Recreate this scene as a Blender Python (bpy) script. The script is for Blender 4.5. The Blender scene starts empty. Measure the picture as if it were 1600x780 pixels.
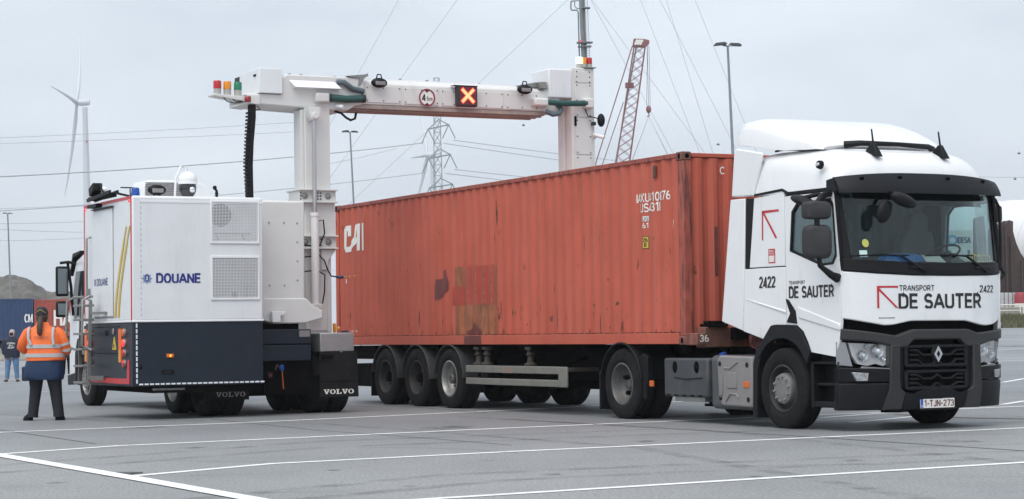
import bpy, bmesh, math, random
from math import sin, cos, pi, radians, sqrt, atan2, floor
from mathutils import Vector, Matrix, noise
from mathutils.geometry import tessellate_polygon
random.seed(7)
SC = bpy.context.scene
# ---------------------------------------------------------------- camera
F_PX, PITCH, ROLL, CAM_H = 3256.46, radians(2.2780), radians(0.7934), 1.2329
cam = bpy.data.cameras.new('camera'); cam_o = bpy.data.objects.new('camera', cam)
SC.collection.objects.link(cam_o); SC.camera = cam_o
cam.sensor_width = 36; cam.lens = F_PX / 1600 * 36; cam.clip_start = 0.5; cam.clip_end = 12000
cam_o.matrix_world = Matrix.Translation((0, 0, CAM_H)) @ Matrix.Rotation(pi / 2 + PITCH, 4, 'X') @ Matrix.Rotation(-ROLL, 4, 'Z')
# ---------------------------------------------------------------- sky, sun, exposure
SUN_EL, SUN_ROT = radians(60), radians(205)
W = bpy.data.worlds.new('World'); SC.world = W; W.use_nodes = True
nt = W.node_tree; nt.nodes.clear(); N = nt.nodes.new; L = nt.links.new
sky = N('ShaderNodeTexSky'); sky.sky_type = 'NISHITA'; sky.sun_disc = False
sky.sun_elevation = SUN_EL; sky.sun_rotation = SUN_ROT; sky.dust_density = 2.0
bg1 = N('ShaderNodeBackground'); bg1.inputs[1].default_value = 0.10; L(sky.outputs[0], bg1.inputs[0])
tc = N('ShaderNodeTexCoord'); mp = N('ShaderNodeMapping'); mp.inputs['Scale'].default_value = (3.0, 3.0, 9.0)
L(tc.outputs['Generated'], mp.inputs[0])
nz = N('ShaderNodeTexNoise'); nz.inputs['Scale'].default_value = 1.4; nz.inputs['Detail'].default_value = 5; nz.inputs['Roughness'].default_value = .5
L(mp.outputs[0], nz.inputs[0])
cr = N('ShaderNodeValToRGB'); L(nz.outputs[0], cr.inputs[0])
cr.color_ramp.elements[0].position = .32; cr.color_ramp.elements[0].color = (.42, .467, .527, 1)
cr.color_ramp.elements[1].position = .68; cr.color_ramp.elements[1].color = (.565, .613, .665, 1)
bg2 = N('ShaderNodeBackground'); bg2.inputs[1].default_value = 1.0; L(cr.outputs[0], bg2.inputs[0])
mx = N('ShaderNodeMixShader'); mx.inputs[0].default_value = .93; L(bg1.outputs[0], mx.inputs[1]); L(bg2.outputs[0], mx.inputs[2])
wo = N('ShaderNodeOutputWorld'); L(mx.outputs[0], wo.inputs[0])
sun = bpy.data.lights.new('sun', 'SUN'); sun.energy = 1.5; sun.angle = radians(50); sun.color = (1, .955, .90)
sun_o = bpy.data.objects.new('sun', sun); SC.collection.objects.link(sun_o)
# sun stands behind the photographer, a little to the left
sd = Vector((-sin(radians(25)) * cos(SUN_EL), -cos(radians(25)) * cos(SUN_EL), sin(SUN_EL)))
sun_o.rotation_euler = sd.to_track_quat('Z', 'Y').to_euler()
SC.view_settings.view_transform = 'Standard'; SC.view_settings.look = 'None'
SC.view_settings.exposure = 0.75; SC.view_settings.gamma = 1
SC.cycles.max_bounces = 6; SC.cycles.transparent_max_bounces = 16; SC.cycles.volume_bounces = 0

# ---------------------------------------------------------------- projection helpers (plan positions on the ground)
def ray(x, y):
    a = (x - 800) / F_PX; b = -(y - 390) / F_PX
    c, s = cos(ROLL), sin(ROLL); X = a * c + b * s; U = -a * s + b * c
    c, s = cos(PITCH), sin(PITCH)
    return Vector((X, c - U * s, s + U * c))
def gp(x, y, z=0.0):
    r = ray(x, y); return r * ((z - CAM_H) / r.z) + Vector((0, 0, CAM_H))
def wp(x, y, Y):
    r = ray(x, y); return r * (Y / r.y) + Vector((0, 0, CAM_H))
TX, TY, TA = 2.2971, 27.8019, radians(27.238)      # frame of the lorries: u = forward, v = across
def tw(u, v, z=0.0):
    return Vector((TX + u * sin(TA) + v * cos(TA), TY - u * cos(TA) + v * sin(TA), z))
TROT = TA - pi / 2

# ---------------------------------------------------------------- materials
MATS = {}
def mat(name, col, rough=.5, metal=0., var=.06, scale=3., bump=0., bscale=80., dirt=None, coat=0., emit=0., spec=.5, ecol=None):
    if name in MATS: return MATS[name]
    m = bpy.data.materials.new(name); m.use_nodes = True; t = m.node_tree; p = t.nodes['Principled BSDF']
    N = t.nodes.new; L = t.links.new
    p.inputs['Roughness'].default_value = rough; p.inputs['Metallic'].default_value = metal
    p.inputs['Coat Weight'].default_value = coat; p.inputs['Coat Roughness'].default_value = .12
    p.inputs['Specular IOR Level'].default_value = spec
    tc = N('ShaderNodeTexCoord')
    out = None
    a = N('ShaderNodeTexNoise'); a.inputs['Scale'].default_value = scale; a.inputs['Detail'].default_value = 6; L(tc.outputs['Object'], a.inputs[0])
    r = N('ShaderNodeValToRGB'); L(a.outputs[0], r.inputs[0]); r.color_ramp.elements[0].position = .3; r.color_ramp.elements[1].position = .7
    r.color_ramp.elements[0].color = (*[c * (1 - var) for c in col], 1); r.color_ramp.elements[1].color = (*[min(1, c * (1 + var)) for c in col], 1)
    out = r.outputs[0]
    if dirt:
        for k, (dc, lo, hi, amt, ms) in enumerate(dirt):
            mp = N('ShaderNodeMapping'); mp.inputs['Scale'].default_value = ms; mp.inputs['Location'].default_value = (k * 3.3, k * 1.7, k * 2.1)
            L(tc.outputs['Object'], mp.inputs[0])
            n2 = N('ShaderNodeTexNoise'); n2.inputs['Scale'].default_value = 1; n2.inputs['Detail'].default_value = 8; n2.inputs['Roughness'].default_value = .65
            L(mp.outputs[0], n2.inputs[0])
            mr = N('ShaderNodeMapRange'); mr.inputs[1].default_value = lo; mr.inputs[2].default_value = hi; mr.inputs[4].default_value = amt
            L(n2.outputs[0], mr.inputs[0])
            mix = N('ShaderNodeMix'); mix.data_type = 'RGBA'; L(mr.outputs[0], mix.inputs[0]); L(out, mix.inputs[6]); mix.inputs[7].default_value = (*dc, 1)
            out = mix.outputs[2]
    L(out, p.inputs['Base Color'])
    if bump:
        b = N('ShaderNodeTexNoise'); b.inputs['Scale'].default_value = bscale; b.inputs['Detail'].default_value = 3; L(tc.outputs['Object'], b.inputs[0])
        bu = N('ShaderNodeBump'); bu.inputs['Strength'].default_value = bump; bu.inputs['Distance'].default_value = .01
        L(b.outputs[0], bu.inputs['Height']); L(bu.outputs[0], p.inputs['Normal'])
    if emit:
        p.inputs['Emission Color'].default_value = (*(ecol or col), 1); p.inputs['Emission Strength'].default_value = emit
    MATS[name] = m; return m
def glass(name, tint=(.75, .85, .86), refl=.12, rough=.02):
    if name in MATS: return MATS[name]
    m = bpy.data.materials.new(name); m.use_nodes = True; t = m.node_tree; t.nodes.clear(); N = t.nodes.new; L = t.links.new
    tr = N('ShaderNodeBsdfTransparent'); tr.inputs[0].default_value = (*tint, 1)
    gl = N('ShaderNodeBsdfGlossy'); gl.inputs['Roughness'].default_value = rough
    lw = N('ShaderNodeLayerWeight'); lw.inputs[0].default_value = .22
    ma = N('ShaderNodeMath'); ma.operation = 'MULTIPLY_ADD'; ma.inputs[1].default_value = .6; ma.inputs[2].default_value = refl; L(lw.outputs['Fresnel'], ma.inputs[0])
    mi = N('ShaderNodeMixShader'); L(ma.outputs[0], mi.inputs[0]); L(tr.outputs[0], mi.inputs[1]); L(gl.outputs[0], mi.inputs[2])
    o = N('ShaderNodeOutputMaterial'); L(mi.outputs[0], o.inputs[0]); MATS[name] = m; return m

GR = (.20, .17, .14)
WHITE = mat('white_paint', (.79, .80, .81), .28, var=.02, coat=.5, dirt=[((.42, .40, .37), .56, .82, .4, (1.8, 1.8, .6)), ((.35, .32, .28), .62, .72, .22, (14, 14, 2.0)), ((.5, .48, .44), .64, .70, .35, (40, 40, 30))])
WHITE2 = mat('white_steel_paint', (.67, .665, .65), .42, var=.03, dirt=[((.38, .35, .31), .56, .85, .4, (2.5, 2.5, .7)), ((.3, .27, .22), .68, .8, .5, (9, 9, 5))])
WHITE3 = mat('white_panel_paint', (.74, .76, .78), .38, var=.025, dirt=[((.45, .44, .41), .56, .86, .4, (3, 3, .5)), ((.40, .38, .34), .62, .72, .25, (16, 16, 1.6))])
SLATE = mat('slate_blue_paint', (.017, .024, .036), .4, var=.08, spec=.25, dirt=[((.07, .07, .075), .55, .85, .4, (2, 2, .8))])
BLACKP = mat('black_plastic', (.005, .0055, .007), .5, var=.15, spec=.22, bump=.15, bscale=300)
DKGREY = mat('dark_grey_plastic', (.0095, .0105, .013), .5, var=.1, spec=.22, bump=.15, bscale=250, dirt=[((.035, .033, .031), .55, .85, .4, (3, 3, 3))])
MIDGREY = mat('grey_plastic', (.036, .036, .038), .55, var=.08, spec=.3, bump=.12, bscale=250, dirt=[((.07, .065, .06), .55, .85, .4, (3, 3, 3))])
TANKGREY = mat('tank_cover_grey', (.23, .215, .215), .55, var=.08, dirt=[((.12, .11, .10), .5, .85, .5, (4, 4, 4))])
STEPGREY = mat('galvanised_grey', (.28, .28, .27), .45, metal=.6, var=.12, dirt=[((.1, .1, .1), .55, .8, .4, (6, 6, 6))])
CHASSIS = mat('black_chassis', (.004, .004, .0045), .85, var=.2, spec=.05, dirt=[((.022, .019, .017), .5, .8, .5, (5, 5, 5))])
RUBBER = mat('tyre_rubber', (.015, .015, .016), .85, spec=.12, var=.15, scale=9, bump=.2, bscale=120, dirt=[((.05, .047, .044), .5, .8, .5, (4, 4, 4))])
RIMG = mat('rim_grey', (.12, .12, .117), .5, metal=.3, var=.15, dirt=[((.06, .05, .045), .45, .75, .6, (7, 7, 7))])
RIML = mat('rim_silver', (.28, .28, .27), .4, metal=.5, var=.12, dirt=[((.07, .06, .05), .55, .8, .6, (6, 6, 6))])
STEEL = mat('bright_steel', (.5, .5, .5), .3, metal=.9, var=.05)
DARKRIM = mat('dark_dusty_rim', (.030, .028, .027), .7, var=.2)
RAILG = mat('grey_green_rail_paint', (.19, .19, .17), .55, var=.1, dirt=[((.09, .08, .065), .5, .8, .5, (4, 4, 6))])
CONT = mat('container_paint', (.49, .108, .068), .6, spec=.25, var=.10, scale=1.2, bump=.12, bscale=25,
           dirt=[((.50, .15, .115), .45, .75, .45, (3.2, 3.2, .35)), ((.36, .08, .055), .5, .8, .3, (1.5, 1.5, .8)), ((.10, .04, .025), .655, .70, .85, (7, 7, 3.6)), ((.17, .07, .04), .60, .72, .6, (22, 22, 1.3)), ((.62, .28, .22), .62, .72, .4, (30, 30, .8))])
REDPOST = mat('rust_streaked_post', (.36, .085, .06), .65, var=.25, scale=5, bump=.3, bscale=40, dirt=[((.05, .03, .022), .50, .60, .85, (14, 14, 1.1)), ((.16, .07, .045), .5, .7, .6, (8, 8, 3))])
RUST = mat('rusty_brown_steel', (.13, .062, .045), .7, var=.3, scale=6, bump=.3, bscale=50, dirt=[((.34, .09, .07), .48, .62, .8, (4, 4, 2)), ((.045, .03, .025), .55, .7, .8, (7, 7, 4))])
PATCHB = mat('brown_overpaint', (.35, .115, .055), .6, var=.25, scale=5, dirt=[((.13, .055, .03), .5, .75, .7, (5, 5, 1))])
PATCHR = mat('red_overpaint', (.40, .062, .04), .55, var=.15, dirt=[((.2, .10, .05), .6, .75, .8, (7, 7, .7))])
PATCHD = mat('maroon_overpaint', (.15, .042, .038), .6, var=.15)
GRIME = mat('dusty_dark_steel', (.05, .043, .036), .75, var=.3)
HLIN = mat('headlight_interior', (.55, .55, .56), .3, metal=.35, var=.2)
PAINTW = mat('white_lettering', (.78, .76, .72), .5, var=.05)
INK = mat('black_lettering', (.012, .012, .014), .4, var=0)
NAVY = mat('navy_lettering', (.012, .022, .20), .4, var=0)
CREST = mat('pale_blue_crest', (.22, .28, .45), .45, var=.1)
REDL = mat('red_lettering', (.50, .02, .03), .4, var=0)
GOLD = mat('yellow_stripe', (.60, .43, .05), .45, var=.08)
REDS = mat('red_reflective', (.55, .03, .035), .35, var=.1)
DOTW = mat('white_reflective', (.75, .78, .82), .3, var=.1)
ORANGE = mat('orange_lamp', (.6, .14, .03), .3, var=.05)
ORLIT = mat('orange_lamp_lit', (1, .35, .03), .3, emit=1.2)
REDLAMP = mat('red_lamp', (.55, .02, .02), .25, var=.05)
REDLIT = mat('red_lamp_lit', (.9, .03, .03), .3, emit=.8)
GRLIT = mat('green_lamp_lit', (.5, 1, .75), .3, emit=3., ecol=(.5, 1, .75))
GREENL = mat('green_lamp', (.01, .20, .10), .25)
AMBER = mat('amber_lamp', (.7, .26, .02), .25)
BLUEL = mat('blue_lamp', (.008, .07, .32), .2)
CLEAR = mat('lamp_glass', (.62, .66, .7), .12, metal=.3, var=.1)
CHROME = mat('chrome', (.75, .77, .8), .12, metal=1., var=.02)
HOSE = mat('dark_green_hose', (.018, .075, .068), .5, var=.1)
HOSEG = mat('grey_blue_hose', (.09, .12, .14), .5, var=.1)
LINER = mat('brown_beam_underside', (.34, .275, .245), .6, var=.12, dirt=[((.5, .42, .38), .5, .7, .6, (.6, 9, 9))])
CHECK = mat('aluminium_plate', (.40, .41, .42), .4, metal=.6, var=.1)
WGLASS = glass('windscreen_glass', (.82, .89, .89), .02)
SGLASS = glass('side_window_glass', (.72, .84, .85), .03)

# ---------------------------------------------------------------- mesh builder
def lerp(a, b, t): return a + (b - a) * t
class MB:
    def __init__(s): s.v = []; s.f = []
    def add(s, vs, fs):
        n = len(s.v); s.v += [tuple(p) for p in vs]; s.f += [tuple(i + n for i in f) for f in fs]; return s
    def box(s, x0, x1, y0, y1, z0, z1):
        P = [(x, y, z) for x in (x0, x1) for y in (y0, y1) for z in (z0, z1)]
        return s.add(P, [(0, 1, 3, 2), (4, 6, 7, 5), (0, 4, 5, 1), (2, 3, 7, 6), (0, 2, 6, 4), (1, 5, 7, 3)])
    def prism(s, pts, plane, d0, d1, holes=()):
        def m(p, d):
            return (p[0], d, p[1]) if plane == 'uz' else (d, p[0], p[1]) if plane == 'vz' else (p[0], p[1], d)
        loops = [list(pts)] + [list(h) for h in holes]; flat = [p for l in loops for p in l]; n = len(flat)
        if holes:
            T = [tuple(t) for t in tessellate_polygon([[Vector((p[0], p[1], 0)) for p in l] for l in loops])]
        else: T = [tuple(range(n))]
        fs = [t for t in T] + [tuple(reversed([i + n for i in t])) for t in T]; o = 0
        for l in loops:
            k = len(l)
            for i in range(k):
                j = (i + 1) % k; fs.append((o + i, o + j, o + j + n, o + i + n))
            o += k
        return s.add([m(p, d0) for p in flat] + [m(p, d1) for p in flat], fs)
    def ring(s, c, ax, r, n, a0=0., b=None):
        ax = Vector(ax).normalized(); t = Vector((0, 0, 1)) if abs(ax.z) < .9 else Vector((1, 0, 0))
        e1 = ax.cross(t).normalized() if b is None else b; e2 = ax.cross(e1)
        return [Vector(c) + (e1 * cos(a0 + 2 * pi * i / n) + e2 * sin(a0 + 2 * pi * i / n)) * r for i in range(n)]
    def loft(s, rings, cap=True):
        n = len(rings[0]); vs = [p for r in rings for p in r]; fs = []
        for k in range(len(rings) - 1):
            for i in range(n):
                j = (i + 1) % n; fs.append((k * n + i, k * n + j, (k + 1) * n + j, (k + 1) * n + i))
        if cap: fs += [tuple(reversed(range(n))), tuple(range((len(rings) - 1) * n, len(rings) * n))]
        return s.add(vs, fs)
    def cyl(s, p0, p1, r0, r1=None, n=12):
        r1 = r0 if r1 is None else r1; ax = Vector(p1) - Vector(p0)
        return s.loft([s.ring(p0, ax, r0, n), s.ring(p1, ax, r1, n)])
    def tube(s, pts, r, n=6):
        pts = [Vector(p) for p in pts]; rings = []; b = None
        for i, p in enumerate(pts):
            ax = (pts[min(i + 1, len(pts) - 1)] - pts[max(i - 1, 0)]).normalized()
            if b is None:
                t = Vector((0, 0, 1)) if abs(ax.z) < .9 else Vector((1, 0, 0)); b = ax.cross(t).normalized()
            else: b = (b - ax * b.dot(ax)).normalized()
            rings.append(s.ring(p, ax, r[i] if isinstance(r, (list, tuple)) else r, n, b=b))
        return s.loft(rings)
    def bar(s, p0, p1, w, h, up=(0, 0, 1)):
        p0 = Vector(p0); p1 = Vector(p1); ax = (p1 - p0).normalized(); up = Vector(up)
        if abs(ax.dot(up)) > .95: up = Vector((1, 0, 0))
        x = ax.cross(up).normalized() * w / 2; y = x.cross(ax).normalized() * h / 2
        return s.loft([[p + x + y, p - x + y, p - x - y, p + x - y] for p in (p0, p1)])
    def lathe(s, c, ax, prof, n=32, close=False):
        c = Vector(c); ax = Vector(ax).normalized()
        rings = [s.ring(c + ax * h, ax, max(r, 1e-4), n) for r, h in prof]
        if close: rings.append(rings[0])
        return s.loft(rings, cap=False)
    def sphere(s, c, r, nu=12, nv=8, rot=None):
        r = r if isinstance(r, (tuple, list)) else (r, r, r); c = Vector(c); rings = []
        for k in range(nv + 1):
            a = -pi / 2 + pi * k / nv; q = max(cos(a), .001)
            ring = [Vector((r[0] * q * cos(2 * pi * i / nu), r[1] * q * sin(2 * pi * i / nu), r[2] * sin(a))) for i in range(nu)]
            rings.append([c + (rot @ p if rot else p) for p in ring])
        return s.loft(rings)
    def shell(s, fn, ns, nt, off):
        """closed thin shell over fn(s,t), s,t in 0..1; off = callable or vector giving the back side"""
        o = off if callable(off) else (lambda a, b: Vector(off))
        A = [[Vector(fn(i / ns, j / nt)) for j in range(nt + 1)] for i in range(ns + 1)]
        B = [[A[i][j] + o(i / ns, j / nt) for j in range(nt + 1)] for i in range(ns + 1)]
        n = (ns + 1) * (nt + 1); vs = [p for r in A for p in r] + [p for r in B for p in r]; I = lambda i, j: i * (nt + 1) + j; fs = []
        for i in range(ns):
            for j in range(nt):
                q = (I(i, j), I(i + 1, j), I(i + 1, j + 1), I(i, j + 1)); fs.append(q); fs.append(tuple(k + n for k in reversed(q)))
        for i in range(ns):
            for j in (0, nt): fs.append((I(i, j), I(i + 1, j), I(i + 1, j) + n, I(i, j) + n))
        for j in range(nt):
            for i in (0, ns): fs.append((I(i, j), I(i, j + 1), I(i, j + 1) + n, I(i, j) + n))
        return s.add(vs, fs)
def mesh_of(name, mb, m, smooth=35, recalc=True):
    me = bpy.data.meshes.new(name); bm = bmesh.new()
    V = [bm.verts.new(p) for p in mb.v]
    for f in mb.f:
        if len(set(f)) > 2:
            try: bm.faces.new([V[i] for i in f])
            except ValueError: pass
    bmesh.ops.remove_doubles(bm, verts=bm.verts, dist=1e-5)
    if recalc: bmesh.ops.recalc_face_normals(bm, faces=bm.faces)
    if smooth:
        for f in bm.faces: f.smooth = True
        th = radians(smooth)
        for e in bm.edges:
            if len(e.link_faces) != 2 or e.calc_face_angle(0) > th: e.smooth = False
    bm.to_mesh(me); bm.free(); me.materials.append(m); return me
def link(o, parent=None):
    SC.collection.objects.link(o)
    if parent is not None:
        o.parent = parent
        if parent.type == 'EMPTY' and 'ou' in parent: o.location = (-parent['ou'], -parent['ov'], 0)
    return o
def part(name, mb, m, parent, bevel=0, smooth=35, label=None, kind=None, seg=2):
    o = bpy.data.objects.new(name, mesh_of(name, mb, m, smooth)); link(o, parent)
    if bevel:
        b = o.modifiers.new('bevel', 'BEVEL'); b.width = bevel; b.segments = seg; b.limit_method = 'ANGLE'; b.angle_limit = radians(35)
    if label: o['label'] = label
    if kind: o['kind'] = kind
    return o
def tag(o, label, cat, group=None):
    if len(label.replace('-', ' ').split()) > 16: print('LONG LABEL', label)
    o['label'] = label; o['category'] = cat
    if group: o['group'] = group
    return o
def struct(name, mb, m, smooth=0):
    o = part(name, mb, m, None, smooth=smooth); o['kind'] = 'structure'; return o
def root_t(name, u, v, label, cat, group=None):
    """a thing in the lorries' frame: children are meshed in (u, v, z)"""
    o = bpy.data.objects.new(name, None); o['ou'] = u; o['ov'] = v; o.empty_display_size = .3; SC.collection.objects.link(o)
    o.location = tw(u, v); o.rotation_euler = (0, 0, TROT); return tag(o, label, cat, group)
def root_w(name, loc, rz, label, cat, group=None):
    o = bpy.data.objects.new(name, None); o.empty_display_size = .3; SC.collection.objects.link(o)
    o.location = loc; o.rotation_euler = (0, 0, rz); return tag(o, label, cat, group)
def sub_empty(name, parent):
    o = bpy.data.objects.new(name, None); o.empty_display_size = .1; link(o, parent); return o

# lettering: builtin font turned into flat faces, fitted to a box w x h, mapped on a plane
GL = {'A': (.62, [[(0, 0), (.31, 1)], [(.31, 1), (.62, 0)], [(.12, .33), (.50, .33)]]), 'B': (.55, [[(0, 0), (0, 1)], 'D.5,1', 'D0,.5']),
      'I': (.12, [[(.06, 0), (.06, 1)]]), '-': (.3, [[(0, .45), (.3, .45)]]), ' ': (.22, []), '1': (.35, [[(.02, .78), (.24, .97), (.24, 0)]]), '7': (.5, [[(0, .96), (.5, .96), (.18, 0)]]),
      'T': (.56, [[(0, .95), (.56, .95)], [(.28, .93), (.28, 0)]]), 'E': (.5, [[(.5, .95), (.05, .95), (.05, .05), (.5, .05)], [(.07, .51), (.46, .51)]]), 'L': (.46, [[(.05, 1), (.05, .05), (.46, .05)]]),
      'N': (.58, [[(.05, 0), (.05, 1)], [(.05, .97), (.53, .03)], [(.53, 0), (.53, 1)]]), 'M': (.7, [[(.05, 0), (.05, 1)], [(.06, .97), (.35, .1), (.64, .97)], [(.65, 0), (.65, 1)]]), 'H': (.58, [[(.05, 0), (.05, 1)], [(.53, 0), (.53, 1)], [(.07, .52), (.51, .52)]]),
      'K': (.56, [[(.05, 0), (.05, 1)], [(.07, .38), (.53, .98)], [(.22, .58), (.54, 0)]]), 'X': (.56, [[(.02, 0), (.54, 1)], [(.02, 1), (.54, 0)]]), 'Y': (.56, [[(.02, 1), (.28, .48), (.54, 1)], [(.28, .5), (.28, 0)]]),
      '4': (.52, [[(.52, .24), (.03, .24), (.38, .97)], [(.38, .95), (.38, 0)]]), 'J': (.44, [[(.39, 1), (.39, .25)] + [(.22 + .17 * cos(a), .22 + .17 * sin(a)) for a in [-i * pi / 8 for i in range(1, 9)]]])}
def _arc(cx, cy, rx, ry, a0, a1, n=10): return [(cx + rx * cos(radians(a0 + (a1 - a0) * i / n)), cy + ry * sin(radians(a0 + (a1 - a0) * i / n))) for i in range(n + 1)]
GL['D'] = (.58, [[(.05, .05), (.05, .95), (.26, .95)] + _arc(.26, .68, .27, .27, 90, 0, 6) + _arc(.26, .32, .27, .27, 0, -90, 6) + [(.05, .05)]])
GL['O'] = (.62, [_arc(.31, .5, .26, .45, 90, 450, 28)]); GL['0'] = (.52, [_arc(.26, .5, .21, .45, 90, 450, 24)])
GL['U'] = (.57, [[(.05, 1), (.05, .30)] + _arc(.285, .29, .235, .24, 180, 360, 12) + [(.52, 1)]]); GL['\u00dc'] = (.57, GL['U'][1] + [[(.16, 1.12), (.24, 1.12)], [(.33, 1.12), (.41, 1.12)]])
GL['P'] = (.54, [[(.05, 0), (.05, .95), (.28, .95)] + _arc(.28, .70, .21, .25, 90, -90, 10) + [(.07, .45)]])
GL['R'] = (.57, [GL['P'][1][0], [(.30, .45), (.52, 0)]]); GL['B'] = (.55, [GL['P'][1][0], [(.05, .02), (.05, .05), (.28, .05)] + _arc(.29, .25, .21, .20, -90, 90, 10)])
GL['S'] = (.54, [_arc(.27, .72, .21, .23, 20, 250, 14) + _arc(.27, .28, .22, .23, 70, -160, 14)])
GL['C'] = (.56, [_arc(.30, .5, .25, .45, 45, 315, 18)]); GL['G'] = (.6, [_arc(.30, .5, .25, .45, 45, 340, 18) + [(.54, .45), (.32, .45)]])
GL['2'] = (.52, [_arc(.26, .72, .21, .23, 170, -20, 10) + [(.06, .12), (.05, .05), (.50, .05)]]); GL['3'] = (.52, [_arc(.25, .73, .20, .22, 160, -80, 10) + _arc(.25, .28, .22, .23, 80, -160, 12)])
GL['6'] = (.52, [_arc(.26, .3, .21, .25, 100, 460, 18), _arc(.34, .45, .28, .50, 185, 95, 8)]); GL['8'] = (.52, [_arc(.26, .73, .18, .22, 90, 450, 16), _arc(.26, .28, .21, .23, 90, 450, 16)])
GL['m'] = (.62, [[(.05, 0), (.05, .6)], [(.05, .45)] + _arc(.19, .45, .13, .14, 150, 0, 6) + [(.32, 0)], [(.33, .45)] + _arc(.46, .45, .12, .14, 150, 0, 6) + [(.58, 0)]])
def glyph_quads(txt, asp, wt):
    """list of strokes, each a list of quads in the unit box"""
    gap = .12; tot = sum(GL[c][0] + gap for c in txt) - gap; x = 0.; sx = asp / tot; hw = wt / 2; out = []
    for c in txt:
        for st in GL[c][1]:
            P = [Vector(((x + p[0]) * sx, p[1])) for p in st]; n = len(P); cl = (P[0] - P[-1]).length < 1e-4 and n > 3; vs = []
            if cl: P = P[:-1]; n -= 1
            for i in range(n):
                a = P[i - 1] if (i or cl) else None; b = P[(i + 1) % n] if (i < n - 1 or cl) else None
                d1 = (P[i] - a).normalized() if a is not None else (b - P[i]).normalized(); d2 = (b - P[i]).normalized() if b is not None else d1
                t = (d1 + d2).normalized() if (d1 + d2).length > .3 else d1; nn = Vector((-t.y, t.x)); q = hw / max(.45, nn.dot(Vector((-d1.y, d1.x))))
                for s in (1, -1): vs.append(P[i] + nn * q * s)
            vs = [(v.x / asp, min(max(v.y, -.1 if c == 'J' else 0), 1.2)) for v in vs]; m_ = n if cl else n - 1
            out.append([[vs[2 * i], vs[2 * i + 1], vs[(2 * i + 3) % (2 * n)], vs[(2 * i + 2) % (2 * n)]] for i in range(m_)])
        x += GL[c][0] + gap
    return out
def letter(txt, m, parent, fn, bold=0., name='lettering', wt=.155):
    """fn maps (s,t) in the unit box to a point; sans capitals drawn as strokes of even width"""
    W = (Vector(fn(1, 0)) - Vector(fn(0, 0))).length; H = (Vector(fn(0, 1)) - Vector(fn(0, 0))).length; mb = MB()
    dn = (Vector(fn(.51, .5)) - Vector(fn(.5, .5))).cross(Vector(fn(.5, .51)) - Vector(fn(.5, .5))).normalized()
    for k, st in enumerate(glyph_quads(txt, W / H, wt + bold)):
        for q in st: mb.add([tuple(Vector(fn(*p)) + dn * (.0004 * (k % 3))) for p in q], [(0, 1, 2, 3)])
    bm = bmesh.new(); V = [bm.verts.new(p) for p in mb.v]; [bm.faces.new([V[i] for i in f]) for f in mb.f]; bmesh.ops.remove_doubles(bm, verts=bm.verts, dist=1e-5)
    me = bpy.data.meshes.new(name); bm.to_mesh(me); bm.free()
    o = bpy.data.objects.new(name, me); me.materials.append(m); link(o, parent); return o
def on_side(u0, u1, z0, z1, v): return lambda a, b: (lerp(u0, u1, a), v, lerp(z0, z1, b))
def on_face(v0, v1, z0, z1, u): return lambda a, b: (u, lerp(v0, v1, a), lerp(z0, z1, b))
def flat2(name, polys, m, parent, fn):
    mb = MB()
    for p in polys: mb.add([fn(a, b) for a, b in p], [tuple(range(len(p)))])
    me = bpy.data.meshes.new(name); me.from_pydata([tuple(p) for p in mb.v], [], mb.f); me.materials.append(m)
    o = bpy.data.objects.new(name, me); link(o, parent); return o
HAZE_D = 0.0003
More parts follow.
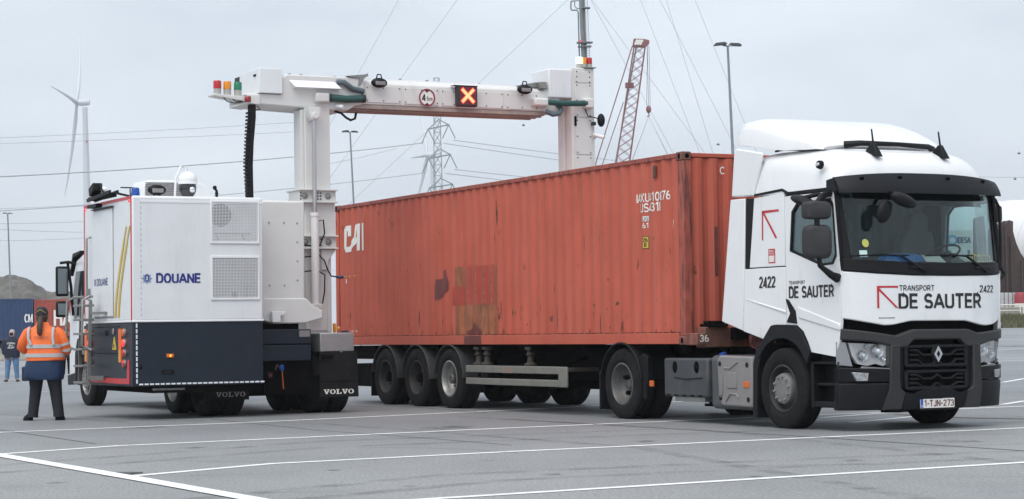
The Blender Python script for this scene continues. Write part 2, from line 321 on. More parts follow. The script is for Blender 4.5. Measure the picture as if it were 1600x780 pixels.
#==END_HEAD==
# ================================================================ ground, paint, terrain
def sm(t): t = max(0., min(1., t)); return t * t * (3 - 2 * t)
def zg(X, Y): return 1.05 * sm((Y - 42) / 105) * sm((X + 2) / 24)
def gz(x, y):
    """ground point seen at photo pixel, following the gentle rise on the right"""
    p = gp(x, y) if ray(x, y).z < -1e-4 else wp(x, y, 150)
    r = ray(x, y); lo, hi = 5., 400.
    for _ in range(50):
        Y = (lo + hi) / 2; q = wp(x, y, Y)
        if q.z > zg(q.x, q.y): lo = Y
        else: hi = Y
    q = wp(x, y, lo); return Vector((q.x, q.y, zg(q.x, q.y)))
ASPH = bpy.data.materials.new('worn_asphalt'); ASPH.use_nodes = True
def build_asphalt():
    t = ASPH.node_tree; p = t.nodes['Principled BSDF']; N = t.nodes.new; L = t.links.new
    tc = N('ShaderNodeTexCoord')
    def noi(sc, det, ms=(1, 1, 1), rough=.5):
        mp = N('ShaderNodeMapping'); mp.inputs['Scale'].default_value = ms; L(tc.outputs['Object'], mp.inputs[0])
        n = N('ShaderNodeTexNoise'); n.inputs['Scale'].default_value = sc; n.inputs['Detail'].default_value = det; n.inputs['Roughness'].default_value = rough; L(mp.outputs[0], n.inputs[0]); return n.outputs[0]
    def rmp(f, a, b, c0, c1):
        r = N('ShaderNodeValToRGB'); r.color_ramp.elements[0].position = a; r.color_ramp.elements[1].position = b
        r.color_ramp.elements[0].color = (*c0, 1); r.color_ramp.elements[1].color = (*c1, 1); L(f, r.inputs[0]); return r.outputs[0]
    def mul(a, b, f=1., ty='MULTIPLY'):
        m = N('ShaderNodeMix'); m.data_type = 'RGBA'; m.blend_type = ty; m.inputs[0].default_value = f; L(a, m.inputs[6]); L(b, m.inputs[7]); return m.outputs[2]
    base = rmp(noi(.22, 6, (1, .5, 1), .6), .35, .68, (.19, .20, .208), (.262, .27, .277))
    c = mul(base, rmp(noi(34, 3, rough=.8), .36, .64, (.62, .62, .62), (1.30, 1.30, 1.30)))
    c = mul(c, rmp(noi(14, 3, (1, 1, 1), .7), .3, .72, (.9, .9, .9), (1.09, 1.09, 1.09)))
    c = mul(c, rmp(noi(.9, 5, (.35, 1.6, 1), .7), .30, .42, (.84, .84, .85), (1, 1, 1)))
    v = N('ShaderNodeTexVoronoi'); v.inputs['Scale'].default_value = 9; L(tc.outputs['Object'], v.inputs[0])
    c = mul(c, rmp(v.outputs['Distance'], .03, .06, (.35, .35, .35), (1, 1, 1)), .8)
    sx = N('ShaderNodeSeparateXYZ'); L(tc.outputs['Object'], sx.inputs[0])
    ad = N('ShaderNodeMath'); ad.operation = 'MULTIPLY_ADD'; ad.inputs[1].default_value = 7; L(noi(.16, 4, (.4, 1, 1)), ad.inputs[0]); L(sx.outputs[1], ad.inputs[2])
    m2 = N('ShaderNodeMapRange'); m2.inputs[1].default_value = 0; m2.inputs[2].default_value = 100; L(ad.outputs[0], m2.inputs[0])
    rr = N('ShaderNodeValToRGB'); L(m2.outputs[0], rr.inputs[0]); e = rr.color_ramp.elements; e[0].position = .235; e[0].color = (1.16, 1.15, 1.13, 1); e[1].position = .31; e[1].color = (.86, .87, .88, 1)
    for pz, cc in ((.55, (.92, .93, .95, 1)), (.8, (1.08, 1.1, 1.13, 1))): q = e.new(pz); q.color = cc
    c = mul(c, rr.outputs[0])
    L(c, p.inputs['Base Color'])
    r = N('ShaderNodeMapRange'); r.inputs[3].default_value = .5; r.inputs[4].default_value = .8; L(noi(.5, 4, (.5, 1, 1)), r.inputs[0]); L(r.outputs[0], p.inputs['Roughness'])
    bu = N('ShaderNodeBump'); bu.inputs['Strength'].default_value = .35; bu.inputs['Distance'].default_value = .01; L(noi(90, 2), bu.inputs['Height']); L(bu.outputs[0], p.inputs['Normal'])
build_asphalt()
mb = MB(); xs = [-2500, -900, -300, -120] + [-60 + 6 * i for i in range(35)] + [170, 240, 400, 900, 2500]; ys = [-60, 0] + [12 + 6 * i for i in range(36)] + [260, 330, 450, 700, 1200, 2600]
mb.add([(x, y, zg(x, y)) for y in ys for x in xs], [(j * len(xs) + i, j * len(xs) + i + 1, (j + 1) * len(xs) + i + 1, (j + 1) * len(xs) + i) for j in range(len(ys) - 1) for i in range(len(xs) - 1)])
struct('asphalt_yard', mb, ASPH, smooth=60)
ROADW = mat('white_road_paint', (.82, .83, .83), .6, var=.08, scale=8, dirt=[((.22, .225, .23), .57, .72, .8, (7, 7, 7)), ((.3, .3, .3), .5, .8, .35, (.8, .8, .8))])
JOINT = mat('dark_joint_filler', (.05, .05, .052), .7, var=.3)
JOINTL = mat('brown_gutter_grit', (.13, .10, .07), .9, var=.4, scale=10)
def strip(name, px, w, m, dz=.004, world=None, wob=0., split=1.2):
    P = world or [gz(*p) for p in px]; Q = []
    if name == 'parking_line':
        a = (P[-1] - P[-2]).normalized() * 7; P.append(P[-1] + a)
        if px[0][0] < 0: P.insert(0, P[0] + (P[0] - P[1]).normalized() * 6)
    for a, b in zip(P[:-1], P[1:]):
        k = max(1, int((b - a).length / split))
        Q += [a.lerp(b, i / k) for i in range(k)]
    Q.append(P[-1]); vs = []
    for i, p in enumerate(Q):
        d = Q[min(i + 1, len(Q) - 1)] - Q[max(i - 1, 0)]; n = Vector((-d.y, d.x, 0)).normalized() * w / 2
        o = n * (random.uniform(-1, 1) * wob)
        for s in (1, -1):
            q = p + n * s + o; vs.append((q.x, q.y, zg(q.x, q.y) + dz))
    mb = MB(); mb.add(vs, [(2 * i, 2 * i + 1, 2 * i + 3, 2 * i + 2) for i in range(len(Q) - 1)])
    return struct(name, mb, m)
strip('parking_line', [(-60, 681), (0, 676), (400, 660), (800, 641), (1000, 631)], .13, ROADW)
strip('parking_line', [(-60, 713.5), (0, 710), (185, 697), (800, 669), (1200, 652)], .13, ROADW)
strip('parking_line', [(200, 745), (425, 725), (800, 706), (1600, 669), (1700, 664)], .13, ROADW)
strip('parking_line', [(600, 785), (690, 779), (1600, 723), (1700, 716)], .13, ROADW)
strip('bay_end_line', [(-70, 701), (0, 712), (215, 749), (390, 780), (480, 797)], .19, ROADW, dz=.008)
for a in ([(1450, 555), (1568, 547), (1700, 538)], [(1450, 570.5), (1568, 564.5), (1700, 559)], [(1450, 536), (1700, 527)], [(1450, 600), (1568, 597.5), (1600, 592), (1700, 584)],
          [(1450, 637), (1568, 632), (1600, 627), (1700, 618)], [(1330, 661), (1440, 650)], [(1285, 653), (1420, 643)], [(1450, 560.5), (1700, 560)]):
    strip('far_parking_line', a, .12, ROADW)
for a in ([(-40, 598), (55, 598)], [(60, 612.5), (270, 606)]):
    strip('far_parking_line', a, .12, ROADW)
for a, w in (([(780, 655), (800, 656), (1250, 682), (1600, 705), (1700, 711)], .035), ([(330, 655), (500, 673), (640, 683), (800, 696)], .02), ([(0, 672), (150, 694)], .02), ([(560, 630), (760, 645)], .03), ([(0, 648), (200, 660)], .02)):
    strip('pavement_joint', a, w, JOINT, wob=.25, split=.35)
strip('gutter_line', [(1400, 648), (1500, 653), (1600, 655), (1700, 657)], .16, JOINTL, wob=.1, split=.3)
strip('gutter_line', [(1380, 545), (1568, 541.5), (1700, 538)], .25, JOINTL, wob=.1, split=.8)
for a in ([(1480, 541), (1700, 541)], ):
    strip('pavement_joint', a, .15, JOINT, wob=.2)
STAIN = bpy.data.materials.new('oil_stain'); STAIN.use_nodes = True
def stain_nodes(m, amt, sc):
    t = m.node_tree; t.nodes.clear(); N = t.nodes.new; L = t.links.new
    d = N('ShaderNodeBsdfDiffuse'); d.inputs[0].default_value = (.03, .03, .032, 1); tr = N('ShaderNodeBsdfTransparent'); tc = N('ShaderNodeTexCoord')
    n = N('ShaderNodeTexNoise'); n.inputs['Scale'].default_value = sc; n.inputs['Detail'].default_value = 6; L(tc.outputs['Object'], n.inputs[0])
    r = N('ShaderNodeMapRange'); r.inputs[1].default_value = .38; r.inputs[2].default_value = .7; r.inputs[4].default_value = amt; L(n.outputs[0], r.inputs[0])
    mi = N('ShaderNodeMixShader'); L(r.outputs[0], mi.inputs[0]); L(tr.outputs[0], mi.inputs[1]); L(d.outputs[0], mi.inputs[2]); o = N('ShaderNodeOutputMaterial'); L(mi.outputs[0], o.inputs[0])
stain_nodes(STAIN, .42, 4.5)
TYRE = bpy.data.materials.new('tyre_mark'); TYRE.use_nodes = True; stain_nodes(TYRE, .20, 2.2)
RS = random.Random(5)
for x, y, s_ in ((300, 700, .14), (520, 735, .07), (860, 742, .1), (1010, 690, .16), (1180, 745, .06), (1330, 720, .12), (700, 668, .35), (1500, 690, .2), (90, 755, .08), (640, 760, .06), (220, 668, .3), (760, 720, .07)):
    p = gz(x, y); mb = MB(); n = 16; a0 = RS.uniform(0, 6); R_ = [s_ * RS.uniform(.55, 1.15) for _ in range(n)]
    mb.add([(p.x + R_[i] * 1.2 * cos(2 * pi * i / n), p.y + R_[i] * 1.5 * sin(2 * pi * i / n), zg(p.x, p.y) + .003) for i in range(n)], [tuple(range(n))]); struct('oil_stain', mb, STAIN)
for a, w in (([(-40, 730), (500, 690), (1000, 672), (1700, 648)], .22), ([(-40, 742), (500, 700), (1000, 680), (1700, 656)], .22), ([(200, 790), (700, 742), (1300, 716), (1700, 702)], .24), ([(350, 792), (800, 750), (1300, 727), (1700, 712)], .24), ([(120, 655), (500, 662), (1000, 700), (1500, 790)], .2), ([(700, 650), (1100, 672), (1700, 735)], .2)):
    strip('tyre_mark', a, w, TYRE, dz=.0022, split=2)
for x, y, L_ in ((560, 700, 2.2), (1120, 730, 1.6), (250, 720, 1.2), (900, 660, 3), (1380, 700, 2)):
    p = gz(x, y); P = [p]; a = RS.uniform(-.6, .6)
    for k in range(9): a += RS.uniform(-.18, .18); P.append(P[-1] + Vector((cos(a), sin(a) * 1.2, 0)) * L_ / 9)
    strip('hairline_crack', None, .012, JOINT, world=P, wob=.2, split=.2)
# small drain hole beside the thick line
c = gz(181, 741.5)
mb = MB(); R = [(.28 + .05 * random.random()) for _ in range(14)]
mb.add([(c.x + R[i] * .45 * cos(i / 14 * 2 * pi) + .12 * sin(i), c.y + R[i] * .9 * sin(i / 14 * 2 * pi), .006) for i in range(14)], [tuple(range(14))])
struct('drain_patch', mb, JOINT)
# ================================================================ wheels
def wheel(parent, u, vo, side, R=.50, w=.30, kind='trailer', m_rim=None, dual=False):
    """vo = plane of the outer face, side = -1 when that face looks to -v"""
    e = sub_empty('wheel', parent); s = side; zc = R - .012
    T = MB(); ax = (0, s, 0); c = (u, vo, zc)
    rr = .293
    prof = [(rr, -.03), (rr + .02, -.005), (rr + .07, .006), (R - .07, 0), (R - .025, -.012), (R - .004, -.035)]
    gro = [.2, .4, .6, .8]
    for g in gro:
        h = -(.035 + g * (w - .07)); prof += [(R, h + .009), (R - .014, h + .006), (R - .014, h - .006), (R, h - .009)]
    prof += [(R - .004, -w + .035), (R - .05, -w), (rr + .03, -w), (rr, -w + .03)]
    T.lathe(c, ax, prof, 48, close=True)
    if dual: T.lathe((u, vo - s * (w + .05), zc), ax, [(rr, 0), (R - .05, 0), (R, -.04), (R, -w + .04), (R - .05, -w), (rr, -w)], 40, close=True)
    part('tyre', T, RUBBER, e, smooth=40)
    Rm = MB(); m = m_rim or RIMG
    if kind == 'steer':
        Rm.lathe(c, ax, [(rr + .008, -.01), (rr - .012, -.004), (rr - .03, -.03), (rr - .045, -.10), (.205, -.105), (.2, -.105)], 40); Hb = MB(); Hb.lathe(c, ax, [(.2, -.105), (.192, -.03), (.184, -.004), (.16, .004), (.10, .010), (.001, .012)], 40); part('hub_cover', Hb, mat('hub_cover_grey', (.20, .20, .195), .5, metal=.2, var=.1, dirt=[((.08, .07, .06), .5, .8, .5, (8, 8, 8))]), e, smooth=40); m = DARKRIM if m_rim is None else m
        nr, nh, n = .150, .012, 10; hub = None
    elif kind == 'drive':
        Rm.lathe(c, ax, [(rr + .008, -.01), (rr - .012, -.004), (rr - .03, -.04), (rr - .04, -.13), (.235, -.15), (.21, -.19), (.19, -.2), (.10, -.2), (.001, -.2)], 40)
        nr, nh, n = .165, -.19, 10; hub = (.07, -.12)
    else:
        Rm.lathe(c, ax, [(rr + .008, -.01), (rr - .012, -.004), (rr - .03, -.04), (rr - .04, -.10), (.225, -.12), (.20, -.15), (.185, -.17), (.10, -.165), (.001, -.165)], 40)
        nr, nh, n = .165, -.155, 10; hub = (.085, -.03)
    part('rim', Rm, m, e, smooth=40)
    Nn = MB()
    for k in range(n):
        a = k / n * 2 * pi + .2; p = Vector((u + nr * cos(a), vo, zc + nr * sin(a)))
        Nn.cyl(p + Vector((0, s * (nh - .03), 0)), p + Vector((0, s * (nh + .022), 0)), .02, .014, 8)
    part('wheel_nuts', Nn, TANKGREY if kind == 'steer' else m, e)
    if hub:
        H = MB(); H.lathe(c, ax, [(hub[0], -.18), (hub[0], hub[1] - .02), (hub[0] * .8, hub[1]), (.001, hub[1])], 16); part('hub', H, CHASSIS if m is DARKRIM else RIMG, e)
        if kind == 'drive':
            for k in range(3):
                a = .3 + k * 2.1; p = Vector((u + .13 * cos(a), vo, zc + .13 * sin(a))); q = MB(); q.cyl(p + Vector((0, s * -.17, 0)), p + Vector((0, s * -.10, 0)), .035, .03, 10); part('hub_stud', q, CHASSIS, e)
    return e

# ================================================================ lorry tractor
CW = 2.42
TR = root_t('lorry_tractor', 1.6, 1.2, 'white lorry tractor with grey bumper and red arrows, coupled to the red container', 'lorry')
def tab(z, T):
    if z <= T[0][0]: return T[0][1:]
    for a, b in zip(T[:-1], T[1:]):
        if z <= b[0]:
            t = (z - a[0]) / (b[0] - a[0]); return tuple(lerp(p, q, t) for p, q in zip(a[1:], b[1:]))
    return T[-1][1:]
FT = [(.2, 3.58, 3.38), (.5, 3.70, 3.42), (1.2, 3.71, 3.46), (1.3, 3.70, 3.47), (1.9, 3.70, 3.49), (2.03, 3.68, 3.47), (2.85, 3.53, 3.37), (3.1, 3.46, 3.31), (3.3, 3.38, 3.24)]
def fu(v, z):
    uc, uk = tab(z, FT); s = abs((v - CW / 2) / (CW / 2)); s = min(s, 1)
    return uk + (uc - uk) * (1 - s ** 3.6) - .02 * max(0, (s - .88) / .12) ** 2
def front(mb, v0, v1, zb, zt, off=0., th=.04, nv=24, nz=6):
    """curved strip of the cab front; zb, zt numbers or functions of v"""
    B = zb if callable(zb) else (lambda v: zb); T = zt if callable(zt) else (lambda v: zt)
    def fn(a, b):
        v = lerp(v0, v1, a); z = lerp(B(v), T(v), b); return (fu(v, z) + off, v, z)
    return mb.shell(fn, nv, nz, (-th, 0, 0))
def piecewise(P): return lambda v: tab(v, P)[0]
def fpoly(mb, pts, off, th):
    """polygon (v, z) laid on the curved front, with thickness"""
    n = len(pts); A = [(fu(v, z) + off, v, z) for v, z in pts]; B = [(fu(v, z) + off - th, v, z) for v, z in pts]
    return mb.add(A + B, [tuple(range(n)), tuple(range(2 * n - 1, n - 1, -1))] + [(i, (i + 1) % n, (i + 1) % n + n, i + n) for i in range(n)])
def mir(pts): return [(CW - v, z) for v, z in pts]

# --- side panels, both sides
P_REAR = [(1.14, 2.90), (1.475, 2.895), (1.43, 2.0), (1.385, 1.21), (.885, 1.335)]
P_STRIP = [(1.482, 2.895), (1.675, 2.885), (1.545, 2.015), (1.437, 2.0)]
P_SLEEP = [(1.685, 2.885), (2.306, 2.915), (2.345, 2.895), (2.345, 2.008), (1.556, 2.008)]
P_LOW = [(1.444, 1.995), (2.345, 1.995), (2.345, 1.62), (2.35, 1.28), (2.04, 1.275), (1.86, 1.10), (1.393, 1.205)]
P_WIN = [(2.515, 2.66), (2.62, 2.755), (3.30, 2.775), (3.355, 2.70), (3.40, 2.10), (3.33, 2.005), (3.10, 1.995), (2.465, 2.19)]
P_DOOR = [(2.357, 2.86), (2.436, 2.865), (3.365, 2.865), (3.375, 2.80), (3.46, 2.05), (3.485, 1.90), (3.47, 1.30), (3.44, 1.10), (3.35, .89), (2.86, .945), (2.80, 1.06), (2.70, 1.20), (2.58, 1.27), (2.357, 1.28)]
P_ARCH = [(1.85, 1.09), (2.04, 1.272), (2.15, 1.285), (2.55, 1.272), (2.69, 1.19), (2.79, 1.05), (2.87, .94), (2.80, .80)] + [(2.26 + .60 * cos(a), .52 + .60 * sin(a)) for a in [radians(q) for q in range(34, 150, 11)]] + [(1.70, .86), (1.74, .99)]
def both(name, pts, m, th=.04, out=0., holes=(), bevel=.006, labels=None, par=None, hol=False):
    r = []
    for k in (0, 1):
        mb = MB(); v = -out if k == 0 else CW + out; mb.prism(pts, 'uz', v, v + (th if k == 0 else -th), holes); r.append(part(name, mb, m, par[k] if par else TR, bevel=bevel, smooth=25))
    return r
both('side_fairing', P_REAR, WHITE, bevel=.012)
both('black_side_strip', P_STRIP, BLACKP, out=-.012)
both('sleeper_panel', P_SLEEP, WHITE)
both('lower_side_panel', P_LOW, WHITE)
doors = both('door', P_DOOR, WHITE, holes=[P_WIN])
both('window_pane', P_WIN, SGLASS, th=.006, out=-.012, bevel=0, par=doors)
c = (2.92, 2.40)
both('window_seal', [(lerp(c[0], p[0], 1.035), lerp(c[1], p[1], 1.035)) for p in P_WIN], BLACKP, th=.02, out=.004, holes=[[(lerp(c[0], p[0], .965), lerp(c[1], p[1], .965)) for p in P_WIN]], bevel=0, par=doors)
both('wheel_arch', P_ARCH, DKGREY, th=.07, out=.03)
both('door_handle', [(2.35, 1.60), (2.41, 1.585), (2.55, 1.45), (2.58, 1.29), (2.36, 1.31), (2.44, 1.42), (2.37, 1.55)], BLACKP, th=.05, out=.012, par=doors)
both('body_crease', [(1.44, 1.62), (2.345, 1.455), (2.345, 1.42)], WHITE, th=.03, out=.014, bevel=.01)
both('body_crease', [(2.60, 1.50), (3.46, 1.28), (3.46, 1.20), (2.62, 1.36)], WHITE, th=.03, out=.016, bevel=.012)
both('roof_trim', [(1.70, 2.905), (2.306, 2.935), (2.436, 2.882), (3.33, 2.882), (3.33, 2.915), (2.44, 2.915), (2.31, 2.965), (1.70, 2.935)], BLACKP, th=.03, out=.008, bevel=0)
both('pillar_side', [(3.375, 2.868), (3.385, 2.80), (3.47, 2.05), (3.49, 1.91), (3.50, 1.95), (3.42, 2.868)], BLACKP, th=.04, out=-.002, bevel=.004)
# inner dark backing behind the panel gaps, rear wall
mb = MB()
for v0, v1 in ((.045, .06), (CW - .06, CW - .045)):
    mb.prism([(1.2, 2.88), (2.42, 2.88), (2.42, 1.30), (2.04, 1.22), (1.5, 1.24), (1.0, 1.35)], 'uz', v0, v1)
    mb.prism([(2.42, 1.95), (3.38, 1.95), (3.40, 1.3), (2.95, .98), (2.42, 1.3)], 'uz', v0, v1)
part('inner_frame', mb, CHASSIS, TR)
# arrows and lettering on the side (near side)
s = lambda pts: [(lerp(1.848, 2.23, a), lerp(2.345, 2.715, b)) for a, b in pts]
for p in ([(0, 0), (.07, 0), (.10, .97), (.03, .97)], [(.03, .91), (1, .93), (1, 1), (.03, 1)], [(.06, .93), (.13, .97), (.88, .05), (.78, .03)]):
    flat2('red_arrow_stroke', [s(p)], REDL, TR, lambda a, b: (a, -.004, b))
letter('2422', INK, TR, on_side(1.775, 2.125, 1.745, 1.885, -.004), .04)
letter('TRANSPORT', INK, TR, on_side(2.42, 2.76, 1.775, 1.815, -.004))
letter('DE SAUTER', INK, TR, on_side(2.42, 3.345, 1.605, 1.745, -.004), .05)
mb = MB(); mb.prism([(1.985, 2.05), (2.13, 2.05), (2.13, 2.23), (1.985, 2.23)], 'uz', -.003, 0); st = part('sticker', mb, REDL, TR, smooth=0)
mb = MB(); mb.box(2.0, 2.115, -.005, -.003, 2.065, 2.145); part('sticker_label', mb, PAINTW, st, smooth=0)
letter('RENAULT', PAINTW, st, on_side(2.0, 2.115, 2.19, 2.215, -.005)); letter('TRUCKS', PAINTW, st, on_side(2.0, 2.115, 2.157, 2.182, -.005))

# --- rear upper fairing, roof and roof deflector
mb = MB()
for v0 in (0, CW - .04): 
    mb = MB(); mb.prism([(1.16, 2.93), (1.24, 3.52), (1.30, 3.55), (1.86, 3.45), (1.885, 3.43), (1.70, 2.91)], 'uz', v0, v0 + .04); part('upper_side_fairing', mb, WHITE, TR, bevel=.02)
SEC = [(1.72, 3.45, 0), (1.9, 3.46, 0), (2.3, 3.46, 0), (2.7, 3.45, .004), (2.92, 3.42, .01), (3.06, 3.38, .018), (3.15, 3.33, .028), (3.22, 3.26, .04), (3.27, 3.18, .055), (3.30, 3.09, .07), (3.315, 2.98, .075), (3.32, 2.93, .078)]
def arch(u, zt, ins, zb=2.905, n=22):
    R = []; hw = CW / 2 - ins
    for i in range(n + 1):
        a = pi - pi * i / n; x = cos(a); y = sin(a)
        e = lerp(.22, .42, sm((u - 1.9) / 1.3))
        px = abs(x) ** e * (1 if x > 0 else -1); py = abs(y) ** lerp(.30, .55, sm((u - 1.8) / 1.3))
        bow = .17 * (1 - (abs(px)) ** 2.6)
        fz = sm((u - 2.6) / .6)
        R.append((u + bow * fz - .03 * py * 0, CW / 2 + px * hw * (1 - .045 * py), lerp(zb, zt, py)))
    return R
mb = MB(); rings = [arch(*a) for a in SEC]; mb.loft(rings, cap=True)
part('roof', mb, WHITE, TR, smooth=50)
FS = [(1.22, 3.60, 3.84, .06), (1.26, 3.585, 3.905, .04), (1.5, 3.565, 3.925, .035), (1.75, 3.53, 3.91, .04), (2.0, 3.48, 3.86, .06), (2.2, 3.45, 3.80, .08), (2.4, 3.44, 3.72, .12), (2.58, 3.43, 3.63, .17), (2.70, 3.43, 3.55, .23), (2.78, 3.42, 3.48, .30)]
def arch2(u, zb, zt, ins, n=22):
    R = []; hw = CW / 2 - ins
    for i in range(n + 1):
        a = pi - pi * i / n; x = cos(a); y = sin(a); px = abs(x) ** lerp(.2, .4, sm((u - 1.3) / 1.4)) * (1 if x > 0 else -1); py = abs(y) ** lerp(.28, .5, sm((u - 1.3) / 1.2))
        R.append((u - .10 * (1 - abs(px) ** 3) * (1 if u > 1.6 else 0) + .22 * (1 - abs(px) ** 2.2) * max(0, (u - 2) / .8), CW / 2 + px * hw * (1 - .07 * py ** 3), lerp(zb, zt, py)))
    return R
mb = MB(); mb.loft([arch2(*a) for a in FS]); part('roof_deflector', mb, WHITE, TR, smooth=50)
mb = MB(); mb.tube([(2.86, .55, 3.48), (3.0, .68, 3.49), (3.10, 1.19, 3.48), (3.02, 1.72, 3.47), (2.92, 1.86, 3.45)], [.045, .035, .028, .035, .045], 8); part('roof_bar', mb, BLACKP, TR)
for v in (.68, 1.70):
    mb = MB(); mb.loft([[(3.16, v - .06, 3.36), (3.16, v + .06, 3.36), (3.40, v + .05, 3.29), (3.40, v - .05, 3.29)], [(3.24, v - .02, 3.47), (3.24, v + .02, 3.47), (3.30, v + .02, 3.47), (3.30, v - .02, 3.47)]])
    an = part('antenna', mb, BLACKP, TR, bevel=.01); mb = MB(); mb.cyl((3.27, v, 3.46), (3.24, v, 3.64), .014, .010, 6); part('antenna_rod', mb, BLACKP, an)
mb = MB(); mb.prism([(2.30, 3.52), (2.42, 3.52), (2.33, 3.62)], 'uz', .40, .46); part('shark_fin_antenna', mb, BLACKP, TR)
mb = MB(); mb.tube([(1.95, .16, 3.46), (2.3, .20, 3.485), (2.75, .40, 3.48)], .014, 6); part('roof_seam_seal', mb, BLACKP, TR)
mb = MB(); mb.lathe((3.10, .005, 3.20), (.15, -1, .1), [(.055, -.02), (.05, .02), (.03, .03), (.001, .03)], 16); q = part('roof_camera', mb, BLACKP, TR)
mb = MB(); mb.lathe((3.10, .005, 3.20), (.15, -1, .1), [(.026, .03), (.02, .045), (.001, .048)], 12); part('camera_lens', mb, CHROME, q)

# --- cab front
PB = piecewise([(0, 1.35), (.25, 1.30), (.50, 1.255), (.62, 1.262), (.86, 1.305), (1.69, 1.30), (1.95, 1.245), (2.05, 1.238), (2.2, 1.25), (CW, 1.33)])
PT = piecewise([(0, 1.905), (.4, 1.872), (.9, 1.848), (1.5, 1.843), (2.1, 1.85), (CW, 1.87)])
mb = MB(); front(mb, .005, CW - .005, PB, PT, 0, .05, 40, 8); FP = part('front_panel', mb, WHITE, TR, bevel=.012, smooth=50)
WB = piecewise([(0, 2.055), (.12, 2.045), (.8, 2.01), (1.6, 2.0), (CW, 2.02)])
mb = MB(); front(mb, .003, CW - .003, lambda v: PT(v) + .008, WB, .012, .06, 30, 3); part('windscreen_lower_trim', mb, BLACKP, TR, bevel=.01, smooth=50)
for k in (0, 1):
    mb = MB(); a = [(.003, 2.03), (.125, 2.03), (.085, 2.87), (.003, 2.87)]
    if k: a = mir(a)
    fn = lambda s_, t_, a=a: (fu(lerp(lerp(a[0][0], a[1][0], s_), lerp(a[3][0], a[2][0], s_), t_), lerp(2.03, 2.87, t_)) + .004, lerp(lerp(a[0][0], a[1][0], s_), lerp(a[3][0], a[2][0], s_), t_), lerp(2.03, 2.87, t_))
    mb.shell(fn, 5, 6, (-.05, 0, 0)); part('windscreen_pillar', mb, BLACKP, TR, smooth=50)
mb = MB()
mb.shell(lambda a, b: ((lambda v, z: (fu(v, z) - .004, v, z))(lerp(lerp(.115, CW - .115, a), lerp(.08, CW - .08, a), b), lerp(2.005, 2.88, b))), 28, 8, (-.006, 0, 0))
WSH = part('windscreen', mb, WGLASS, TR, smooth=60)
mb = MB(); front(mb, .25, CW - .25, 2.70, 2.90, -.03, .03, 20, 2); part('sun_blind', mb, BLACKP, TR, smooth=50)
VT = lambda v: 3.085 - .06 * abs((v - 1.15) / 1.2) ** 2.5
def vis(a, b):
    v = lerp(-.015, CW + .015, a); z = lerp(2.835, VT(v), b); zz = z; return (fu(min(max(v, .0), CW), 2.95) + .19 - .11 * b ** 1.6, v, z)
mb = MB(); mb.shell(vis, 36, 6, (-.025, 0, 0))
for v0, v1 in ((-.015, .01), (CW - .01, CW + .015)):
    mb.prism([(3.25, 2.90), (3.42, 2.84), (3.46, 2.86), (3.39, 3.02), (3.25, 3.0)], 'uz', v0, v1)
part('sun_visor', mb, DKGREY, TR, smooth=50)
for v in (.28, .80, 1.52, 2.10):
    mb = MB(); mb.sphere((vis((v + .015) / (CW + .03), .78)[0] + .004, v, vis((v + .015) / (CW + .03), .78)[2]), (.018, .034, .022), 10, 6); part('visor_lamp', mb, CHASSIS, TR)
FO = .004
letter('TRANSPORT', INK, FP, lambda a, b: (lambda v, z: (fu(v, z) + FO, v, z))(lerp(.70, 1.215, a), lerp(1.665, 1.73, b)), .01)
letter('DE SAUTER', INK, FP, lambda a, b: (lambda v, z: (fu(v, z) + FO, v, z))(lerp(.69, 1.955, a), lerp(1.452, 1.625, b)), .05)
letter('2422', INK, FP, lambda a, b: (lambda v, z: (fu(v, z) + FO, v, z))(lerp(1.94, 2.205, a), lerp(1.642, 1.728, b)), .03)
flat2('small_print', [[(.42 + .024 * i, 1.337), (.435 + .024 * i, 1.337), (.435 + .024 * i, 1.350), (.42 + .024 * i, 1.350)] for i in range(9)], MIDGREY, FP, lambda v, z: (fu(v, z) + FO, v, z))
s = lambda pts: [(lerp(.40, .68, a), lerp(1.462, 1.725, b)) for a, b in pts]
for p in ([(0, 0), (.09, 0), (.09, 1), (0, 1)], [(.09, .91), (1, .91), (1, 1), (.09, 1)], [(.09, .91), (.09, .78), (.88, 0), (1, 0)]):
    mb = []
    flat2('red_arrow_stroke', [s(p)], REDL, FP, lambda v, z: (fu(v, z) + FO + .002, v, z))
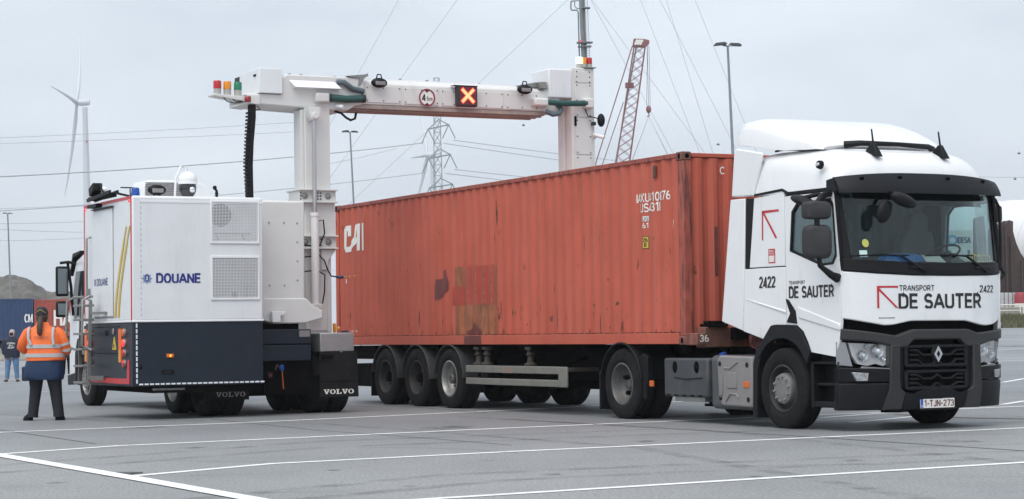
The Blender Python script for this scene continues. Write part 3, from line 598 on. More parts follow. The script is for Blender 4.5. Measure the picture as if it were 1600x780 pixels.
# --- bumper
BT = piecewise([(-.01, 1.225), (.35, 1.175), (.62, 1.13), (.87, 1.205), (1.68, 1.20), (1.85, 1.15), (2.05, 1.165), (CW + .01, 1.20)])
BB = piecewise([(-.01, 1.09), (.35, 1.06), (.62, .99), (.76, .99), (.86, 1.08), (CW - .86, 1.08), (CW - .76, .99), (1.85, .99), (2.05, 1.04), (CW + .01, 1.08)])
mb = MB(); front(mb, .05, CW - .05, 1.0, 1.36, -.10, .04, 24, 2); part('bumper_gap_liner', mb, CHASSIS, TR)
mb = MB(); front(mb, .003, CW - .003, BB, BT, .045, .10, 48, 3); part('bumper_beam', mb, MIDGREY, TR, bevel=.018, smooth=30)
for k in (0, 1):
    M = (lambda p: p) if k == 0 else mir
    mb = MB(); fpoly(mb, M([(.535, 1.02), (.66, 1.03), (.655, .60), (.665, .50), (.74, .46), (.74, .25), (.47, .245), (.52, .50)]), .05, .12); part('bumper_leg', mb, MIDGREY, TR, bevel=.015, smooth=20)
    mb = MB(); mb.shell(lambda a, b, k=k: (lambda v, z: (fu(v, z) + .03 - (.0 if True else 0), v, z))(lerp(-.01, .57, a) if not k else CW - lerp(-.01, .57, a), lerp(.25, .575, b)), 8, 4, (-.10, 0, 0)); part('lower_bumper_corner', mb, SLATE if False else DKGREY, TR, bevel=.015)
    mb = MB(); mb.shell(lambda a, b, k=k: (lambda v, z: (fu(v, z) + .035, v, z))(lerp(-.01, .56, a) if not k else CW - lerp(-.01, .56, a), lerp(.585, .585 + .175 - .02 * a, b)), 8, 3, (-.10, 0, 0)); part('upper_bumper_corner', mb, BLACKP, TR, bevel=.012)
    # side return of the bumper
    v0, v1 = ((-.01, .05), (CW - .05, CW + .01))[k]
    mb = MB(); mb.prism([(3.36, .25), (3.40, .25), (3.41, .78), (3.36, .82)], 'uz', v0, v1); part('bumper_side_return', mb, DKGREY, TR, bevel=.01)
    # headlight: housing, reflector bowls, lens
    h = [(.10, 1.055), (.54, 1.03), (.55, .80), (.50, .77), (.40, .80), (.30, .775), (.20, .80), (.14, .90)]
    mb = MB(); fpoly(mb, M(h), -.05, .05); HL = part('headlight', mb, HLIN, TR, bevel=.004)
    for v, z, r, mm in ((.25, .90, .07, CHROME), (.42, .95, .085, CHROME), (.30, 1.01, .03, CLEAR), (.49, .86, .03, CHROME)):
        vv = v if not k else CW - v; cc = (fu(vv, z) - .045, vv, z)
        mb = MB(); mb.lathe(cc, (1, 0, 0), [(r, 0), (r * .95, .02), (r * .6, .006), (.001, .02)], 18); part('reflector', mb, mm, HL)
        if r > .05:
            mb = MB(); mb.sphere((cc[0] + .014, vv, z), r * .5, 12, 8); part('bulb_lens', mb, SLATE if r < .07 else CLEAR, HL)
    mb = MB(); fpoly(mb, M([(.11, 1.048), (.535, 1.022), (.54, .81), (.50, .78), (.40, .81), (.30, .785), (.20, .81), (.15, .90)]), .016, .004); part('headlight_lens', mb, glass('lamp_cover', (.93, .93, .93), .03), HL)
    mb = MB(); fpoly(mb, M([(.22, .772), (.54, .745), (.54, .722), (.20, .752)]), .035, .04); part('daylight_strip', mb, TANKGREY, HL)
    mb = MB(); v_ = lambda q: q if not k else CW - q
    mb.add([(3.372, v_(-.012), 1.07), (3.372, v_(-.012), .79), (fu(v_(.07), 1.0) + .02, v_(.13), .77), (fu(v_(.04), 1.0) + .02, v_(.05), 1.06), (3.372, v_(.03), 1.07), (3.372, v_(.03), .79), (3.40, v_(.13), .77), (3.40, v_(.05), 1.06)],
                     [(0, 1, 2, 3), (7, 6, 5, 4), (0, 4, 5, 1), (1, 5, 6, 2), (2, 6, 7, 3), (3, 7, 4, 0)]); CL = part('corner_indicator', mb, mat('indicator_glass', (.34, .35, .37), .2, metal=.4), HL, bevel=.006)
    mb = MB(); fpoly(mb, M([(.09, .705), (.26, .695), (.25, .60), (.135, .60)]), .06, .05); part('fog_light', mb, mat('fog_glass', (.36, .37, .39), .2, metal=.5, var=.3, scale=30), TR, bevel=.006)
mb = MB(); front(mb, .66, CW - .66, .44, 1.10, -.07, .03, 10, 3); part('grille_backing', mb, CHASSIS, TR)
for k in (0, 1):
    M = (lambda p: p) if k == 0 else mir
    mb = MB(); fpoly(mb, M([(.665, .995), (.74, .99), (.74, .49), (.68, .50), (.662, .56)]), .0, .06); part('grille_side_trim', mb, BLACKP, TR, bevel=.008)
mb = MB(); fpoly(mb, [(.745, .455), (.86, .43), (1.0, .49), (CW - 1.0, .49), (CW - .86, .43), (CW - .745, .455), (CW - .745, .245), (.745, .245)], .04, .09); part('lower_bumper_centre', mb, DKGREY, TR, bevel=.012)
def grille(z0, z1):
    G = MB()
    def B(v0, za, v1, zb, w=.022):
        n = max(1, int(abs(v1 - v0) / .2))
        for i in range(n):
            a, b = i / n, (i + 1) / n; v0_, v1_ = CW / 2 + (v0 - 1.19) * 1.125, CW / 2 + (v1 - 1.19) * 1.125; p = (lerp(v0_, v1_, a), lerp(za, zb, a)); q = (lerp(v0_, v1_, b), lerp(za, zb, b))
            G.bar((fu(*p) + .01, *p), (fu(*q) + .01, *q), .05, w)
    for z in (z0, z1): B(.79, z, 1.59, z, .03)
    for v in (.79, 1.59): B(v, z0, v, z1, .03)
    zm = (z0 + z1) / 2
    for za, zb in ((z1, zm + .012), (zm, z0 + .012)):
        x = .84; hi = True; mid = lerp(zb, za, .55); low = zb
        X = [.83, .93, 1.0, 1.12, 1.19, 1.26, 1.38, 1.45, 1.55]; Z = [mid, mid, low, low, mid, low, low, mid, mid]
        for i in range(8): B(X[i], Z[i], X[i + 1], Z[i + 1], .02)
        B(.83, low, .95, low, .02); B(1.43, low, 1.55, low, .02)
    return G
part('upper_grille', grille(.77, 1.0), DKGREY, TR, bevel=.003, seg=1)
part('lower_grille', grille(.50, .70), DKGREY, TR, bevel=.003, seg=1)
cv, cz = CW / 2, .905
def dia(w, h, cz=cz): return [(cv - w, cz), (cv, cz + h), (cv + w, cz), (cv, cz - h)]
mb = MB(); fpoly(mb, [(cv - .085, cz + .02), (cv - .05, cz + .115), (cv + .05, cz + .115), (cv + .085, cz + .02), (cv + .03, cz - .115), (cv - .03, cz - .115)], .03, .04); bd = part('badge_plate', mb, BLACKP, TR, bevel=.008)
mb = MB(); o_, i_ = dia(.062, .10), dia(.026, .045)
for i in range(4):
    j = (i + 1) % 4; fpoly(mb, [o_[i], o_[j], i_[j], i_[i]], .055, .03)
part('diamond_badge', mb, CHROME, bd)
# number plate
PU = fu(cv, .32) + .055
mb = MB(); mb.box(PU - .01, PU, .985, 1.50, .258, .372); NP = part('number_plate', mb, PAINTW, TR, bevel=.004)
mb = MB(); mb.box(PU, PU + .002, .988, 1.025, .262, .368); part('blue_plate_band', mb, mat('plate_blue', (.01, .08, .5), .4), NP, smooth=0)
letter('1-TJN-273', mat('plate_red', (.13, .006, .012), .4), NP, on_face(1.045, 1.485, .278, .352, PU + .003), .02)
letter('B', PAINTW, NP, on_face(.997, 1.015, .27, .295, PU + .004))
mb = MB(); mb.box(PU - .02, PU - .001, .97, 1.515, .236, .255); part('plate_holder', mb, BLACKP, NP)
# wipers
for v in (.06, 1.05):
    mb = MB(); P = lambda q, z, o=.03: (fu(q, z) + o, q, z)
    mb.tube([P(v + 1.02, 1.89), P(v + .92, 1.94), P(v + .68, 2.08)], .016, 6); mb.tube([P(v + .68, 2.08), P(v + .42, 2.10)], .011, 6)
    wq = part('wiper', mb, BLACKP, TR); mb = MB(); mb.tube([P(v + .05, 2.085, .02), P(v + .35, 2.095, .02), P(v + .80, 2.09, .02)], .010, 6); part('wiper_blade', mb, BLACKP, wq)
for v in (.85, 1.86):
    mb = MB(); front(mb, v, v + .28, 1.925, 1.965, .035, .03, 5, 1); part('trim_step', mb, BLACKP, TR, bevel=.008)
# mirrors
def rbox(mb, c, d, ax=None): pass
for k in (0, 1):
    sv = (lambda q: -q) if k == 0 else (lambda q: CW + q)
    ARM = MB(); ARM.tube([(3.32, sv(.02), 2.84), (3.36, sv(.16 if k == 0 else .05), 2.80), (3.40, sv(.27 if k == 0 else .08), 2.70), (3.42, sv(.28 if k == 0 else .07), 2.3), (3.42, sv(.25 if k == 0 else .06), 1.97), (3.44, sv(.10), 1.86), (3.45, sv(.01), 1.82)], [q * (1 if k == 0 else .55) for q in (.045, .04, .035, .03, .03, .045, .06)], 8)
    mr = part('mirror_arm', ARM, BLACKP, TR)
    def shellbox(u0, u1, z0, z1, v0, v1, tap=.06):
        m_ = MB(); r = []
        for i, (q, g) in enumerate(((v0, .75), (lerp(v0, v1, .12), .95), (lerp(v0, v1, .5), 1), (lerp(v0, v1, .9), .97), (v1, .85))):
            cu, czz = (u0 + u1) / 2, (z0 + z1) / 2; hu, hz = (u1 - u0) / 2 * g, (z1 - z0) / 2 * g; ring = []
            for j in range(20):
                a = 2 * pi * j / 20; x = cos(a); y = sin(a); ring.append((cu + hu * abs(x) ** .45 * (1 if x > 0 else -1) - (tap * hz * 0), sv(q), czz + hz * abs(y) ** .45 * (1 if y > 0 else -1)))
            r.append(ring)
        return m_.loft(r)
    if k == 0:
        # housings face forward and outward
        def hous(u, v0, v1, z0, z1, dep):
            m_ = MB(); r = []
            for q, g in ((0, .70), (.12, .92), (.45, 1), (.95, .98), (1, .92)):
                hv, hz = (v1 - v0) / 2 * g, (z1 - z0) / 2 * g; cvv, czz = (v0 + v1) / 2, (z0 + z1) / 2
                r.append([(u - dep * q + (-.10) * (cos(2 * pi * j / 24)) * 0, cvv + hv * abs(cos(2 * pi * j / 24)) ** .4 * (1 if cos(2 * pi * j / 24) > 0 else -1), czz + hz * abs(sin(2 * pi * j / 24)) ** .4 * (1 if sin(2 * pi * j / 24) > 0 else -1)) for j in range(24)])
            return m_.loft(r)
    else: pass
    def hous2(u, q0, q1, z0, z1, dep):
        m_ = MB(); r = []
        for q, g in ((0, .72), (.10, .90), (.4, 1), (.95, .98), (1, .92)):
            hv, hz = (q1 - q0) / 2 * g, (z1 - z0) / 2 * g; cq, czz = (q0 + q1) / 2, (z0 + z1) / 2
            r.append([(u - dep * q - .25 * (cq + hv * cos(2 * pi * j / 24) - q0), sv(cq + hv * abs(cos(2 * pi * j / 24)) ** .4 * (1 if cos(2 * pi * j / 24) > 0 else -1)), czz + hz * abs(sin(2 * pi * j / 24)) ** .4 * (1 if sin(2 * pi * j / 24) > 0 else -1)) for j in range(24)])
        return m_.loft(r)
    kk = (3.50, .10, .42) if k == 0 else (3.38, .01, .20)
    part('mirror_housing', hous2(*kk, 2.05, 2.46, .13), MIDGREY, mr, smooth=50)
    part('mirror_housing', hous2(*kk, 2.52, 2.74, .13), MIDGREY, mr, smooth=50)
    mb = MB(); mb.sphere((3.02, sv(.20), 2.77), (.20, .12, .055), 16, 8, Matrix.Rotation(radians(18), 3, 'Y')); mb.tube([(3.10, sv(.0), 2.85), (3.05, sv(.2), 2.80)], .03, 6)
    if k == 0: part('kerb_mirror', mb, BLACKP, TR, smooth=50)
mb = MB(); mb.tube([(3.56, .62, 2.86), (3.80, .60, 2.82), (3.86, .62, 2.72)], .025, 8)
fm = part('front_mirror_arm', mb, BLACKP, TR)
mb = MB(); mb.sphere((3.86, .66, 2.735), (.09, .19, .075), 16, 10, Matrix.Rotation(radians(-20), 3, 'X')); part('front_mirror', mb, DKGREY, fm, smooth=60)
mb = MB(); mb.sphere((3.80, .42, 2.60), (.05, .10, .15), 14, 8, Matrix.Rotation(radians(-28), 3, 'X')); part('front_mirror', mb, BLACKP, fm, smooth=60)
# windscreen stickers
mb = MB(); mb.lathe((fu(.30, 2.2) + .002, .30, 2.235), (1, 0, .15), [(.05, 0), (.048, .003), (.001, .003)], 20); part('round_sticker', mb, mat('yellow_sticker', (.55, .55, .12), .5), WSH)
mb = MB(); fpoly(mb, [(.22, 2.07), (.31, 2.07), (.31, 2.15), (.22, 2.15)], .003, .002); part('square_sticker', mb, mat('pale_green_sticker', (.55, .72, .70), .5), WSH)
# interior
INT = mat('cab_interior_grey', (.10, .105, .11), .8, var=.1); INTL = mat('cab_curtain_grey', (.16, .17, .18), .85, var=.1)
mb = MB(); mb.prism([(1.75, 1.55), (3.42, 1.55), (3.42, 1.92), (1.75, 1.7)], 'uz', .06, CW - .06); mb.box(1.75, 1.80, .06, CW - .06, 1.5, 3.35); part('cab_floor', mb, INT, TR)
mb = MB(); front(mb, .08, CW - .08, 1.90, 2.0, -.06, .42, 20, 2); part('dashboard', mb, mat('dashboard_dark', (.03, .032, .035), .7), TR, bevel=.02)
mb = MB()
for i in range(16): mb.tube([(2.2 + .02 * (i % 2), .12 + i * .135, 2.9), (2.2 + .02 * (i % 2), .12 + i * .135, 1.7)], .075, 6)
part('curtain', mb, INTL, TR, smooth=60)
for v in (.55, 1.80):
    mb = MB(); mb.loft([[(2.45 + .12 * (z - 1.7), v + .26 * a * g, z) if b else (2.62 + .12 * (z - 1.7), v + .26 * a * g, z) for a, b in ((-1, 1), (1, 1), (1, 0), (-1, 0))] for z, g in ((1.7, 1), (2.3, 1), (2.42, .8), (2.44, .55), (2.62, .5), (2.66, .3))]); part('seat', mb, INT, TR, bevel=.03)
mb = MB()
cc = Vector((3.12, 1.83, 2.13)); ax = Vector((.55, 0, -1)).normalized(); pr = mb.ring(cc, ax, .215, 28); mb.tube(pr + [pr[0], pr[1]], .014, 6); mb.cyl(cc, cc + Vector((.12, 0, -.2)), .05, .06, 10); mb.bar(cc - Vector((0, .2, 0)), cc + Vector((0, .2, 0)), .05, .02); part('steering_wheel', mb, BLACKP, TR)
def inside(name, pts, m, label, cat, z, th=.02):
    mb = MB(); mb.prism(pts, 'uv', z, z + th); o = part(name, mb, m, None, bevel=.005); o.location = tw(0, 0); o.rotation_euler = (0, 0, TROT); return tag(o, label, cat)
mb = MB(); mb.loft([[(3.38 + .06 * a, .98 + .30 * b * g, 2.0 + z) for a, b in ((-1, -1), (1, -1), (1.2, 0), (1, 1), (-1, 1), (-1.1, 0))] for z, g in ((0, 1), (.05, 1.05), (.09, .9), (.12, .5))])
o = part('plastic_bag', mb, mat('blue_bag', (.03, .16, .45), .4, var=.3, scale=15), None); o.location = tw(0, 0); o.rotation_euler = (0, 0, TROT); tag(o, 'blue plastic bag lying on the dashboard behind the windscreen', 'bag')
for v0, a in ((1.33, .12), (1.86, .05)):
    mb = MB(); mb.prism([(3.32, v0), (3.34, v0 + .26), (3.56, v0 + .30 - a), (3.54, v0 + .02 - a)], 'uv', 2.01, 2.02); mb.v = [(x, y, z + (3.56 - x) * .38) for x, y, z in mb.v]
    o = part('paper_sheet', mb, PAINTW, None, smooth=0); o.location = tw(0, 0); o.rotation_euler = (0, 0, TROT); tag(o, 'white paper sheet on the dashboard ' + ('left of the steering wheel' if v0 < 1.5 else 'in front of the steering wheel near the far pillar'), 'paper')
mb = MB(); fpoly(mb, [(1.84, 2.015), (2.22, 2.015), (2.22, 2.10), (1.84, 2.115)], -.02, .006); o = part('name_plate', mb, GOLD, None, smooth=0); o.location = tw(0, 0); o.rotation_euler = (0, 0, TROT); tag(o, 'yellow plate with black letters standing behind the windscreen by the far pillar', 'sign')
for i in range(8):
    q = MB(); v = 1.88 + i * .04; fpoly(q, [(v, 2.03), (v + .016, 2.03), (v + .016, 2.09), (v, 2.09)], -.017, .002); part('letter_mark', q, INK, o, smooth=0)
# --- chassis, tanks, wheels
mb = MB()
for v in (.78, 1.52): mb.box(-2.2, 3.3, v, v + .08, .72, .98)
for u in (-1.9, -1.0, 0, 1.0, 2.0, 3.0): mb.box(u, u + .08, .86, 1.52, .76, .94)
mb.box(2.4, 3.35, .2, 2.18, .55, .95); mb.box(1.6, 3.3, .35, 2.05, .95, 1.5)
mb.cyl((-1.70, .2, .50), (-1.70, 2.2, .50), .09); mb.cyl((2.26, .2, .48), (2.26, 2.2, .48), .08); mb.sphere((-1.70, 1.2, .5), (.22, .2, .24))
part('chassis_frame', mb, CHASSIS, TR)
mb = MB(); mb.box(-2.1, -1.1, .65, 1.75, 1.0, 1.05); mb.cyl((-1.6, 1.2, 1.0), (-1.6, 1.2, 1.07), .5); part('coupling_plate', mb, CHASSIS, TR)
def arc_shell(mb, uc, zc, r, a0, a1, v0, v1, th=.025, n=18):
    return mb.shell(lambda a, b: (uc + r * cos(radians(lerp(a0, a1, a))), lerp(v0, v1, b), zc + r * sin(radians(lerp(a0, a1, a)))), n, 2, lambda a, b: Vector((-th * cos(radians(lerp(a0, a1, a))), 0, -th * sin(radians(lerp(a0, a1, a))))))
for k in (0, 1):
    v0, v1 = ((-.03, .60), (CW + .03, CW - .60))[k]; sg = -1 if k == 0 else 1
    mb = MB(); arc_shell(mb, -1.70, .49, .585, 8, 168, v0, v1); mb.box(-2.30, -2.27, v0, v1, .12, .66); q = part('rear_mudguard', mb, DKGREY, TR, bevel=.006)
    mb = MB(); mb.prism([(-1.12, .30), (-1.03, .28), (-.98, .60), (-.98, .86), (-1.10, .92), (-1.22, .85), (-1.10, .60)], 'uz', v0 - sg * .02, v0 - sg * .10); part('mudguard_bracket', mb, BLACKP, q, bevel=.01)
    wheel(TR, -1.70, -.01 if k == 0 else CW + .01, sg, .50, .27, 'drive', dual=True)
    wheel(TR, 2.26, -.02 if k == 0 else CW + .02, sg, .505, .30, 'steer')
    # front wheel well: rear flap, step box
    sv = (lambda q: q) if k == 0 else (lambda q: CW - q)
    mb = MB(); mb.prism([(1.60, .12), (1.70, .12), (1.72, .70), (1.80, .90), (1.90, 1.02), (1.86, 1.06), (1.70, .98), (1.62, .80)], 'uz', sv(-.02), sv(.45)); part('wheel_flap', mb, DKGREY, TR, bevel=.01)
    mb = MB(); mb.box(2.84, 3.40, sv(.16), sv(.20), .27, .90); mb.box(2.84, 2.90, sv(0), sv(.18), .27, .82); mb.box(2.84, 3.40, sv(0), sv(.18), .80, .83)
    sb = part('step_well', mb, BLACKP, TR, bevel=.006)
    for z in (.29, .54):
        q = MB(); q.box(2.90, 3.39, sv(.0 if z < .4 else .04), sv(.17), z, z + (.06 if z < .4 else .035)); part('step', q, DKGREY, sb, bevel=.008)
mb = MB(); mb.box(-.57, .52, .0, .5, .34, .86); BX = part('battery_box', mb, mat('battery_box_grey', (.055, .06, .066), .5, var=.1, dirt=[((.16, .15, .14), .5, .8, .4, (4, 4, 4))]), TR, bevel=.03)
for u in (-.28, .26):
    q = MB(); q.lathe((u, -.002, .74), (0, -1, 0), [(.06, 0), (.055, .006), (.035, .004), (.001, .02)], 14); q.v = [(x, y, .74 + (z - .74) * 1.35) for x, y, z in q.v]; part('box_latch', q, CHASSIS, BX)
q = MB(); q.tube([(-.3, -.004, .60), (0, -.012, .58), (.4, -.004, .60)], .008, 5); part('box_rib', q, BLACKP, BX)
q = MB(); q.box(-.32, .42, .02, .3, .28, .34); part('box_rail', q, STEPGREY, BX)
for i in range(5):
    q = MB(); q.box(-.5 + i * .2, -.42 + i * .2, -.006, .02, .352, .372); part('box_clip', q, CHASSIS, BX)
mb = MB(); mb.box(.53, 1.60, .035, .62, .20, .90); FT_ = part('fuel_tank', mb, mat('tank_dark', (.075, .08, .088), .45, var=.1), TR, bevel=.07, seg=4)
mb = MB(); mb.prism([(.86, .90), (1.62, .885), (1.60, .24), (.90, .25), (.82, .34), (.80, .84)], 'uz', -.03, .05); TC = part('tank_cover', mb, TANKGREY, FT_, bevel=.025, seg=3)
for a in ([(.98, .74), (1.10, .73), (1.30, .82)], [(.93, .65), (.93, .42), (.89, .36)], [(1.0, .31), (1.12, .41), (1.26, .40), (1.30, .36)]):
    q = MB(); q.tube([(p[0], -.034, p[1]) for p in a], .012, 5); part('cover_rib', q, TANKGREY, TC)
q = MB(); q.box(1.04, 1.27, -.045, -.02, .48, .68); part('cover_boss', q, TANKGREY, TC, bevel=.008)
for u, z in ((.87, .79), (1.50, .78), (.88, .35), (1.52, .34)):
    q = MB(); q.lathe((u, -.03, z), (0, -1, 0), [(.035, 0), (.032, .006), (.016, .003), (.001, .008)], 12); part('cover_bolt', q, DKGREY, TC)
q = MB(); q.box(1.42, 1.55, -.04, -.02, .49, .57); part('side_marker', q, ORANGE, TC, bevel=.006)
q = MB(); q.cyl((.70, .14, .88), (.70, .12, .925), .055, .045, 16); part('filler_cap', q, BLUEL, FT_)
q = MB(); q.box(-.86, -.77, -.06, -.03, .47, .55); part('side_marker', q, ORANGE, TR, bevel=.006)
# air hoses behind the cab
mb = MB(); mb.box(.7, 1.85, .55, 1.9, 1.0, 1.06); mb.tube([(1.3, .3, 1.3), (1.15, .28, 1.05), (.8, .5, 1.1), (.2, .9, 1.15)], .022, 6); mb.tube([(1.4, .25, 1.25), (1.3, .2, 1.0), (1.55, .2, .95), (1.65, .22, 1.15)], .018, 6); part('air_hose', mb, mat('red_brown_hose', (.12, .03, .025), .5), TR)
# ================================================================ red container on the semi-trailer
HB, CL_, CWD, CH = 1.034, 12.19, 2.438, 2.59
CN = root_t('shipping_container', -6, 1.2, 'weathered red container with white CAI letters, carried behind the white lorry cab', 'shipping container')
PIT = .2785; PH = .0
def corr(p, pit=PIT, dep=.027):
    q = ((p + PH) % pit) / pit
    if q < .23: return 0.
    if q < .50: return dep * (q - .23) / .27
    if q < .73: return dep
    if q < .999: return dep * (1 - (q - .73) / .269)
    return 0.
def breaks(a, b, pit=PIT):
    r = [a]; k = floor((a + PH) / pit) - 1
    while k * pit - PH < b:
        for f in (0, .23, .50, .73, .999):
            x = (k + f) * pit - PH
            if a + 1e-4 < x < b - 1e-4: r.append(x)
        k += 1
    return sorted(r) + [b]
def corrugated(u0, u1, z0, z1, base, sgn, axis='u', pit=PIT, dep=.027, nz=14):
    X = breaks(u0, u1, pit); mb = MB(); rows = []; vs = []; n = len(X)
    for z in [lerp(z0, z1, i / nz) for i in range(nz + 1)]:
        for x in X:
            d = base + sgn * (corr(x, pit, dep) + .004 * noise.noise(Vector((x * 1.1, z * 1.6, 3.1 * sgn))))
            vs.append((x, d, z) if axis == 'u' else (d, x, z))
    fs = [(j * n + i, j * n + i + 1, (j + 1) * n + i + 1, (j + 1) * n + i) for j in range(nz) for i in range(n - 1)]
    return mb.add(vs, fs)
ZT = HB + CH
part('side_panel', corrugated(-CL_ + .14, -.14, HB + .15, ZT - .07, .012, 1), CONT, CN, smooth=0)
part('side_panel', corrugated(-CL_ + .14, -.14, HB + .15, ZT - .07, CWD - .012, -1), CONT, CN, smooth=0)
part('front_wall', corrugated(.12, CWD - .12, HB + .14, ZT - .08, -.02, -1, 'v', .245, .045), CONT, CN, smooth=0)
mb = MB(); mb.box(-CL_ + .03, -CL_ + .06, .12, CWD - .12, HB + .14, ZT - .1); part('rear_door', mb, CONT, CN)
mb = MB(); mb.box(-CL_ + .1, -.1, .05, CWD - .05, ZT - .04, ZT - .02); part('roof_panel', mb, CONT, CN)
for v0, v1 in ((0, .06), (CWD - .06, CWD)):
    mb = MB(); mb.box(-CL_ + .16, -.16, v0, v1, ZT - .075, ZT - .012); o = part('top_rail', mb, REDPOST if v0 == 0 else CONT, CN, bevel=.006)
    mb = MB(); mb.box(-CL_ + .16, -.16, v0 - (0.002 if v0 == 0 else -.002), v1, HB + .012, HB + .162); part('bottom_rail', mb, CONT, CN, bevel=.006)
    mb = MB()
    for i in range(60):
        u = -CL_ + .3 + i * .198 + random.uniform(-.05, .05); mb.box(u, u + random.uniform(.02, .12), v0 + .002, v1 - .002, HB + .16, HB + .168 + random.uniform(0, .012))
    part('rust_flakes', mb, RUST, CN, kind='stuff')
for u in (-.08, -CL_ + .08):
    mb = MB(); mb.box(u - .05, u + .05, .16, CWD - .16, ZT - .07, ZT - .015); part('end_rail', mb, CONT, CN, bevel=.006)
    mb = MB(); mb.box(u - .05, u + .05, .16, CWD - .16, HB + .01, HB + .15); part('end_sill', mb, CONT, CN, bevel=.006)
for u0, u1 in ((-.15, 0), (-CL_, -CL_ + .15)):
    for v0, v1 in ((0, .14), (CWD - .14, CWD)):
        mb = MB(); mb.box(u0 + .005, u1 - .005, v0 + .004, v1 - .004, HB + .118, ZT - .118); part('corner_post', mb, REDPOST if u1 == 0 else CONT, CN, bevel=.012)
        for z0, z1 in ((HB, HB + .118), (ZT - .118, ZT)):
            a, b = (u0 - (.02 if u1 == 0 else 0), u1 + (.02 if u1 != 0 else 0)); mb = MB(); mb.box(a, b, v0 - (.004 if v0 == 0 else 0), v1 + (.004 if v0 else 0), z0, z1)
            q = part('corner_casting', mb, RUST, CN, bevel=.015)
            h = MB(); um, zm = (a + b) / 2, (z0 + z1) / 2; vv = (v0 - .006 if v0 == 0 else v1 + .006)
            h.lathe((um, vv, zm), (0, -1 if v0 == 0 else 1, 0), [(.032, -.01), (.030, .001), (.001, .001)], 14); h.v = [(x if True else 0, y, zm + (z - zm) * 1.35) for x, y, z in h.v]; part('casting_hole', h, CHASSIS, q)
            if u1 == 0:
                h = MB(); vm = (v0 + v1) / 2; h.lathe((.002, vm, zm), (1, 0, 0), [(.034, -.01), (.032, .001), (.001, .001)], 14); part('casting_hole', h, CHASSIS, q)
# a painted corrugation facing, lettering and repair patches that follow the corrugation
def drape(name, txt_or_polys, m, u0, u1, z0, z1, bold=0., off=.004):
    vs = []; fs = []
    for p in txt_or_polys: fs.append(tuple(range(len(vs), len(vs) + len(p)))); vs += p
    bm = bmesh.new(); V = [bm.verts.new((lerp(u0, u1, a), 0, lerp(z0, z1, b))) for a, b in vs]
    for f in fs:
        try: bm.faces.new([V[i] for i in f])
        except ValueError: pass
    for x in breaks(u0, u1)[1:-1]:
        bmesh.ops.bisect_plane(bm, geom=bm.verts[:] + bm.edges[:] + bm.faces[:], plane_co=(x, 0, 0), plane_no=(1, 0, 0))
    for k in range(1, 9):
        z = lerp(z0, z1, k / 9)
        if z1 - z0 > .3: bmesh.ops.bisect_plane(bm, geom=bm.verts[:] + bm.edges[:] + bm.faces[:], plane_co=(0, 0, z), plane_no=(0, 0, 1))
    for v in bm.verts: v.co.y = .012 + corr(v.co.x) + .004 * noise.noise(Vector((v.co.x * 1.1, v.co.z * 1.6, 3.1))) - off
    me = bpy.data.meshes.new(name); bm.to_mesh(me); bm.free(); me.materials.append(m); o = bpy.data.objects.new(name, me); return link(o, CN)
C_ = [[(0.006, 0.86), (0.206, 0.767), (0.175, 0.187), (0.0, 0.172)], [(0.006, 0.86), (0.079, 0.933), (0.19, 0.967), (0.365, 0.982), (0.365, 0.832), (0.206, 0.767)], [(0.229, 0.845), (0.365, 0.84), (0.365, 0.582), (0.229, 0.583)], [(0.0, 0.172), (0.175, 0.187), (0.276, 0.211), (0.381, 0.072), (0.359, 0.015), (0.159, -0.006), (0.063, 0.034)], [(0.254, 0.173), (0.524, 0.529), (0.556, 0.485), (0.613, 0.332), (0.381, 0.04), (0.308, 0.075)], [(0.524, 0.518), (0.556, 0.958), (0.613, 0.999), (0.651, 0.997), (0.613, 0.762), (0.571, 0.516)], [(0.556, 0.523), (0.635, 0.508), (0.635, 0.32), (0.549, 0.317)], [(0.613, 0.999), (0.816, 0.995), (0.803, 0.024), (0.613, 0.018), (0.625, 0.891)], [(0.867, 1.006), (1.006, 1.01), (1.006, 0.016), (0.867, 0.015)]]
for i, p in enumerate(C_): drape('lettering', [p], PAINTW, -11.83, -10.86, 2.74, 3.24, 0, .004 + .0006 * i)
def drape_text(txt, m, u0, u1, z0, z1, wt=.17, off=.004):
    G = glyph_quads(txt, (u1 - u0) / (z1 - z0), wt)
    for k in range(3): drape('lettering', [q for i, st in enumerate(G) if i % 3 == k for q in st], m, u0, u1, z0, z1, 0, off + .0006 * k)
drape_text('IAXU410876', PAINTW, -1.27, -.385, 3.005, 3.125)
drape_text('US431I', PAINTW, -1.15, -.65, 2.865, 2.985)
box_ = [[(0, 0), (1, 0), (1, 1), (0, 1)]]
drape('code_label', box_, PAINTW, -1.085, -.96, 2.74, 2.81); drape_text('61', PAINTW, -1.08, -.965, 2.645, 2.715, .2, .006); drape_text('UG', INK, -1.075, -.97, 2.75, 2.80, .15, .007)
drape('code_label', box_, INK, -1.09, -.965, 2.36, 2.535, 0, .004); drape('code_label', box_, GOLD, -1.08, -.975, 2.37, 2.525, 0, .006); drape_text('26', INK, -1.07, -.985, 2.45, 2.51, .2, .008); drape_text('8', INK, -1.05, -1.005, 2.385, 2.44, .2, .008)
drape('repair_patch', [[(0, 0), (1, 0), (1, 1), (0, 1)]], PATCHB, -7.13, -5.60, HB + .165, 2.31, 0, .003)
drape('repair_patch', [[(0, .0), (.0, .48), (.30, .50), (.30, 1), (.93, 1), (.93, 0)]], PATCHR, -7.20, -5.60, 1.69, 2.305, 0, .006)
drape('maroon_patch', [[(.02, 0), (.12, .06), (.3, 0), (.6, .12), (.98, .3), (1, .55), (.9, .9), (.9, 1), (.68, 1), (.68, .74), (.4, .70), (.12, .72), (.04, .5)]], PATCHD, -7.95, -7.38, 1.78, 2.28, 0, .005)
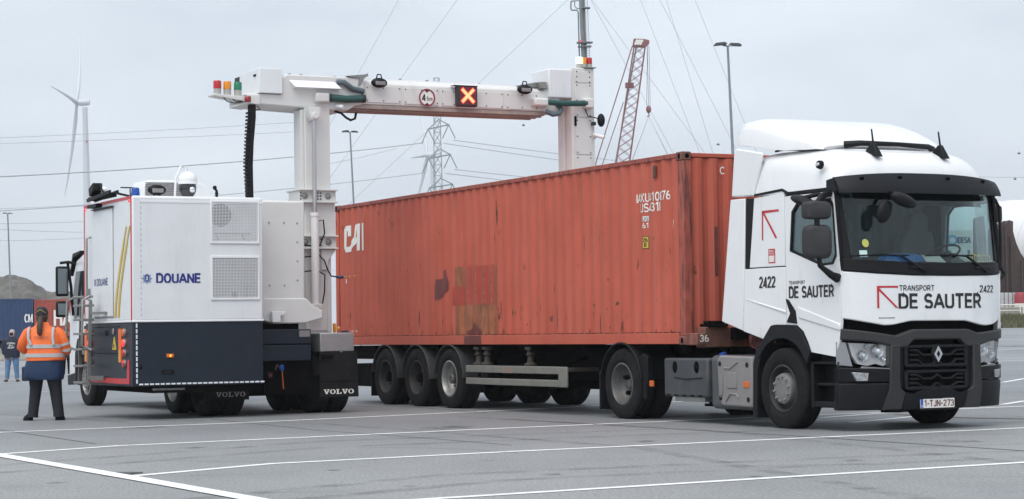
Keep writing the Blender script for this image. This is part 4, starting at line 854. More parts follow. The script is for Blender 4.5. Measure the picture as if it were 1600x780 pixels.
drape('maroon_patch', [[(.1, 0), (.9, 0), (1, .2), (.75, .5), (.55, 1), (.4, .8), (.35, .5), (.05, .2)]], PATCHD, -6.75, -6.1, HB + .165, 1.40, 0, .007)
mb = MB(); mb.prism([(-6.75, HB + .02), (-6.12, HB + .02), (-6.14, HB + .155), (-6.74, HB + .155)], 'uz', -.005, -.001); part('maroon_patch', mb, PATCHD, CN, smooth=0)
RM = random.Random(11)
mks = []
for i in range(75):
    low = RM.random() < .85; u = RM.uniform(-11.9, -.3) if RM.random() < .6 else RM.choice((-5.4, -4.9, -2.6, -1.9, -10.6, -8.3, -.9)) + RM.uniform(-.3, .3); z = HB + .18 + (RM.random() ** 2) * .45 if low else RM.uniform(1.5, 3.4)
    w = RM.uniform(.006, .022) * (2.2 if RM.random() < .15 else 1); h = RM.uniform(.02, .14) if RM.random() < .8 else RM.uniform(.15, .5); n = 7
    mks.append([(u + w * cos(2 * pi * k / n) * RM.uniform(.4, 1.2), z + h * .5 * sin(2 * pi * k / n) * RM.uniform(.5, 1.2)) for k in range(n)])
bm0 = [[((a + 12.1) / 12.1, (b - 1.0) / 2.6) for a, b in p] for p in mks]
drape('rust_mark', bm0, mat('dark_rust_mark', (.15, .05, .03), .8, var=.5, scale=12), -12.1, 0, 1.0, 3.6, 0, .003)['kind'] = 'stuff'
mb = MB(); mb.box(-CL_ + .15, -.15, .004, .012, HB + .160, HB + .172); part('seam_line', mb, CHASSIS, CN)
for i, u in enumerate((-6.62, -6.34, -6.06, -5.78)): drape('bare_edge', [[(0, 0), (1, .1), (.8, .5), (1, 1), (.3, .95), (.1, .5)]], mat('bare_worn_metal', (.22, .15, .10), .6, var=.6, scale=14), u, u + .022, HB + .2 + .3 * (i % 2), 2.28, 0, .008)
drape('scratch_mark', [[(0, 0), (.3, 0), (1, 1), (.7, 1)]], PAINTW, -.30, -.26, 2.60, 2.72); drape('code_label', box_, PAINTW, -11.74, -11.66, 2.17, 2.25)
for u0, u1, z in ((-12.0, -11.1, 2.295), (-12.0, -11.2, 1.29)):
    for k in range(7): drape('tape_dash', box_, GOLD if z > 2 else PAINTW, u0 + k * (u1 - u0) / 7, u0 + (k + .55) * (u1 - u0) / 7, z, z + .014)
letter('C', PAINTW, CN, on_face(.60, .68, 3.33, 3.43, .0 - .018), .02)
mb = MB(); mb.box(-.019, -.0175, .495, .548, 1.95, 2.62); part('dark_smear', mb, mat('dark_smear_paint', (.17, .05, .04), .7, var=.3), CN, smooth=0)
mb = MB(); mb.box(-.76, -.70, -.012, .02, 3.32, 3.49); part('lashing_bracket', mb, RUST, CN, bevel=.008)

# ================================================================ semi-trailer chassis
TL = root_t('semi_trailer', -6, 1.2, 'dark three-axle trailer with grey side guard rails under the large red container', 'trailer')
mb = MB()
for v in (.72, 1.60):
    mb.box(-12.1, .25, v, v + .12, .99, 1.02); mb.box(-12.1, .25, v, v + .12, .62 if True else .6, .65); mb.box(-12.1, -1.9, v + .05, v + .07, .65, .99); mb.box(-1.9, .25, v + .05, v + .07, .85, .99)
part('main_beam', mb, CHASSIS, TL)
mb = MB()
for u in (-11.9, -10.6, -9.3, -8.0, -6.4, -4.6, -3.0, -1.6, -.2): mb.box(u, u + .1, .06, CWD - .06, .93, 1.022)
part('cross_member', mb, CHASSIS, TL)
mb = MB(); mb.box(.012, .30, -.01, CWD + .01, 1.03, 1.19); mb.box(.06, .30, .12, CWD - .12, 1.0, 1.27); q = part('front_bolster', mb, RUST, TL, bevel=.012)
for v in (.16, 1.95):
    h = MB(); h.box(.10, .34, v, v + .30, 1.27, 1.31); h.box(.14, .30, v + .03, v + .27, 1.31, 1.35); h.box(.3, .36, v + .35, v + .65, 1.10, 1.26); part('lock_housing', h, CHASSIS, q, bevel=.008)
letter('36', PAINTW, q, on_face(.03, .17, 1.075, 1.165, .304), .02)
for u in (-6.42, -6.12, -4.64):
    mb = MB(); mb.lathe((u, .10, .72), (0, 0, 1), [(.10, 0), (.10, .03), (.055, .05), (.045, .14), (.075, .17), (.055, .19), (.05, .23), (.09, .25), (.09, .29)], 12, False); part('twist_lock', mb, GRIME, TL)
# side guards
for k in (0, 1):
    sv = (lambda q: q) if k == 0 else (lambda q: CWD - q)
    G = sub_empty('side_guard', TL)
    for z, z2 in ((.60, .715), (.41, .515)):
        mb = MB(); mb.box(-6.72, -3.58, sv(.0), sv(.035), z, z2); part('guard_rail', mb, RAILG, G, bevel=.012)
    mb = MB(); mb.box(-3.578, -3.32, sv(-.003), sv(.037), .408, .713); part('guard_end', mb, RAILG, G, bevel=.014)
    mb = MB(); mb.box(-3.345, -3.31, sv(.037), sv(1.1), .64, .70); part('guard_return', mb, GRIME, G, bevel=.01)
    for u in (-6.35, -5.0, -3.7):
        mb = MB(); mb.box(u, u + .05, sv(.037), sv(.07), .40, .71); mb.bar((u + .02, sv(.05), .68), (u + .02, sv(.7), .9), .04, .04); part('guard_post', mb, CHASSIS, G)
    mb = MB(); mb.box(-5.42, -5.05, sv(-.004), sv(.0), .605, .695); part('guard_decal', mb, mat('faded_red_decal', (.24, .18, .155), .6), G)
    # landing leg
    LG = MB(); LG.box(-2.52, -2.38, sv(.30), sv(.44), .34, 1.0); LG.box(-2.50, -2.40, sv(.32), sv(.42), .14, .36); LG.box(-2.62, -2.28, sv(.25), sv(.49), .10, .14); LG.bar((-2.6, sv(.38), .60), (-3.3, sv(.5), .95), .05, .05); part('landing_leg', LG, CHASSIS, TL)
mb = MB(); mb.box(-5.6, -4.0, .9, 1.5, .35, .8); mb.cyl((-6.3, .5, .75), (-5.5, .5, .75), .14); mb.cyl((-5.3, .35, .40), (-4.9, .35, .40), .13); part('air_tank', mb, CHASSIS, TL)
for i, u in enumerate((-7.34, -8.64, -9.94)):
    mb = MB(); mb.cyl((u, .3, .5), (u, 2.14, .5), .08); mb.box(u - .5, u + .35, .62, .84, .45, .62); mb.box(u - .5, u + .35, 1.6, 1.82, .45, .62); mb.cyl((u - .3, .73, .6), (u - .3, .73, .95), .13); mb.cyl((u - .3, 1.71, .6), (u - .3, 1.71, .95), .13); part('axle', mb, CHASSIS, TL)
    for k in (0, 1):
        v0, v1 = ((-.02, .44), (CWD + .02, CWD - .44))[k]
        wheel(TL, u, -.005 if k == 0 else CWD + .005, -1 if k == 0 else 1, .50, .38, 'trailer', m_rim=RIML if i == 0 else DARKRIM)
        mb = MB(); arc_shell(mb, u, .49, .565, -2 if i else 2, 172, v0, v1, .02, 20); part('mudguard', mb, mat('dusty_black_mudguard', (.035, .036, .038), .6, var=.15, dirt=[((.09, .085, .08), .5, .8, .4, (3, 3, 3))]), TL, bevel=.006)
for v0 in (-.02, CWD - .42):
    mb = MB(); mb.box(-10.53, -10.51, v0, v0 + .44, .14, .62); part('mud_flap', mb, BLACKP, TL)
mb = MB(); mb.box(-12.25, -12.15, .02, CWD - .02, .55, .70); part('rear_bumper_bar', mb, RAILG, TL, bevel=.01)
mb = MB(); mb.box(-12.15, -10.62, .10, 2.3, .79, 1.025); part('rear_beam', mb, CHASSIS, TL)
mb = MB(); mb.box(-12.14, -10.62, .10, 2.3, .30, .70); part('rear_light_board', mb, CHASSIS, TL)
mb = MB(); mb.box(-6.55, -2.7, .55, 1.95, .50, .96); part('equipment_box', mb, CHASSIS, TL, bevel=.02)
mb = MB(); mb.box(-10.5, -6.9, .55, 1.9, .60, 1.0); part('suspension_box', mb, CHASSIS, TL)

# ================================================================ customs scanner lorry
SCN = root_t('scanner_truck', -9.5, -3.05, 'white and slate scanner lorry marked DOUANE with gantry arm over the red container', 'scanner truck')
VL, VR = -4.22, -1.86
# --- driver's cab, far end
CB = [(-13.2, 1.0), (-13.2, 2.72), (-13.5, 2.80), (-14.2, 2.80), (-14.65, 2.70), (-14.95, 2.35), (-15.10, 1.85), (-15.18, 1.2), (-15.20, .45), (-14.55, .42), (-14.50, .75)] + [(-13.95 + .60 * cos(radians(q)), .50 + .62 * sin(radians(q))) for q in range(150, 20, -13)]
mb = MB(); mb.prism(CB, 'uz', VL + .02, VR - .02); part('cab_body', mb, WHITE, SCN, bevel=.05, seg=3)
WN = [(-13.95, 2.48), (-13.95, 1.72), (-14.75, 1.60), (-14.95, 1.80), (-14.62, 2.48)]
mb = MB(); mb.prism(WN, 'uz', VL + .005, VL + .03); part('side_window', mb, mat('dark_cab_glass', (.03, .04, .045), .08, spec=.8), SCN, bevel=.004)
mb = MB(); mb.prism([(-13.2, 1.30), (-13.35, 1.22), (-13.9, 1.34), (-14.45, 1.22), (-14.60, .95), (-14.62, .40), (-14.52, .42), (-14.47, .75), (-14.35, 1.0), (-13.95, 1.14), (-13.5, 1.0), (-13.3, .8), (-13.2, .8)], 'uz', VL - .03, VL + .1); part('cab_wheel_arch', mb, BLACKP, SCN, bevel=.01)
mb = MB(); mb.prism([(-14.62, .38), (-15.15, .36), (-15.15, .55), (-14.62, .60)], 'uz', VL - .02, VL + .06); part('cab_step', mb, BLACKP, SCN, bevel=.02)
mb = MB(); mb.box(-14.0, -13.9, VL - .02, VL, 1.40, 1.46); part('cab_door_handle', mb, BLACKP, SCN)
mb = MB(); mb.prism([(-14.3, 2.80), (-14.75, 2.74), (-14.98, 2.40), (-15.03, 2.44), (-14.8, 2.82), (-14.3, 2.86)], 'uz', VL - .01, VR + .01); part('cab_visor', mb, BLACKP, SCN, bevel=.01)
mb = MB(); mb.tube([(-14.62, VL, 2.62), (-14.66, VL - .12, 2.66), (-14.68, VL - .28, 2.64)], .03, 6); mb.tube([(-14.66, VL - .14, 2.65), (-14.66, VL - .08, 2.2), (-14.66, VL - .04, 1.66)], .028, 6); mm = part('mirror_arm', mb, BLACKP, SCN)
for z0, z1 in ((2.02, 2.58), (1.63, 1.93)):
    mb = MB(); mb.box(-14.74, -14.64, VL - .36, VL - .12, z0, z1); q = part('mirror_housing', mb, BLACKP, mm, bevel=.04, seg=3)
    mb = MB(); mb.box(-14.642, -14.636, VL - .33, VL - .15, z0 + .045, z1 - .045); part('mirror_glass', mb, mat('mirror_glass', (.20, .23, .25) if z0 > 2 else (.55, .6, .64), .1, metal=.5), q, bevel=.01)
# --- chassis
mb = MB()
for v in (-3.5, -2.66): mb.box(-14.6, -7.0, v, v + .09, .62, .90)
mb.box(-13, -9.8, -4.0, -2.1, .42, .95); mb.box(-9.6, -7.1, -3.6, -2.5, .4, .9); mb.box(-7.9, -7.05, -3.9, -2.2, .30, .60)
for u in (-7.55, -8.93, -13.95): mb.cyl((u, -4.1, .5), (u, -2.0, .5), .09)
mb.box(-7.08, -6.98, -3.35, -2.65, .35, .85); mb.box(-9.7, -7.4, -4.1, -1.98, 1.0, 1.10)
part('truck_chassis', mb, CHASSIS, SCN)
for u, kd, mr, dl in ((-13.95, 'steer', RIML, False), (-8.93, 'drive', RIML, True), (-7.55, 'drive', DARKRIM, True)):
    wheel(SCN, u, VL - .0, -1, .50, .28, kd, m_rim=mr, dual=dl); wheel(SCN, u, VR, 1, .50, .28, kd, m_rim=mr, dual=dl)
for k, (v0, v1) in enumerate(((-4.24, -3.60), (-2.42, -1.78))):
    mb = MB(); zt = .56 if k == 0 else .96
    mb.prism([(v0, zt), (v1, zt), (v1 + .02, .25), (v0, .25)] if k else [(v0, zt), (v1, zt), (v1, .25), (v0, .25)], 'vz', -7.02, -6.995)
    q = part('mud_flap', mb, mat('mud_flap_rubber', (.010, .0105, .012), .6, spec=.2, var=.15, dirt=[((.06, .06, .06), .5, .8, .3, (5, 5, 5))]), SCN, bevel=.004)
    def slab(ch):
        if ch == 'V': return [[(.0, 1), (.42, 1), (.42, .88), (.34, .88), (.52, .25), (.68, .88), (.6, .88), (.6, 1), (1, 1), (1, .88), (.93, .88), (.62, 0), (.38, 0), (.07, .88), (0, .88)]]
        if ch == 'L': return [[(.05, 0), (.95, 0), (.95, .38), (.82, .38), (.74, .13), (.46, .13), (.46, .87), (.58, .87), (.58, 1), (.05, 1), (.05, .87), (.17, .87), (.17, .13), (.05, .13)]]
        o = [(.5 + .5 * cos(2 * pi * i / 20), .5 + .5 * sin(2 * pi * i / 20)) for i in range(20)]; n_ = [(.5 + .24 * cos(2 * pi * i / 20), .5 + .38 * sin(2 * pi * i / 20)) for i in range(20)]
        return [[o[i], o[(i + 1) % 20], n_[(i + 1) % 20], n_[i]] for i in range(20)]
    a0, a1 = (v0 + .10, v1 - .06) if k == 0 else (v0 + .06, v1 - .06); wch = (a1 - a0) / 5
    for i, ch in enumerate('VOLVO'):
        o = flat2('lettering', slab(ch), mat('faded_white_lettering', (.36, .37, .38), .5) if k == 0 else PAINTW, q, lambda a, b, i=i: (-6.993 + .002, a0 + wch * (i + .02 + .94 * a), lerp(.30, .375, b)))
    if k:
        mb = MB(); mb.box(-6.995, -6.985, v0, v1, .50, .507); mb.box(-6.99, -6.95, v0 + .02, v0 + .22, .86, .92); part('flap_fold', mb, CHASSIS, q)
mb = MB(); mb.box(-9.6, -7.02, -2.40, VR + .04, .97, 1.265); part('checker_deck', mb, CHECK, SCN, bevel=.012)
mb = MB()
for i in range(16):
    for j in range(7): mb.bar((-7.018, -2.37 + i * .034 + (j % 2) * .017, .99 + j * .038), (-7.018, -2.355 + i * .034 + (j % 2) * .017, 1.005 + j * .038), .006, .004)
part('checker_relief', mb, STEEL, SCN, kind='stuff')
mb = MB(); mb.box(-8.9, -6.90, -3.50, -2.60, 1.10, 1.33); part('tool_locker', mb, SLATE, SCN, bevel=.012)
mb = MB(); mb.box(-8.9, -6.90, -3.50, -2.60, .84, 1.085); part('tool_locker', mb, SLATE, SCN, bevel=.012)
mb = MB(); mb.box(-6.9, -6.892, -2.80, -2.62, 1.21, 1.31); part('locker_plate', mb, TANKGREY, SCN)
mb = MB(); mb.box(-6.98, -6.94, -3.32, -3.22, .57, .67); q = part('tail_lamp', mb, BLACKP, SCN, bevel=.01); mb = MB(); mb.box(-6.94, -6.93, -3.295, -3.245, .595, .645); part('lamp_lens', mb, mat('dim_red_lamp', (.12, .01, .01), .4), q, bevel=.01)
mb = MB(); mb.box(-6.98, -6.93, -3.10, -3.04, .68, .78); part('air_coupling', mb, BLUEL, SCN, bevel=.01)
mb = MB(); mb.tube([(-6.95, -3.07, .68), (-6.95, -3.05, .4)], .008, 5); part('orange_cord', mb, ORANGE, SCN)
mb = MB(); mb.tube([(-6.95, -3.1, .72), (-6.93, -3.16, .78), (-6.95, -3.18, .70)], .018, 6); part('air_hose', mb, GRIME, SCN)
# --- inspection cabin
B0, B1, C0, C1, ZS, ZB, ZC = -9.02, -6.45, -5.62, -3.55, 1.468, .50, 3.35
mb = MB(); mb.box(B0, B1, C0, C1, ZS + .003, ZC); BX_ = part('cabin_upper_body', mb, WHITE3, SCN, bevel=.035, seg=3)
mb = MB(); mb.box(B0 + .01, B1 - .01, C0 + .006, C1 - .006, ZB, ZS - .003); part('cabin_lower_body', mb, SLATE, SCN, bevel=.02)
mb = MB(); mb.box(B0 + .02, B1 + .006, C0 - .006, C1, ZS - .008, ZS + .022); part('cabin_waist_rail', mb, WHITE, SCN, bevel=.008)
mb = MB(); mb.box(B1 - .01, B1 + .006, C0 + .13, C1 - .01, ZC - .10, ZC - .07); part('cabin_top_moulding', mb, WHITE, SCN)
for v in (C0 + .13,):
    mb = MB()
    for i in range(22): mb.box(B1 - .002, B1 + .004, v, v + .014, ZS + .08 + i * .08, ZS + .125 + i * .08)
    part('moulding_rivet', mb, mat('pale_grey_rivet', (.52, .53, .54), .5), SCN, kind='stuff')
# white reflective dashes round the lower body (rear face)
k = 0
for i in range(24):
    v = C0 + .10 + i * .083
    mb = MB(); mb.box(B1 - .009, B1 - .004, v, v + .062, ZB + .025, ZB + .048); part('reflective_dash', mb, DOTW, SCN, smooth=0)
for i in range(11):
    z = ZB + .05 + i * .083; mb = MB(); mb.box(B1 - .009, B1 - .004, C0 + .055, C0 + .078, z, z + .062); part('reflective_dash', mb, DOTW, SCN, smooth=0)
# air vents with perforated screens
for z0, z1, kk in ((2.64, 3.30, 0), (1.785, 2.455, 1)):
    v0, v1 = -4.40, -3.615
    mb = MB(); mb.prism([(v0, z0), (v1, z0), (v1, z1), (v0, z1)], 'vz', B1, B1 + .02, holes=[[(v0 + .035, z0 + .035), (v1 - .03, z0 + .035), (v1 - .03, z1 - .035), (v0 + .035, z1 - .035)]]); VF = part('vent_frame', mb, WHITE, SCN, bevel=.006)
    mb = MB(); mb.box(B1 + .0005, B1 + .004, v0 + .036, v1 - .031, z0 + .036, z1 - .036); part('vent_backing', mb, mat('vent_backing', (.50, .51, .52), .6, var=.1) if kk == 0 else mat('lower_vent_backing', (.24, .25, .26), .6, var=.15), VF)
    mb = MB()
    nx, nzz = 30, 26
    for i in range(nx): x = lerp(v0 + .04, v1 - .035, (i + .5) / nx); mb.box(B1 + .012, B1 + .014, x - .0032, x + .0032, z0 + .036, z1 - .036)
    for j in range(nzz): z = lerp(z0 + .04, z1 - .04, (j + .5) / nzz); mb.box(B1 + .0122, B1 + .0142, v0 + .036, v1 - .031, z - .0032, z + .0032)
    part('perforated_screen', mb, WHITE, VF, kind='stuff')
    if kk == 0:
        mb = MB(); mb.lathe((B1 + .0045, -4.24, 3.075), (1, 0, 0), [(.18, 0), (.172, .003), (.001, .003)], 28)
        mb.v = [(x, max(y, v0 + .037), min(z, z1 - .037)) for x, y, z in mb.v]; part('vent_fan', mb, mat('fan_dark', (.02, .02, .021), .6, spec=.1), VF)
        mb = MB(); mb.box(B1 + .0045, B1 + .007, v0 + .04, -3.75, 2.785, 2.80)
        for q in (-4.32, -3.90): mb.bar((B1 + .006, q, 2.79), (B1 + .006, q + .05, 2.69), .002, .02)
        part('vent_bracket', mb, TANKGREY, VF)
    else:
        mb = MB(); mb.box(B1 + .0045, B1 + .007, -4.06, -3.98, z0 + .04, z0 + .12); mb.box(B1 + .0045, B1 + .007, -3.83, -3.82, z0 + .04, z1 - .04); part('vent_gap', mb, mat('fan_dark', (.02, .02, .021), .6, spec=.1), VF)
letter('DOUANE', NAVY, SCN, on_face(-5.245, -4.56, 2.045, 2.185, B1 + .004), .07)
def crest(fn, par):
    ray_ = [[(.5 + .5 * cos(a) * .98, .5 + .5 * sin(a)), (.5 + .36 * cos(a + .22), .5 + .36 * sin(a + .22)), (.5 + .30 * cos(a), .5 + .30 * sin(a)), (.5 + .36 * cos(a - .22), .5 + .36 * sin(a - .22))] for a in [k * pi / 4 + pi / 8 * 0 for k in range(8)]]
    flat2('crest_rays', ray_, CREST, par, fn)
    d_ = OFFV.normalized()
    flat2('crest_disc', [[(.5 + .34 * cos(i * pi / 8), .5 + .36 * sin(i * pi / 8)) for i in range(16)]], CREST, par, lambda a, b: tuple(Vector(fn(a, b)) + d_ * .0004))
    flat2('crest_shield', [[(.32, .86), (.68, .86), (.68, .36), (.5, .22), (.32, .36)]], mat('crest_navy', (.06, .10, .32), .4), par, lambda a, b: tuple(Vector(fn(a, b)) + d_ * .0008))
    flat2('crest_emblem', [[(.46, .70), (.55, .70), (.54, .5), (.57, .38), (.43, .38), (.46, .5)]], PAINTW, par, lambda a, b: tuple(Vector(fn(a, b)) + OFFV))
OFFV = Vector((.002, 0, 0)); crest(lambda a, b: (B1 + .0035, lerp(-5.48, -5.305, a), lerp(2.025, 2.195, b)), SCN)
mb = MB(); mb.box(B1 - .01, B1 + .014, -5.10, -4.985, .925, .985); q = part('side_marker', mb, ORANGE, SCN, bevel=.01); mb = MB(); mb.sphere((B1 + .012, -5.04, .955), (.01, .018, .018)); part('marker_bulb', mb, ORLIT, q)
mb = MB(); mb.box(B1 - .01, B1 - .001, -5.17, -4.98, .68, .745); q = part('flap_handle', mb, BLACKP, SCN, bevel=.01); mb = MB(); mb.box(B1 - .002, B1 + .006, -5.13, -5.04, .70, .72); part('handle_bar', mb, SLATE, q)
mb = MB(); mb.sphere((B1 - .005, -5.50, .80), (.012, .03, .04)); part('latch_knob', mb, BLACKP, SCN)
# left face: door, red frame, stripes, lamps, ladder
LV = C0 - .004
for pts in ([(B0, 3.30), (B0, 3.345), (B1 - .02, 3.345), (B1 - .02, 3.30)], [(B1 - .055, ZS + .02), (B1 - .018, ZS + .02), (B1 - .018, 3.30), (B1 - .055, 3.30)], [(B0, 1.5), (B0 + .03, 1.5), (B0 + .03, 3.30), (B0, 3.30)]):
    mb = MB(); mb.prism(pts, 'uz', LV - .002, LV + .02); part('red_edge_tape', mb, REDS, SCN, smooth=0)
mb = MB(); mb.prism([(-7.10, ZB + .04), (B1 - .17, ZB + .04), (B1 - .17, .90), (B1 - .25, .90), (B1 - .30, ZB + .12), (-8.9, ZB + .12), (-8.9, ZB + .04)], 'uz', LV, LV + .02); part('red_corner_tape', mb, REDS, SCN, smooth=0)
mb = MB(); mb.prism([(-8.42, 1.56), (-7.42, 1.56), (-7.42, 3.22), (-8.42, 3.22)], 'uz', LV - .012, LV + .02); DR = part('cabin_door', mb, WHITE3, SCN, bevel=.01)
mb = MB(); mb.prism([(-8.44, 1.54), (-7.40, 1.54), (-7.40, 3.24), (-8.44, 3.24)], 'uz', LV - .003, LV + .01, holes=[[(-8.425, 1.555), (-7.415, 1.555), (-7.415, 3.225), (-8.425, 3.225)]]); part('door_gap', mb, TANKGREY, DR)
mb = MB(); mb.box(-8.46, -7.36, LV - .05, LV, 3.235, 3.25); part('door_gutter', mb, MIDGREY, DR)
mb = MB(); mb.tube([(-8.62, LV, 2.83), (-8.62, LV - .07, 2.80), (-8.62, LV - .07, 1.85), (-8.62, LV, 1.82)], .018, 8); part('grab_rail', mb, STEPGREY, SCN)
letter('DOUANE', NAVY, DR, on_side(-8.25, -7.66, 2.045, 2.155, LV - .016), .0)
OFFV = Vector((0, -.002, 0)); crest(lambda a, b: (lerp(-8.42, -8.29, a), LV - .0155, lerp(2.03, 2.17, b)), DR)
for o0 in (0, .17):
    pts = []; n = 8
    for i in range(n + 1):
        t = i / n; u = -7.36 + o0 + .62 * t ** 1.5; z = 1.54 + 1.36 * t
        if u > B1 - .07: u = B1 - .07
        pts.append((u, z))
    P = pts + [(min(u + .095 * (1 if z < 2.7 else .7), B1 - .058), z) for u, z in reversed(pts)]
    flat2('yellow_stripe', [[P[i], P[i + 1], P[-2 - i], P[-1 - i]] for i in range(n)], GOLD, SCN, lambda a, b: (a, LV - .003, b))
for u in (-6.86, -8.72):
    for i, (z, mm_) in enumerate(((1.31, ORANGE), (1.155, REDLIT), (1.0, REDLAMP), (.845, REDLAMP))):
        mb = MB(); mb.lathe((u, LV, z), (0, -1, 0), [(.066, -.01), (.064, .010), (.058, .014)], 20); q = part('tail_lamp', mb, STEPGREY, SCN); mb = MB(); mb.lathe((u, LV, z), (0, -1, 0), [(.06, .01), (.05, .03), (.001, .035)], 18); part('lamp_lens', mb, mm_, q)
    mb = MB(); mb.prism([(u - .30, .86), (u - .16, .86), (u - .16, 1.37), (u - .30, 1.37)], 'uz', LV - .003, LV + .01); q = part('chevron_plate', mb, mat('fluorescent_orange', (.85, .16, .02), .4), SCN, smooth=0)
    mb = MB(); mb.prism([(u - .27, .87), (u - .20, .87), (u - .20, 1.05), (u - .27, 1.05)], 'uz', LV - .005, LV - .003); part('chevron_inset', mb, GOLD, q, smooth=0)
mb = MB(); mb.prism([(-7.48, 1.05), (-7.30, 1.05), (-7.39, 1.25)], 'uz', LV - .004, LV + .01); q = part('radiation_triangle', mb, GOLD, SCN, smooth=0); mb = MB(); mb.lathe((-7.39, LV - .005, 1.11), (0, -1, 0), [(.03, 0), (.001, .001)], 12); part('trefoil_mark', mb, INK, q)
mb = MB(); mb.lathe((-7.42, LV, 1.33), (0, -1, 0), [(.05, 0), (.045, .01), (.001, .012)], 16); part('socket_cap', mb, TANKGREY, SCN)
mb = MB(); mb.box(-7.86, -7.76, LV - .012, LV, 1.27, 1.35); part('socket_box', mb, BLACKP, SCN, bevel=.01)
mb = MB(); mb.box(-8.5, -7.1, LV - .003, LV + .01, .995, 1.0); mb.box(-8.5, -7.1, LV - .003, LV + .01, 1.40, 1.405); part('flap_seam', mb, CHASSIS, SCN)
LD = sub_empty('ladder', SCN)
mb = MB()
for u in (-8.62, -8.10): mb.bar((u, LV - .16, 1.80), (u, LV - .20, .50), .05, .03)
part('ladder_stile', mb, STEPGREY, LD)
for z in (.54, .80, 1.06, 1.30, 1.52, 1.74):
    mb = MB(); mb.box(-8.61, -8.11, LV - .30, LV - .10, z - .015, z + .02); part('ladder_step', mb, STEPGREY, LD, bevel=.005)
for u, dv in ((-8.85, -.22), (-7.95, -.22)):
    mb = MB(); mb.tube([(u + .30 if u < -8.4 else u - .1, LV - .15, 1.88), (u, LV + dv, 1.88), (u - .02, LV + dv - .10, 1.82), (u - .02, LV + dv - .12, 1.12), (u + .05, LV + dv, 1.06), (u + (.25 if u < -8.4 else -.15), LV - .18, 1.06)], .02, 8); part('ladder_handrail', mb, STEPGREY, LD)
for f in (lambda q: q.bar((-8.1, LV - .16, 1.62), (-7.7, LV - .01, 1.62), .04, .04), lambda q: q.bar((-8.1, LV - .2, .62), (-7.9, LV - .01, .62), .04, .06), lambda q: q.box(-8.16, -8.06, LV - .22, LV - .17, 1.85, 2.0)):
    mb = MB(); f(mb); part('ladder_bracket', mb, STEPGREY, LD)
mb = MB(); mb.box(-8.9, -6.5, -5.3, -3.7, .40, .50); mb.box(-9.0, -6.8, -4.4, -4.2, .42, .9); part('cabin_subframe', mb, CHASSIS, SCN)
mb = MB(); mb.box(-6.55, -6.50, -5.30, -4.80, .44, .47); part('silver_sill', mb, STEEL, SCN)
# roof equipment
mb = MB(); mb.prism([(-5.0, 3.36), (-4.99, 3.60), (-4.92, 3.70), (-4.15, 3.71), (-3.96, 3.63), (-3.82, 3.48), (-3.80, 3.36)], 'vz', -8.6, -7.9); AC = part('air_conditioner', mb, WHITE3, SCN, bevel=.03)
mb = MB()
for i in range(9): mb.box(-7.9, -7.885, -4.96, -4.35, 3.44 + i * .026, 3.452 + i * .026)
part('louvre', mb, TANKGREY, AC)
mb = MB(); mb.sphere((-7.2, -4.50, 3.66), (.15, .15, .13), 18, 10); mb.lathe((-7.2, -4.50, 3.64), (0, 0, 1), [(.15, 0), (.152, -.05), (.12, -.055)], 18); mb.tube([(-7.2, -4.52, 3.72), (-7.2, -4.53, 3.86), (-7.2, -4.60, 3.86), (-7.22, -4.68, 3.70), (-7.22, -4.70, 3.36)], [.03, .03, .028, .02, .02], 8); DC = part('dome_camera', mb, WHITE, SCN, smooth=60)
mb = MB(); mb.sphere((-7.2, -4.50, 3.53), (.135, .135, .17), 16, 10); part('camera_dome', mb, mat('smoked_dome', (.012, .012, .014), .08, spec=.8), DC, smooth=60)
mb = MB(); mb.sphere((-7.08, -4.47, 3.50), (.05, .05, .05), 10, 6); part('dome_lens', mb, CHROME, DC)
def flood(name, par, c, up=True, s=1.):
    m_ = MB(); m_.sphere((c[0], c[1], c[2]), (.07 * s, .15 * s, .085 * s), 16, 8); o = part(name, m_, BLACKP, par, smooth=60)
    m_ = MB(); m_.box(c[0] + .05 * s, c[0] + .072 * s, c[1] - .09 * s, c[1] + .09 * s, c[2] - .045 * s, c[2] + .02 * s); part('lamp_glass', m_, TANKGREY, o, bevel=.01)
    m_ = MB(); zz = c[2] + (.07 if up else -.07) * s; m_.tube([(c[0], c[1] - .05 * s, zz), (c[0], c[1] - .03 * s, zz + (.07 if up else -.07) * s), (c[0], c[1] + .03 * s, zz + (.07 if up else -.07) * s), (c[0], c[1] + .05 * s, zz)], .012 * s, 6); part('lamp_bracket', m_, BLACKP, o)
    return o
flood('work_lamp', SCN, (-7.3, -4.96, 3.50), False)
mb = MB(); mb.cyl((-7.6, -5.21, 3.35), (-7.6, -5.21, 3.42), .09, n=14); q = part('blue_beacon', mb, CHASSIS, SCN); mb = MB(); mb.lathe((-7.6, -5.21, 3.42), (0, 0, 1), [(.07, 0), (.062, .11), (.05, .13), (.001, .133)], 16); part('beacon_lens', mb, BLUEL, q)
mb = MB(); mb.tube([(-8.4, -5.05, 3.35), (-8.4, -5.05, 3.60)], .01, 5); mb.box(-8.43, -8.37, -5.20, -4.93, 3.60, 3.615); part('roof_antenna', mb, CHASSIS, SCN)
mb = MB(); mb.tube([(-7.0, -4.10, 3.36), (-7.0, -4.10, 3.48), (-7.0, -4.13, 3.52)], .022, 6); mb.sphere((-7.0, -4.13, 3.53), .035, 8, 6); mb.sphere((-7.0, -4.10, 3.44), .03, 8, 6); part('black_sensor', mb, BLACKP, SCN)
mb = MB(); mb.lathe((-7.2, -3.85, 3.35), (0, 0, 1), [(.12, 0), (.11, .025), (.05, .045), (.001, .05)], 16); part('roof_vent', mb, TANKGREY, SCN)
RK = sub_empty('roof_work_lights', SCN)
mb = MB()
for i in range(9): mb.box(-8.35 + i * .13, -8.32 + i * .13, -5.74, -5.60, 3.38, 3.44)
